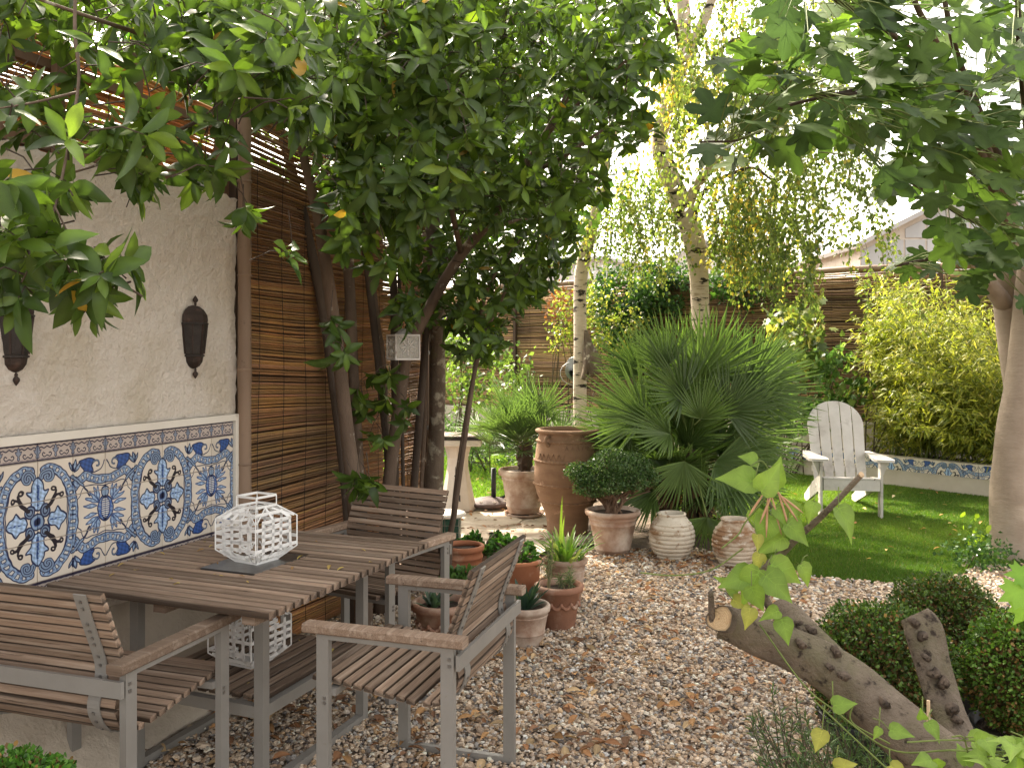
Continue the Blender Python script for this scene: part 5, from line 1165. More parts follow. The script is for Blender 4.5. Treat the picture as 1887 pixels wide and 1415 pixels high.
for pts, w in (([(1262, 190, 9.6), (1330, 90, 9.1), (1390, 70, 8.8), (1470, 95, 8.5)], [8, 7, 6, 4]), ([(1240, 260, 9.7), (1330, 205, 9.2), (1440, 170, 8.8), (1560, 180, 8.4)], [8, 7, 5, 4]),
               ([(1275, 420, 9.8), (1300, 350, 9.4), (1380, 310, 9.0), (1420, 330, 8.8)], [9, 8, 6, 4]), ([(1250, 60, 9.6), (1200, 20, 9.4), (1140, 40, 9.2)], [8, 6, 4]), ([(1258, 130, 9.6), (1245, 50, 9.3), (1210, -30, 9.1)], [9, 8, 6])):
    br(b1, pts, w, 'branch', 'bark_dark')
S = starts([(1210, -60), (1570, -60), (1540, 120), (1400, 200), (1240, 120)], 170, 7.6, 10.4); Ls = rng.uniform(.5, 1.5, len(S))
S2 = starts([(1300, 250), (1480, 220), (1500, 330), (1480, 420), (1330, 400)], 100, 8.4, 10.2); Ls2 = rng.uniform(.6, 1.15, len(S2))
S3 = starts([(1480, 150), (1610, 150), (1610, 330), (1500, 330)], 34, 8.2, 9.6); Ls3 = rng.uniform(.7, 1.7, len(S3))
S4 = starts([(1300, 380), (1460, 360), (1460, 470), (1330, 470)], 48, 8.6, 10.2); Ls4 = rng.uniform(.3, .7, len(S4))
S5 = starts([(1180, 40), (1300, 20), (1290, 200), (1200, 280), (1170, 180)], 46, 8.8, 10.4); Ls5 = rng.uniform(.3, .8, len(S5))
hanging(b1, S+S2+S3+S4, np.r_[Ls, Ls2, Ls3, Ls4], 0, 62, .052, BC, BW)
hanging(b1, S5+starts([(1330, 240), (1400, 260), (1400, 420), (1340, 420)], 24, 8.8, 9.8), np.r_[Ls5, rng.uniform(.5, 1.0, 24)], 0, 60, .05, [(.55, .42, .08), (.5, .34, .07), (.25, .28, .05), (.15, .2, .04)], [.45, .2, .2, .15], name='autumn_foliage')
b2 = thing('birch_tree', (.83, 10.6, 0), 'slimmer birch with rough dark scars between the potted palm and the fan palm clump', 'tree', 'birches near the back fence')
br(b2, [(1069, 880, 10.6), (1069, 700, 10.6), (1069, 600, 10.6), (1069, 540, 10.6), (1075, 480, 10.6), (1090, 420, 10.55), (1105, 360, 10.5), (1120, 280, 10.4), (1150, 180, 10.3), (1190, 60, 10.2)], [24, 24, 24, 25, 25, 22, 18, 16, 14, 10])
br(b2, [(1100, 690, 10.4), (1092, 660, 10.42), (1085, 635, 10.5), (1078, 610, 10.56)], [26, 22, 14, 8], 'burl', 'bark_mottled', .15)
br(b2, [(1075, 700, 10.4), (1082, 670, 10.42), (1078, 645, 10.5)], [14, 14, 8], 'burl', 'bark_mottled', .15)
S = starts([(1000, 280), (1230, 250), (1240, 380), (1150, 420), (1010, 400)], 110, 9.2, 11.2)
hanging(b2, S+starts([(1140, 300), (1260, 300), (1250, 420), (1150, 420)], 36, 9.2, 11), np.r_[rng.uniform(.35, 1.0, 110), rng.uniform(.4, .9, 36)], 0, 70, .046, BC, BW)

# ------------------------------------------------------------------ fig tree on the right
fig = thing('fig_tree', (3.68, 6.38, 0), 'fig tree with smooth pale trunk and large lobed leaves at the right edge', 'tree')
FY = 6.38
def fpath(pts, w, nm, mat='bark_fig', noise=.035, seg=16): return trunk(fig, bpath(pts), [a*.5*p[2]/F for a, p in zip(w, pts)], mat, nm, seg, noise)
fpath([(1872, 1065, FY), (1872, 1025, FY), (1871, 940, FY), (1870, 870, FY), (1872, 800, FY), (1882, 720, FY-.02), (1893, 620, FY-.06), (1903, 500, FY-.12), (1915, 380, FY-.2)], [120, 92, 82, 76, 70, 62, 56, 50, 42], 'trunk')
fpath([(1885, 790, FY), (1877, 720, FY+.05), (1866, 640, FY+.1), (1856, 570, FY+.12), (1852, 510, FY+.12), (1858, 470, FY+.1), (1862, 420, FY), (1858, 330, FY-.1), (1830, 220, FY-.3)], [40, 46, 46, 46, 48, 44, 30, 24, 18], 'trunk')
fpath([(1852, 560, FY+.1), (1828, 530, FY+.02), (1812, 505, FY-.02)], [36, 30, 24], 'branch_stub')
fpath([(1858, 480, FY+.1), (1880, 460, FY), (1900, 440, FY-.2)], [36, 30, 24], 'limb')
FIGL = []
for pts, w in (([(1862, 430, 6.3), (1800, 260, 5.6), (1770, 155, 5.2), (1700, 110, 4.9), (1620, 45, 4.6), (1540, 0, 4.4), (1480, -40, 4.2)], [22, 16, 13, 11, 10, 9, 7]),
               ([(1862, 400, 6.2), (1790, 200, 5.4), (1720, 70, 5.0), (1685, 0, 4.8), (1680, -60, 4.7)], [20, 15, 12, 11, 9]), ([(1858, 330, 6.2), (1770, 120, 5.3), (1740, 0, 5.0)], [16, 12, 9]),
               ([(1770, 170, 5.3), (1620, 172, 4.9), (1520, 175, 4.6), (1450, 170, 4.4)], [10, 9, 8, 6]), ([(1600, 160, 4.8), (1420, 205, 4.5), (1370, 255, 4.3), (1290, 262, 4.2)], [7, 6, 5, 4]),
               ([(1860, 430, 6.2), (1780, 400, 5.7), (1720, 360, 5.4), (1650, 320, 5.2)], [14, 11, 9, 6]), ([(1858, 480, 6.3), (1780, 470, 5.9), (1700, 480, 5.6), (1650, 490, 5.4)], [10, 8, 6, 5]),
               ([(1740, 160, 5.2), (1650, 145, 4.9), (1560, 120, 4.6)], [8, 6, 5]), ([(1900, 300, 5.9), (1880, 100, 5.0), (1875, -40, 4.5)], [16, 12, 9]), ([(1850, 350, 6.1), (1760, 300, 5.2), (1690, 230, 4.8)], [10, 8, 6])):
    FIGL += list(fpath(pts, w, 'branch', 'bark' if w[0] > 18 else 'bark_dark', seg=8))
fr_ = [([(1540, -60), (1887, -60), (1930, 60), (1930, 330), (1800, 330), (1700, 240), (1620, 200), (1560, 90)], 190, 3.8, 6.0), ([(1430, -60), (1600, -60), (1620, 120), (1500, 100), (1440, 40)], 40, 3.8, 5.0),
       ([(1490, 140), (1700, 130), (1760, 240), (1740, 370), (1640, 360), (1600, 290), (1500, 230)], 66, 4.0, 5.4), ([(1330, 110), (1420, 50), (1480, 90), (1480, 220), (1440, 270), (1380, 300), (1290, 280), (1290, 250), (1370, 200)], 44, 3.9, 4.8),
       ([(1700, 300), (1930, 280), (1930, 470), (1800, 500), (1740, 460), (1720, 400)], 64, 4.8, 6.2), ([(1720, 440), (1780, 410), (1830, 500), (1790, 530), (1700, 500), (1660, 490)], 18, 5.2, 6.0), ([(1870, 470), (1930, 470), (1930, 560), (1880, 560)], 5, 5.6, 6.0)]
P = []; D = []; Nn = []; tw = MB(); FL = np.array(FIGL)
for poly, n, Ya, Yb in fr_:
    for (a, b), y in zip(sample_poly(poly, n), rng.uniform(Ya, Yb, n)):
        c = at(a, b, y); j = FL[np.argmin(((FL-c)**2).sum(1))]; v = c-j
        if np.linalg.norm(v) > .5: j = c-nrm(v)*.3
        d = nrm(nrm(c-j)*np.array([1, 1, .4])+rng.normal(0, .35, 3)+np.array([0, -.2, -.35])); pet = .09; tw.tube([j, (j+c)/2+np.array([0, 0, .02]), c], [.004, .003, .0022], 4, (1, 1, 1), cap=False)
        P.append(c); D.append(d); Nn.append(np.array([0, -.45, .9])+rng.normal(0, .38, 3))
tw.build('leaf_stalk', M_['green_stem'], fig, kind='stuff', world=True)
P = np.array(P); n = len(P)
place_leaves(fig, 'fig', FIG, 'fig_leaf', [(.052, .09, .025), (.066, .108, .028), (.044, .076, .024), (.085, .135, .036), (.11, .17, .03), (.05, .085, .032)], [3, 3, 3, 2, 1.2, 2], 'leaf', P, np.array(D), np.array(Nn), .168*rng.uniform(.7, 1.35, n), 298)

# ------------------------------------------------------------------ fan palms
def fan_mesh(nseg, arc, split, seed):
    r_ = np.random.default_rng(seed); mb = MB()
    for k in range(nseg):
        a = -arc/2+arc*k/(nseg-1); L = (1-.22*(abs(a)/(arc/2))**2)*r_.uniform(.9, 1.05); wd = .040; z0 = .34*abs(math.sin(a))**1.3
        d = np.array([math.sin(a), math.cos(a)]); n = np.array([d[1], -d[0]]); V = []; Cc = []; wd = .026
        st = [(0, .004), (.18, .016), (.5, wd*.78), (.78, wd*.45), (1.0, .001)]; dz = r_.uniform(-.05, .05); tw_ = r_.uniform(-.02, .02)
        for i, (u, w_) in enumerate(st):
            p = d*u*L+n*tw_*u*u*3; z = -.05*u*u+z0*u+dz*u*u
            V += [(*(p-n*w_), z+w_*.55), (*p, z), (*(p+n*w_), z+w_*.55)]; g = r_.uniform(.9, 1.1); cc = [.88*g, 1.2*g, .88*g]
            if i == 4: cc = [1.15, 1.3, 1.15]
            Cc += [[c]*3 for c in cc]
        Q = []
        for i in range(4): b = i*3; Q += [(b, b+1, b+4, b+3), (b+1, b+2, b+5, b+4)]
        c = np.array(Cc); mb.add(V, Q, c)
    return mb
def palm_mats(cols): return cols
FANS = {}
def fan_variants(key, cols, nseg=30, arc=3.5):
    FANS[key] = []
    for i, c in enumerate(cols):
        mb = fan_mesh(nseg, arc*(.85+.1*(i % 3)), 0, i+3); mb.Cc = [x*np.array(c) for x in mb.Cc]; FANS[key].append(mb.mesh('frond_blade', M_['blade'], False))
def frond(parent, key, vi, hub, d, n, R, root, pet_r=.008):
    t_ = frames(np.array([d]), np.array([n]))[0]*R; Mx = Matrix(np.vstack([np.c_[t_, hub], [0, 0, 0, 1]]).tolist())
    hub = np.array(hub); root = np.array(root); mid = (root+hub)/2+np.array([0, 0, .12*np.linalg.norm(hub-root)])-nrm(d)*.1*0
    mb = MB(); mb.tube(smooth_path([root, mid, hub], 6), np.linspace(pet_r*1.5, pet_r*.7, 13), 5, cap=False); f = mb.build('frond', M_['green_stem'], parent, True, world=True)
    o = bpy.data.objects.new('fan_blade', FANS[key][vi]); C.objects.link(o); o.parent = f; o.matrix_basis = Mx
    return o
PC = [(.085, .135, .035), (.11, .17, .045), (.065, .105, .03), (.135, .2, .06), (.095, .15, .045)]
fan_variants('big', PC, 37, 2.85); fan_variants('small', [(.085, .13, .045), (.105, .155, .055), (.065, .105, .04)], 24, 3.6)
CP = np.array([1.47, 7.35, 0])
palm = thing('fan_palm_clump', CP, 'huge dwarf fan palm clump with many green fans in the middle of the garden', 'palm')
for k in range(7):
    a = k*.9+.2; r = .16; b = CP+np.array([r*math.cos(a), r*math.sin(a), -.03]); P, rr = smooth_path([b, b+np.array([.03*math.cos(a), 0, .25]), b+np.array([.08*math.cos(a), .05*math.sin(a), .5+.12*(k % 3)])], 5, [.05, .055, .04]); mb = MB(); mb.tube(P, rr, 9, noise=.18, nfreq=14); mb.build('trunk', M_['dark_wood'], palm, world=True)
mb = MB()
for k in range(260):
    a = rng.uniform(0, 6.28); r = rng.uniform(.1, .26); z = rng.uniform(.02, .6); b = CP+np.array([r*math.cos(a), r*math.sin(a), z]); mb.inst(*LANCE, frames(np.array([[math.cos(a), math.sin(a), rng.uniform(-1.2, .6)]]), np.array([[0, 0, 1.]]))*rng.uniform(.1, .26), b[None], np.array([[.2, .13, .06]]))
mb.build('dead_leaf_base', M_['dry'], palm, kind='stuff', world=True)
def crown(r=.12): return CP+np.array([rng.normal(0, r), rng.normal(0, r), rng.uniform(.35, .65)])
exp_ = [(1227, 677, -.45, -.9, 118, 7.0), (1285, 702, .03, -1, 142, 7.1), (1258, 728, -.75, -.65, 120, 6.8), (1188, 772, -.93, -.36, 136, 6.9), (1355, 715, .72, -.7, 138, 7.3), (1372, 722, .97, -.22, 150, 7.1),
        (1292, 772, .08, -1, 88, 6.7), (1222, 862, -.7, -.7, 90, 6.9), (1352, 800, .98, .12, 140, 7.0), (1320, 850, .8, .5, 130, 6.8), (1205, 905, -.9, .2, 110, 6.9), (1303, 952, .0, 1, 68, 6.35), (1315, 690, .38, -.92, 135, 7.3),
        (1250, 700, -.2, -1, 120, 7.4), (1400, 770, .95, -.5, 110, 7.4), (1160, 800, -.9, .1, 120, 7.2), (1235, 800, -.8, -.2, 110, 6.7), (1340, 760, .9, -.45, 120, 6.9), (1262, 850, -.2, .95, 100, 6.7), (1345, 880, .55, .85, 115, 6.8), (1180, 690, -.7, -.7, 105, 7.5), (1395, 690, .75, -.6, 105, 7.7)]
for i, (a, b, dx, dy, R, Y) in enumerate(exp_):
    hub = at(a, b, Y); sd = rng.uniform(-.35, .15); d = nrm(np.array([dx, sd, -dy])); side = nrm(np.array([-d[2], 0, d[0]])); n = nrm(np.cross(side, d)); n = n if n[1] < 0 else -n
    n = nrm(n+np.array([0, 0, .75])+rng.normal(0, .22, 3)); frond(palm, 'big', i % 5, hub, d, n, R*Y/F, crown())
for k in range(44):
    a = rng.uniform(0, 6.28); el = rng.uniform(-.15, 1.4); d = np.array([math.cos(a)*math.cos(el), math.sin(a)*math.cos(el), math.sin(el)]); L = rng.uniform(.3, .62); c = crown(.06); hub = c+d*L+np.array([0, 0, -.12*L])
    d2 = nrm(d+rng.normal(0, .2, 3)+np.array([0, 0, .15])); n = nrm(np.array([0, 0, 1.])-d2*d2[2]+rng.normal(0, .45, 3)+np.array([0, -.1, 0])); frond(palm, 'big', k % 5, hub, d2, n, rng.uniform(.42, .6), c)
sp = thing('potted_fan_palm', (pal[0], pal[1], .39), 'small fan palm growing in the large saucer pot left of the storage jar', 'palm')
c0 = np.array([pal[0], pal[1], .42])
mb = MB(); P, rr = smooth_path([c0+np.array([0, 0, -.03]), c0+np.array([.01, 0, .1]), c0+np.array([0, 0, .26])], 5, [.06, .075, .05]); mb.tube(P, rr, 10, noise=.2, nfreq=20); mb.build('trunk', M_['dark_wood'], sp, world=True)
for k in range(34):
    a = rng.uniform(0, 6.28); el = rng.uniform(.0, 1.4); d = np.array([math.cos(a)*math.cos(el), math.sin(a)*math.cos(el), math.sin(el)]); L = rng.uniform(.22, .48); c = c0+np.array([rng.normal(0, .03), rng.normal(0, .03), .22]); hub = c+d*L+np.array([0, 0, -.06])
    d2 = nrm(d+rng.normal(0, .2, 3)+np.array([0, 0, -.1])); n = nrm(np.array([0, -.2, 1.])-d2*d2[2]+rng.normal(0, .3, 3)); frond(sp, 'small', k % 3, hub, d2, n, rng.uniform(.28, .42), c, .005)

# ------------------------------------------------------------------ box balls, cloud bush, shrubs
def ball(name, c, r, n, label, cols, size=.014, squash=1.0, cat='shrub', group=None, inner=True, pot_=True):
    c = np.array(c, float); t = thing(name, (c[0], c[1], 0), label, cat, group)
    d = rand_dirs(n); rad = r*(1-.16*np.abs(rng.normal(size=n)))*(1+.07*np.sin(d[:, 0]*7+c[0]*3)*np.sin(d[:, 2]*6+c[1])+.04*np.sin(d[:, 1]*15+d[:, 0]*8)); P = c+d*rad[:, None]*np.array([1, 1, squash])
    cc = np.array(cols)[rng.integers(0, len(cols), n)]*rng.uniform(.6, 1.35, (n, 1)); low = rng.uniform(size=n) < np.clip(.2-.35*d[:, 2], .08, .6); cc[low] = np.array([(.22, .13, .05), (.15, .09, .035), (.3, .18, .07)])[rng.integers(0, 3, low.sum())]
    mb = MB(); mb.inst(*ROUND, frames(nrm(d+rng.normal(0, .7, (n, 3))), d+rng.normal(0, .7, (n, 3)))*(size*rng.uniform(.7, 1.3, n))[:, None, None], P, cc); mb.build('foliage', M_['leaf'], t, True, 'stuff', world=True)
    tw = MB()
    for k in range(170):
        q = rand_dirs(1)[0]; b = c-np.array([0, 0, r*.75*squash]); e = c+q*r*.86*np.array([1, 1, squash]); tw.tube([b, (b+e)/2+q*.03, e], [.004, .003, .0015], 4, cap=False)
    tw.build('twig', M_['stem'], t, kind='stuff', world=True)
    if inner:
        m = n//2; d = rand_dirs(m); P = c+d*(r*rng.uniform(.55, .88, m))[:, None]*np.array([1, 1, squash]); cc = np.array([(.14, .085, .035), (.06, .06, .02), (.2, .12, .05)])[rng.integers(0, 3, m)]
        mb = MB(); mb.inst(*ROUND, frames(rand_dirs(m), rand_dirs(m))*(size*1.4), P, cc); mb.build('inner_leaf', M_['dry'], t, kind='stuff', world=True)
    return t
BG = [(.06, .11, .024), (.08, .14, .03), (.042, .078, .02), (.12, .2, .04)]
def black_pot(x, y, r, label):
    pot('plastic_pot', (x, y, 0), rims(r*.8, 0, r, .16, .03, .01), 'plastic', label, soil_z=.13, soil_r=r*.92, group='black plastic pots under the box balls')
ball('box_ball', (1.38, 3.25, .305), .27, 17000, 'clipped box ball with brown inner leaves behind the pruned fig log', BG, group='clipped box balls', squash=.95)
black_pot(1.38, 3.25, .22, 'black plastic pot under the left box ball')
ball('box_ball', (1.86, 3.72, .29), .26, 15000, 'box ball behind the upright cut stub, farthest of the three', [(.05, .085, .02), (.065, .11, .025), (.085, .14, .03)], group='clipped box balls')
black_pot(1.86, 3.72, .2, 'black plastic pot under the farthest box ball')
ball('box_ball', (1.86, 3.10, .345), .235, 15000, 'bright green box ball cut by the right edge of the frame', [(.075, .15, .025), (.10, .19, .03), (.06, .12, .022), (.14, .25, .045)], group='clipped box balls')
black_pot(1.86, 3.10, .2, 'black plastic pot under the box ball at the right edge')
cb_ = thing('cloud_bush', (bx[0], bx[1], .3), 'small leaved clipped bush with twiggy stems in the limed terracotta pot', 'shrub')
cx0 = np.array([bx[0], bx[1], 0]); lobes = [(-.17, -.02, .56, .13), (.0, -.05, .64, .16), (.14, .02, .61, .15), (.25, .0, .54, .09), (-.26, 0, .60, .09), (.05, .08, .58, .17), (-.04, -.12, .52, .12), (-.18, -.06, .48, .10), (.13, -.1, .53, .10), (-.08, -.05, .47, .09)]
for x, y, z, r in lobes:
    e = cx0+np.array([x, y, z-.04])
    for q in range(3):
        tw = MB(); P, rr = smooth_path([cx0+np.array([rng.normal(0, .03), rng.normal(0, .03), .29]), cx0+np.array([x*.35+rng.normal(0, .03), y*.4, .40]), e+rng.normal(0, .03, 3)], 5, [.011, .008, .004]); tw.tube(P, rr, 6, noise=.1); tw.build('stem', M_['brown_wood'], cb_, True, world=True)
tw = MB(); V = []; Dn = []; cc = []
for x, y, z, r in lobes:
    n = int(26000*r*r*4.2); d = rand_dirs(n); d[:, 2] = np.abs(d[:, 2])*np.where(rng.uniform(size=n) < .7, 1, -.5); P = cx0+np.array([x, y, z])+d*(r*rng.uniform(.6, 1.08, n))[:, None]*np.array([1.1, 1.1, .85]); V.append(P); Dn.append(nrm(d))
    for k in range(26):
        q = rand_dirs(1)[0]; c = cx0+np.array([x, y, z]); tw.tube([c-np.array([0, 0, r*.8]), c+q*r*.8], [.003, .0015], 4, cap=False)
V = np.vstack(V); Dn = np.vstack(Dn); n = len(V); cc = np.array([(.06, .115, .03), (.09, .16, .05), (.04, .085, .025), (.14, .2, .09)])[rng.integers(0, 4, n)]*rng.uniform(.7, 1.3, (n, 1))
mb = MB(); mb.inst(*ROUND, frames(nrm(Dn+rng.normal(0, .8, (n, 3))), Dn+rng.normal(0, .6, (n, 3)))*(.017*rng.uniform(.7, 1.3, n))[:, None, None], V, cc); mb.build('foliage', M_['leaf'], cb_, True, 'stuff', world=True); tw.build('twig', M_['brown_wood'], cb_, kind='stuff', world=True)

# bamboo
bam = thing('bamboo_clump', (4.45, 10.15, .26), 'yellow green bamboo thicket filling the tiled planter at right', 'bamboo')
Pq = []; Dq = []; culm = MB()
def bam_culms(poly_top, n, s0, s1):
    for k in range(n):
        s = rng.uniform(s0, s1); b = pp(s, -rng.uniform(.2, .85), .25); q = sample_poly(poly_top, 1)[0]; Y = b[1]+rng.uniform(-.35, .25); e = at(q[0], q[1], Y); mid = b*.5+e*.5+np.array([0, 0, .12]); P = smooth_path([b, mid, e], 10)
        culm.tube(P, np.linspace(.006, .0025, len(P)), 5, cap=False); m = rng.integers(70, 120); u = rng.uniform(.12, 1, m)*(len(P)-1.01); i = u.astype(int); c = P[i]+(P[i+1]-P[i])*(u-i)[:, None]
        az = rng.uniform(0, 6.28, m); out = np.c_[np.cos(az), np.sin(az)*.8, rng.uniform(-.3, .5, m)]; c = c+out*rng.uniform(.03, .2, (m, 1))
        for j in range(m):
            kk = rng.integers(2, 5)
            for z_ in range(kk): Pq.append(c[j]+rng.normal(0, .012, 3)); Dq.append(out[j]+rng.normal(0, .55, 3)+np.array([0, 0, -.25]))
bam_culms([(1600, 500), (1840, 500), (1845, 760), (1600, 760), (1590, 620)], 95, -.55, 1.6)
bam_culms([(1640, 580), (1740, 560), (1840, 600), (1840, 800), (1640, 800)], 60, -.4, 1.6)
bam_culms([(1590, 500), (1650, 480), (1700, 530), (1640, 640), (1590, 600)], 12, -.5, .2)
n = len(Pq); cc = np.array([(.27, .29, .04), (.35, .35, .05), (.19, .22, .03), (.42, .37, .08), (.13, .165, .03)])[rng.choice(5, n, p=[.3, .25, .22, .08, .15])]*rng.uniform(.75, 1.25, (n, 1))
mb = MB(); mb.inst(*LANCE, frames(np.array(Dq), rand_dirs(n)*.6+np.array([0, -.3, .8]))*(.098*rng.uniform(.6, 1.25, n))[:, None, None]*np.array([1.25, 1, 1]), np.array(Pq), cc); mb.build('foliage', M_['thin_leaf'], bam, False, 'stuff', world=True); culm.build('culm', M_['green_stem'], bam, kind='stuff', world=True)

# climbers and shrubs along the fence
def climber(name, label, poly, n, Ya, Yb, shape, mat, cols, size, cat='climber', flat=.2, down=.4, stems=8, ground=None, spread=(.07, .06, .07), nc=None):
    cs = bush_centers(poly, nc or max(12, n//45), Ya, Yb); c = np.mean(cs, 0); g = ground if ground is not None else (c[0], c[1], 0)
    t = thing(name, g, label, cat); leaf_cloud(t, cs, spread, n, shape, mat, cols, size, flat, down=down)
    for k in range(stems):
        e = cs[rng.integers(len(cs))]; b = np.array(g, float)+np.array([rng.normal(0, .12), rng.normal(0, .08), 0]); tw = MB(); P, rr = smooth_path([b, (b+e)/2+rng.normal(0, .08, 3), e], 8, [.009, .007, .004]); tw.tube(P, rr, 5, noise=.1); tw.build('stem', M_['stem'], t, True, world=True)
    return t
def fY(px):   # depth of the fence behind a pixel column
    k = (px-CX)/F; s = (k*FA[1]-FA[0])/(FD[0]-k*FD[1]); return FA[1]+FD[1]*s
climber('jasmine_climber', 'dark glossy climber over the fence top between the two birches', [(1085, 505), (1140, 490), (1275, 490), (1270, 560), (1200, 600), (1160, 650), (1110, 640), (1090, 560)], 5200, 12.3, 13.2, DIAMOND, 'leaf', [(.03, .07, .02), (.045, .1, .025), (.06, .12, .04)], .075, ground=(2.0, 13.1, 0), nc=130)
climber('jasmine_climber', 'thin dark climber trailing along the fence top right of the large birch', [(1300, 500), (1440, 490), (1480, 520), (1400, 560), (1310, 545)], 1300, 11.8, 12.3, DIAMOND, 'leaf', [(.035, .08, .02), (.05, .11, .025)], .07, ground=(3.4, 12.2, 0), nc=50)
climber('yellow_vine', 'yellow green vine with small leaves left of the jasmine on the fence', [(1020, 545), (1065, 520), (1160, 545), (1190, 590), (1160, 640), (1120, 650), (1060, 620), (1020, 640)], 1500, 11.6, 12.4, DIAMOND, 'thin_leaf', [(.2, .24, .04), (.13, .18, .035), (.28, .26, .06)], .055, ground=(.9, 12.4, 0), nc=60)
climber('withered_vine', 'brown withered vine hanging on the fence beside the slim birch', [(1015, 535), (1040, 520), (1045, 600), (1025, 590)], 260, 12.0, 12.6, DIAMOND, 'dry', [(.3, .13, .05), (.22, .1, .04)], .06, ground=(.6, 12.6, 0), stems=3)
climber('maple_shrub', 'loose shrub with yellow lobed leaves between the palm clump and the bamboo', [(1420, 580), (1500, 570), (1540, 620), (1520, 700), (1450, 700), (1420, 640)], 300, 9.9, 10.8, MAPLE, 'thin_leaf', [(.12, .165, .045), (.2, .23, .05), (.09, .13, .04), (.3, .28, .07)], .12, cat='shrub', ground=(3.4, 10.9, 0), spread=(.1, .1, .1))
climber('green_shrub', 'mid green broad leaved shrub behind the white garden chair', [(1440, 660), (1600, 650), (1620, 730), (1560, 790), (1440, 800)], 900, 9.7, 10.7, HEART, 'thin_leaf', [(.07, .14, .035), (.1, .18, .05), (.14, .2, .05)], .085, cat='shrub', ground=(3.5, 10.7, 0), spread=(.1, .1, .1))
climber('lime_shrub', 'lime yellow lobed leaves in front of the fence beside the bamboo', [(1590, 610), (1660, 600), (1650, 650), (1600, 660)], 110, 9.6, 10.0, MAPLE, 'thin_leaf', [(.26, .29, .04), (.2, .25, .04)], .11, cat='shrub', ground=(4.2, 10.2, .25), stems=3)
climber('leafy_shrub', 'loose green shrub at the fence foot behind the potted fan palm', [(825, 600), (935, 620), (960, 700), (880, 740), (825, 720)], 1500, 9.6, 11.5, DIAMOND, 'thin_leaf', [(.06, .105, .025), (.09, .14, .03), (.13, .18, .04)], .075, cat='shrub', ground=(-.5, 11, 0), spread=(.12, .12, .1))
climber('fern_bed', 'low feathery ferns along the far edge of the back lawn', [(815, 765), (900, 760), (960, 800), (1000, 820), (960, 845), (820, 850)], 2600, 10.6, 12.2, LANCE, 'thin_leaf', [(.05, .10, .03), (.075, .13, .035)], .12, cat='fern', ground=(-.3, 11.6, 0), flat=.5, down=-.2, spread=(.12, .12, .08))
climber('palm_understorey', 'dark leafy undergrowth beneath the fan palm clump', [(1180, 900), (1400, 900), (1440, 990), (1300, 1000), (1180, 960)], 1500, 7.3, 8.6, LANCE, 'leaf', [(.03, .07, .02), (.05, .1, .02)], .12, cat='undergrowth', ground=(1.6, 8.0, 0), flat=.4, down=0, stems=2)
climber('ivy_patch', 'low ivy and litter at the foot of the fig trunk', [(1760, 1010), (1800, 985), (1850, 1010), (1860, 1050), (1800, 1060)], 900, 5.9, 6.25, DIAMOND, 'leaf', [(.04, .09, .025), (.06, .12, .03)], .035, cat='ivy', ground=(3.2, 6.1, 0), stems=3, spread=(.08, .06, .03))
climber('lime_sprig', 'thin sprig with round lime leaves on the lawn left of the fig trunk', [(1785, 945), (1800, 940), (1800, 1000), (1790, 1000)], 16, 6.1, 6.2, ROUND, 'thin_leaf', [(.25, .36, .03)], .06, cat='sprig', ground=(3.27, 6.15, 0), stems=0, spread=(.03, .02, .03))
# soil under the palm clump
th = np.linspace(0, 2*np.pi, 24, endpoint=False); flat('palm_bed', [(1.35+.95*math.cos(a), 7.55+1.0*math.sin(a)*(1+.1*math.sin(3*a))) for a in th], .0005, M_['earth'])

# ------------------------------------------------------------------ small potted plants
def blades(t, c, n, L, wd, cols, up=.6, droop=.5, nm='leaf', r0=.05, world=True, thick=0):
    mb = MB()
    for k in range(n):
        a = rng.uniform(0, 6.28); el = rng.uniform(up, 1.5); d = np.array([math.cos(a)*math.cos(el), math.sin(a)*math.cos(el), math.sin(el)]); b = np.array(c)+np.array([math.cos(a), math.sin(a), 0])*rng.uniform(0, r0); l = L*rng.uniform(.6, 1.15); sd_ = nrm(np.cross(d, [0, 0, 1]))
        V = []; m = 6
        for i in range(m):
            u = i/(m-1); p = b+d*l*u+np.array([math.cos(a), math.sin(a), 0])*droop*l*u*u*.3+np.array([0, 0, -droop*l*u**2.2*.45]); w_ = wd*(math.sin(math.pi*(.18+.8*u))**.7)*(1 if i < m-1 else .03)
            V += [p-sd_*w_+np.array([0, 0, w_*.4]), p, p+sd_*w_+np.array([0, 0, w_*.4])]
        Q = []
        for i in range(m-1): q = i*3; Q += [(q, q+1, q+4, q+3), (q+1, q+2, q+5, q+4)]
        mb.add(V, Q, np.array(cols[rng.integers(len(cols))])*rng.uniform(.8, 1.25))
    return mb.build(nm, M_['blade'], t, False, 'stuff', world=world)
def P1(px, Y, z): return (float((px-CX)/F*Y), Y, z)
t = thing('lily_plant', P1(1042, 5.25, .24), 'tall strappy lily leaves, some cut short, in the stained terracotta pot', 'plant')
blades(t, P1(1042, 5.25, .23), 70, .27, .010, [(.13, .24, .03), (.2, .3, .05), (.09, .19, .03), (.33, .38, .12)], .75, .6, r0=.10); blades(t, P1(1030, 5.25, .23), 3, .42, .008, [(.25, .35, .05)], 1.35, .2, r0=.03)
t = thing('agave', P1(968, 4.5, .17), 'dark pointed agave rosette in the banded terracotta pot', 'plant'); blades(t, P1(968, 4.5, .165), 26, .15, .015, [(.035, .07, .045), (.05, .09, .05)], .35, .1, r0=.02)
t = thing('agave', P1(812, 4.5, .18), 'small grey green agave in the relief bowl behind the chair frame', 'plant'); blades(t, P1(800, 4.5, .18), 22, .13, .013, [(.05, .09, .06), (.08, .13, .08)], .35, .15, r0=.03)
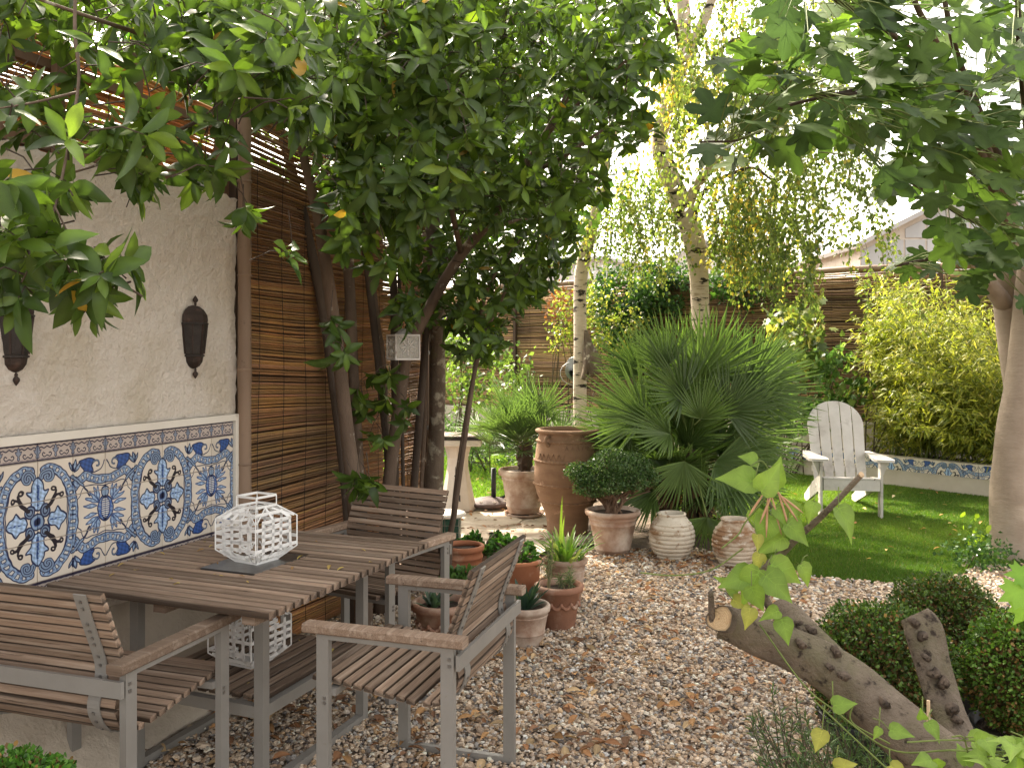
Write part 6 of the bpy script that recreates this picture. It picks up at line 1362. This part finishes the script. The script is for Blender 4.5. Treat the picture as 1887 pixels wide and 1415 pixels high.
def jade(px, Y, z, r, label, cols, n=900, size=.035):
    c = np.array(P1(px, Y, z)); t = thing('jade_plant', c, label, 'plant'); st = MB(); Ps = []; Ds = []
    for k in range(46):
        d = rand_dirs(1)[0]; d[2] = abs(d[2])*.9+.15; d = nrm(d); e = c+d*r*np.array([1.15, 1.0, .85]); st.tube([c, (c+e)/2+np.array([0, 0, .02]), e], [.007, .005, .004], 5, cap=False)
        for j in range(n//46): Ps.append(e-d*rng.uniform(0, .07)); Ds.append(d+rng.normal(0, .6, 3))
    m = len(Ps); mb = MB(); cc = np.array(cols)[rng.integers(0, len(cols), m)]*rng.uniform(.7, 1.3, (m, 1)); mb.inst(*ROUND, frames(np.array(Ds), rand_dirs(m)+np.array([0, -.2, .6]))*(size*rng.uniform(.7, 1.2, m))[:, None, None], np.array(Ps), cc)
    mb.build('foliage', M_['leaf'], t, True, 'stuff', world=True); st.build('stem', M_['stem'], t, kind='stuff', world=True)
jade(890, 5.6, .22, .15, 'dark green jade plant in the greyish bowl by the sapling stems', [(.03, .08, .02), (.05, .12, .025)])
jade(935, 5.45, .22, .15, 'brighter green jade plant just above the chair backrest', [(.06, .15, .03), (.08, .19, .035)])
jade(952, 5.02, .26, .12, 'fresh green succulent in the bright orange pot', [(.06, .16, .03), (.09, .2, .035)], 500)
jade(856, 4.85, .19, .12, 'leafy succulent in the small pot seen over the chair arm', [(.07, .14, .035), (.09, .17, .05)], 700, .045)
t = thing('feathery_plant', P1(1030, 4.76, .2), 'thin feathery sprig with lavender tufts in the garland pot', 'plant')
mb = MB()
for (x, y, h_) in ((-.055, 0, .30), (-.06, .01, .22), (.05, 0, .12), (.07, -.02, .08), (.03, .02, .07)):
    b = np.array(P1(1030, 4.76, .2))+np.array([x, y, 0]); e = b+np.array([rng.normal(0, .02), 0, h_]); mb.tube([b, (b+e)/2+np.array([.006, 0, 0]), e], [.006, .005, .002], 5, (.35, .3, .2), cap=False)
    m = 90; u = rng.uniform(.3, 1, m)[:, None]; q = b+(e-b)*u; mb.inst(*LANCE, frames(rand_dirs(m)+np.array([0, 0, -.1]), rand_dirs(m))*(.055*rng.uniform(.4, 1.1, m))[:, None, None]*np.array([.6, 1, 1]), q, np.tile([[.14, .19, .09]], (m, 1)))
mb.build('sprig', M_['thin_leaf'], t, kind='stuff', world=True)

# ------------------------------------------------------------------ pruned fig log and its vine in the foreground
log = thing('pruned_fig_stump', (1.36, 2.1, 0), 'thick pruned fig limb with a pale cut end reaching in from the lower right', 'tree stump')
def lp(pts, w, nm, noise=.045, mat='bark_log', seg=16): return trunk(log, bpath(pts) if len(pts[0]) == 3 and pts[0][0] > 20 else pts, [a*.5*(p[2] if pts[0][0] > 20 else 1)/(F if pts[0][0] > 20 else 1) for a, p in zip(w, pts)], mat, nm, seg, noise, 8)
P = lp([(1326, 1143, 2.38), (1352, 1150, 2.37), (1400, 1172, 2.36), (1452, 1192, 2.34), (1510, 1222, 2.32), (1570, 1265, 2.3), (1630, 1320, 2.26), (1690, 1370, 2.22), (1760, 1425, 2.18), (1850, 1500, 2.13), (1960, 1640, 2.08), (2010, 1790, 2.05)], [56, 60, 64, 70, 80, 88, 92, 96, 104, 118, 140, 170], 'log', .085)
P = lp([(1438, 1112, 2.5), (1455, 1140, 2.46), (1490, 1180, 2.4), (1530, 1222, 2.35), (1570, 1262, 2.31)], [38, 56, 62, 66, 60], 'limb')
P = lp([(1684, 1132, 2.62), (1700, 1160, 2.6), (1716, 1220, 2.56), (1738, 1290, 2.5), (1765, 1350, 2.42), (1800, 1430, 2.3), (1860, 1530, 2.2)], [46, 58, 56, 60, 60, 70, 80], 'upright_stub', .12)
lp([(1310, 1090, 2.34), (1313, 1150, 2.36)], [10, 14], 'twig_stub', .05, seg=8)
lp([(1368, 1120, 2.36), (1376, 1175, 2.36)], [12, 26], 'twig_stub', .1, seg=8)
# cut face with growth rings
c = at(1330, 1141, 2.345); mb = MB(); m_ = 28; th = np.linspace(0, 2*np.pi, m_, endpoint=False); nrm_ = nrm(np.array([-.62, -.72, .35])); u1 = nrm(np.cross(nrm_, [0, 0, 1])); u2 = np.cross(nrm_, u1)
rad_ = 1+.10*np.sin(2*th+.6)+.06*np.sin(3*th+1)+.02*rng.normal(size=m_)
V = [c+nrm_*.010+u1*.004]; CC = [[.75, .62, .5]]; rings_ = np.linspace(.08, 1, 15)
for i, q in enumerate(rings_):
    for a, r_ in zip(th, rad_):
        V.append(c+nrm_*(.010+rng.normal(0, .0004))+u1*(math.cos(a)*.033*r_*q+.004*(1-q))+u2*math.sin(a)*.034*r_*q); g = (1.02 if i % 2 else .80)*(1-.25*(q > .93)); CC.append([g, g*.97, g*.9])
Q = [(0, 1+i, 1+(i+1) % m_) for i in range(m_)]+[(1+k*m_+i, 1+k*m_+(i+1) % m_, 1+(k+1)*m_+(i+1) % m_, 1+(k+1)*m_+i) for k in range(14) for i in range(m_)]
mb.add(V, Q, np.array(CC)); mb.build('cut_face', M_['cut'], log, world=True)
R1_ = np.array(V[-m_:]); R2_ = np.array([c-nrm_*.03+u1*math.cos(a)*.041*r_+u2*math.sin(a)*.038*r_ for a, r_ in zip(th, rad_)])
mb = MB(); mb.add(np.vstack([R1_, c-nrm_*-.004+(R1_-c)*1.07, R2_]), [(k*m_+i, k*m_+(i+1) % m_, (k+1)*m_+(i+1) % m_, (k+1)*m_+i) for k in range(2) for i in range(m_)]); mb.build('cut_rim', M_['bark_log'], log, True, world=True)
# knots
for a, b, y, r in ((1480, 1190, 2.27, 9), (1545, 1205, 2.27, 11), (1420, 1170, 2.31, 8), (1560, 1250, 2.22, 9), (1500, 1165, 2.36, 9), (1475, 1150, 2.39, 8), (1635, 1300, 2.2, 9), (1532, 1232, 2.25, 7), (1690, 1150, 2.55, 9), (1705, 1175, 2.53, 8), (1728, 1245, 2.48, 12), (1745, 1262, 2.46, 10), (1712, 1215, 2.5, 7), (1760, 1310, 2.4, 11), (1770, 1330, 2.38, 8)):
    c = at(a, b, y); mb = MB(); R = r*y/F; c = c+np.array([0, .006, 0]); mb.tube([c+np.array([0, .02, 0]), c+np.array([0, .0, 0]), c+np.array([0, -.004, 0]), c+np.array([0, .001, .0])], [R*1.0, R*.85, R*.6, R*.2], 9, noise=.25); mb.build('knot', M_['knot'], log, True, world=True)
br_ = thing('cut_branch', at(1383, 1062, 2.43)*np.array([1, 1, 0]), 'thin cut branch rising diagonally from the log past the ribbed jar', 'branch')
trunk(br_, bpath([(1425, 1130, 2.44), (1400, 1080, 2.42), (1400, 1050, 2.4), (1430, 1030, 2.39), (1470, 990, 2.36), (1520, 945, 2.33), (1588, 874, 2.28)]), [.012, .011, .0105, .010, .009, .008, .007], 'bark_log', 'branch', 9, .08)
trunk(br_, bpath([(1445, 1010, 2.38), (1432, 960, 2.38), (1415, 920, 2.38), (1390, 870, 2.38)]), [.006, .005, .004, .003], 'bark_log', 'side_branch', 7, .08)
mb = MB(); c = at(1588, 874, 2.276); mb.lathe([(0, 0), (.008, 0), (.0075, -.004)], (0, 0, 0), 10); o = mb.build('cut_end', M_['cut'], br_, world=False); o.location = tuple(c-np.array(br_.location)); o.rotation_euler = (math.radians(55), math.radians(40), 0)
vine = thing('heart_leaf_vine', at(1400, 1140, 2.35)*np.array([1, 1, 0]), 'climbing vine with big fresh heart shaped leaves twined on the cut branch', 'vine')
stp = MB()
for pts in ([(1330, 1010, 2.3), (1360, 985, 2.32), (1375, 960, 2.33), (1420, 900, 2.35), (1405, 850, 2.36), (1370, 868, 2.33)], [(1180, 1055, 2.4), (1240, 1060, 2.38), (1310, 1050, 2.36), (1370, 1010, 2.35)], [(1400, 1120, 2.32), (1385, 1080, 2.33), (1390, 1030, 2.33), (1430, 1000, 2.33), (1470, 960, 2.34)],
            [(1400, 1150, 2.32), (1480, 1260, 2.2), (1540, 1310, 2.15), (1640, 1380, 2.1), (1740, 1382, 2.05), (1810, 1375, 2.05)], [(1575, 1290, 2.15), (1570, 1330, 2.15), (1640, 1370, 2.1)], [(1500, 1290, 2.2), (1580, 1365, 2.12), (1650, 1430, 2.05)]):
    stp.tube(smooth_path(bpath(pts), 8), .0022, 5, (1, 1, 1), cap=False)
stp.build('tendril', M_['green_stem'], vine, kind='stuff', world=True)
VL = [(1392, 888, 1310, 872, 76, 2.3, 0), (1402, 905, 1450, 850, 66, 2.28, 1), (1395, 850, 1365, 838, 40, 2.36, 0), (1420, 895, 1440, 855, 60, 2.34, 0), (1430, 935, 1450, 960, 50, 2.3, 0), (1390, 940, 1400, 975, 45, 2.34, 1), (1420, 950, 1400, 1010, 68, 2.3, 0), (1470, 950, 1450, 905, 46, 2.34, 0),
      (1545, 935, 1570, 975, 74, 2.24, 0), (1500, 925, 1490, 955, 40, 2.3, 1), (1445, 990, 1360, 1025, 62, 2.3, 1), (1450, 965, 1495, 1000, 60, 2.28, 0), (1390, 1060, 1330, 1075, 74, 2.26, 0), (1400, 1050, 1360, 1130, 78, 2.24, 1), (1410, 1060, 1445, 1090, 72, 2.22, 0), (1420, 1040, 1470, 1065, 70, 2.24, 1),
      (1385, 1080, 1410, 1140, 54, 2.2, 0), (1440, 1140, 1450, 1170, 50, 2.22, 0), (1360, 1090, 1330, 1060, 50, 2.3, 1), (1425, 1035, 1500, 1070, 50, 2.26, 1), (1475, 1040, 1510, 1090, 46, 2.3, 1), (1435, 1125, 1400, 1135, 40, 2.22, 1), (1350, 1105, 1390, 1120, 44, 2.28, 2), (1382, 1120, 1375, 1170, 44, 2.2, 2), (1395, 985, 1398, 1010, 36, 2.28, 2), (1400, 1020, 1390, 1070, 40, 2.26, 2),
      (1535, 1300, 1580, 1292, 46, 2.1, 0), (1640, 1345, 1672, 1350, 44, 2.06, 0), (1620, 1340, 1612, 1370, 24, 2.08, 1), (1710, 1330, 1725, 1350, 40, 2.08, 0), (1700, 1325, 1695, 1300, 26, 2.1, 0), (1515, 1345, 1505, 1385, 44, 2.08, 2), (1540, 1415, 1575, 1405, 44, 2.05, 2), (1640, 1410, 1660, 1425, 46, 2.03, 2)]
VC = [(.20, .31, .055), (.25, .37, .07), (.38, .38, .08), (.15, .25, .045)]
pos = []; dr = []; no = []; sc = []; ci = []
for a, b, a2, b2, L, Y, k in VL:
    p = at(a, b, Y); q = at(a2, b2, Y-.02); d = nrm(q-p); pos.append(p); dr.append(d); no.append(nrm(np.array([rng.normal(0, .3), -.75, .55]))); sc.append(L*Y/F*.92); ci.append(k if k < 2 else 2)
def curl(sh, k, t_):
    V, T, Cc = sh; V = V.copy(); V[:, 2] += k*V[:, 1]**2+t_*V[:, 0]*V[:, 1]; V[:, 0] += .12*t_*V[:, 1]**2; return V, T, Cc
HEARTS = [curl(HEART, -.1, .3), curl(HEART, -.35, -.5), curl(HEART, .1, .6), curl(HEART, -.5, .1)]
place_leaves(vine, 'vine', HEARTS, 'thin_leaf', VC, None, 'leaf', np.array(pos), np.array(dr), np.array(no), np.array(sc), 290, colidx=np.array(ci))
cl = thing('bean_vine', at(1800, 1400, 2.0)*np.array([1, 1, 0]), 'sprawling vine with pale mottled leaves in the bottom right corner', 'vine')
n = 40; q = sample_poly([(1690, 1400), (1740, 1365), (1820, 1350), (1900, 1330), (1930, 1440), (1700, 1460)], n); Y = rng.uniform(1.85, 2.1, n); pos = np.array([at(a, b, y) for (a, b), y in zip(q, Y)])
place_leaves(cl, 'vine', HEARTS, 'thin_leaf', VC, None, 'leaf', pos, rng.normal(size=(n, 3))*np.array([1, .6, .5])+np.array([0, -.2, 0]), np.array([0, -.4, .9])+rng.normal(0, .3, (n, 3)), rng.uniform(.045, .07, n), 290, colidx=rng.integers(0, 2, n))
# dry seed pods and small shoots of the vine
mbp = MB()
for a, b, a2, b2 in ((1425, 905, 1400, 965), (1420, 905, 1440, 985), (1430, 900, 1470, 960), (1428, 905, 1480, 945), (1415, 910, 1412, 990), (1410, 905, 1380, 950), (1432, 900, 1455, 975)):
    p, q = at(a, b, 2.31), at(a2, b2, 2.28); mbp.tube([p, p*.6+q*.4, p*.25+q*.75, q], [.001, .0032, .0032, .001], 6, (.78, .62, .55))
mbp.build('seed_pod', M_['cut'], vine, True, world=True, kind='stuff')
pet = MB()
for (a, b, a2, b2, L, Y, k) in VL: p = at(a, b, Y); j = p+np.array([rng.uniform(-.03, .03), .03, rng.uniform(.0, .05)]); pet.tube([p, (p+j)/2+np.array([0, 0, .008]), j], [.0012, .0014, .0016], 4, cap=False)
pet.build('leaf_stalk', M_['green_stem'], vine, kind='stuff', world=True)
st = MB()
for k in range(8): a = sample_poly([(1650, 1370), (1900, 1330), (1900, 1440)], 3); st.tube(smooth_path([at(x, y, 2.02) for x, y in a], 6), .002, 5, cap=False)
st.build('tendril', M_['green_stem'], cl, kind='stuff', world=True)
fs = thing('fig_sprout', at(1880, 1090, 2.4)*np.array([1, 1, 0]), 'sprig of fresh green lobed leaves at the right edge above the box balls', 'sprig')
pos = np.array([at(1895, 1060, 2.4), at(1890, 1085, 2.38), at(1900, 1110, 2.4)]); place_leaves(fs, 'maple', [MAPLE], 'thin_leaf', [(.2, .38, .05), (.24, .42, .06)], [1, 1], 'leaf', pos, np.array([(-1, -.1, .1), (-.9, -.1, -.35), (-.6, 0, -.8)]), np.array([(0, -.8, .6)]*3)+rng.normal(0, .1, (3, 3)), np.array([.07, .085, .08]), 3)
mb = MB(); mb.tube(smooth_path([np.array([1.5, 2.5, 0]), at(1940, 1200, 2.42), at(1898, 1060, 2.4)], 6), .003, 5); mb.build('stem', M_['green_stem'], fs, world=True)
# rosemary tuft and small bush
ro = thing('rosemary_tuft', (1.0, 2.5, 0), 'grey green needle leaved tuft below the pruned log', 'shrub')
mb = MB(); st = MB()
for k in range(150):
    b = np.array([1.0+rng.normal(0, .10), 2.5+rng.normal(0, .08), 0]); e = b+np.array([rng.normal(0, .13), rng.normal(0, .09), rng.uniform(.2, .43)]); st.tube([b, (b+e)/2+np.array([0, 0, .03]), e], [.003, .002, .0015], 4, cap=False); m = 46; u = rng.uniform(.35, 1, m)[:, None]
    mb.inst(*LANCE, frames(nrm(e-b)*.8+rand_dirs(m), rand_dirs(m))*(.04*rng.uniform(.6, 1.2, m))[:, None, None]*np.array([.75, 1, 1]), b+(e-b)*u, np.array([(.09, .15, .06), (.13, .2, .08), (.06, .11, .045)])[rng.integers(0, 3, m)])
mb.build('foliage', M_['leaf'], ro, kind='stuff', world=True); st.build('stem', M_['stem'], ro, kind='stuff', world=True)
ball('small_box_bush', (-1.14, 1.98, .42), .16, 9000, 'bright green small leaved bush cut by the lower left corner', [(.08, .2, .03), (.12, .27, .04), (.06, .15, .025)], size=.014, group=None)
gs = thing('wooden_cane', (1.24, 2.2, 0), 'short tan cane stuck upright beside the cut stub', 'cane')
mb = MB(); mb.tube([(1.06, 2.2, .2), (1.055, 2.2, .62)], .0045, 7); mb.build('cane', M_['cut'], gs, world=True)

# leaf litter
def strewn(name, parent_loc, pts, label, size=.05):
    P = np.array(pts, float); m = len(P); V, T, Cc = ribbon_leaf(4, .22, .5, .3, .48); a = rng.uniform(0, 6.28, m); mb = MB()
    mb.inst(V, T, Cc, frames(np.c_[np.cos(a), np.sin(a), np.zeros(m)], np.c_[rng.normal(0, .2, (m, 2)), np.ones(m)])*(size*rng.uniform(.4, 1.1, m))[:, None, None], P, np.array([(.42, .3, .1), (.3, .18, .08), (.5, .4, .12)])[rng.integers(0, 3, m)])
    mb.build(name, M_['dry'], smooth=True, kind='stuff', label=label, cat='leaf litter')
q_ = []
for k in range(26): a, b = rng.uniform(-.44, .44), rng.uniform(-.5, .5); q_.append(TC-TV*a+TU*b+np.array([0, 0, .706]))
for k in range(14): a, b = rng.uniform(-.24, .24), rng.uniform(-.28, .28); q_.append(TC-TV*a+TU*b+np.array([0, 0, .335]))
strewn('table_leaf_litter', None, q_, 'few small dry leaves lying on the table top and its shelf', .032)
def litter(name, polys, n, size, cols, label, z=.016):
    Ps = []
    for poly, k in polys: Ps.append(sample_poly(poly, k))
    P = np.vstack(Ps); m = len(P); V, T, Cc = ribbon_leaf(4, .24, .5, .22, .48)
    a = rng.uniform(0, 6.28, m); d = np.c_[np.cos(a), np.sin(a), rng.normal(0, .15, m)]; no = np.c_[rng.normal(0, .3, (m, 2)), np.ones(m)]
    c = np.array(cols)[rng.integers(0, len(cols), m)]*rng.uniform(.6, 1.25, (m, 1)); mb = MB(); mb.inst(V, T, Cc, frames(d, no)*(size*rng.uniform(.5, 1.2, m))[:, None, None], np.c_[P, np.full(m, z)+rng.uniform(0, .008, m)], c); mb.build(name, M_['dry'], smooth=True, kind='stuff', label=label, cat='leaf litter')
def gpoly(pts): return [tuple(gp(*p)[:2]) for p in pts]
litter('gravel_leaf_litter', [(gpoly([(1090, 1020), (1500, 1060), (1480, 1240), (1300, 1415), (950, 1415), (1100, 1150)]), 260), (gpoly([(940, 1180), (1100, 1180), (1200, 1415), (700, 1415), (700, 1250)]), 170), (gpoly([(200, 1200), (700, 1180), (700, 1415), (200, 1415)]), 190), (gpoly([(560, 1080), (1000, 1020), (1060, 1060), (700, 1240)]), 160), (gpoly([(1130, 1010), (1420, 1030), (1420, 1060), (1130, 1040)]), 130)],
       0, .065, [(.36, .19, .09), (.28, .14, .07), (.42, .24, .11), (.22, .12, .07), (.42, .3, .17)], 'brown and orange fallen leaves scattered over the gravel', .02)
litter('lawn_leaf_litter', [([p for p in LAWN], 110), (gpoly([(900, 860), (1000, 850), (900, 925), (830, 925)]), 30)], 0, .055, [(.5, .32, .08), (.55, .42, .15), (.4, .2, .08), (.6, .5, .3)], 'small yellow fallen leaves scattered over the turf', .026)
litter('paving_leaf_litter', [(PAVE, 150)], 0, .055, [(.22, .11, .06), (.3, .15, .07), (.15, .08, .05)], 'brown leaf fragments on the pale paving', .016)
print('TRIS', sum(len(m.polygons)*m.users for m in bpy.data.meshes))
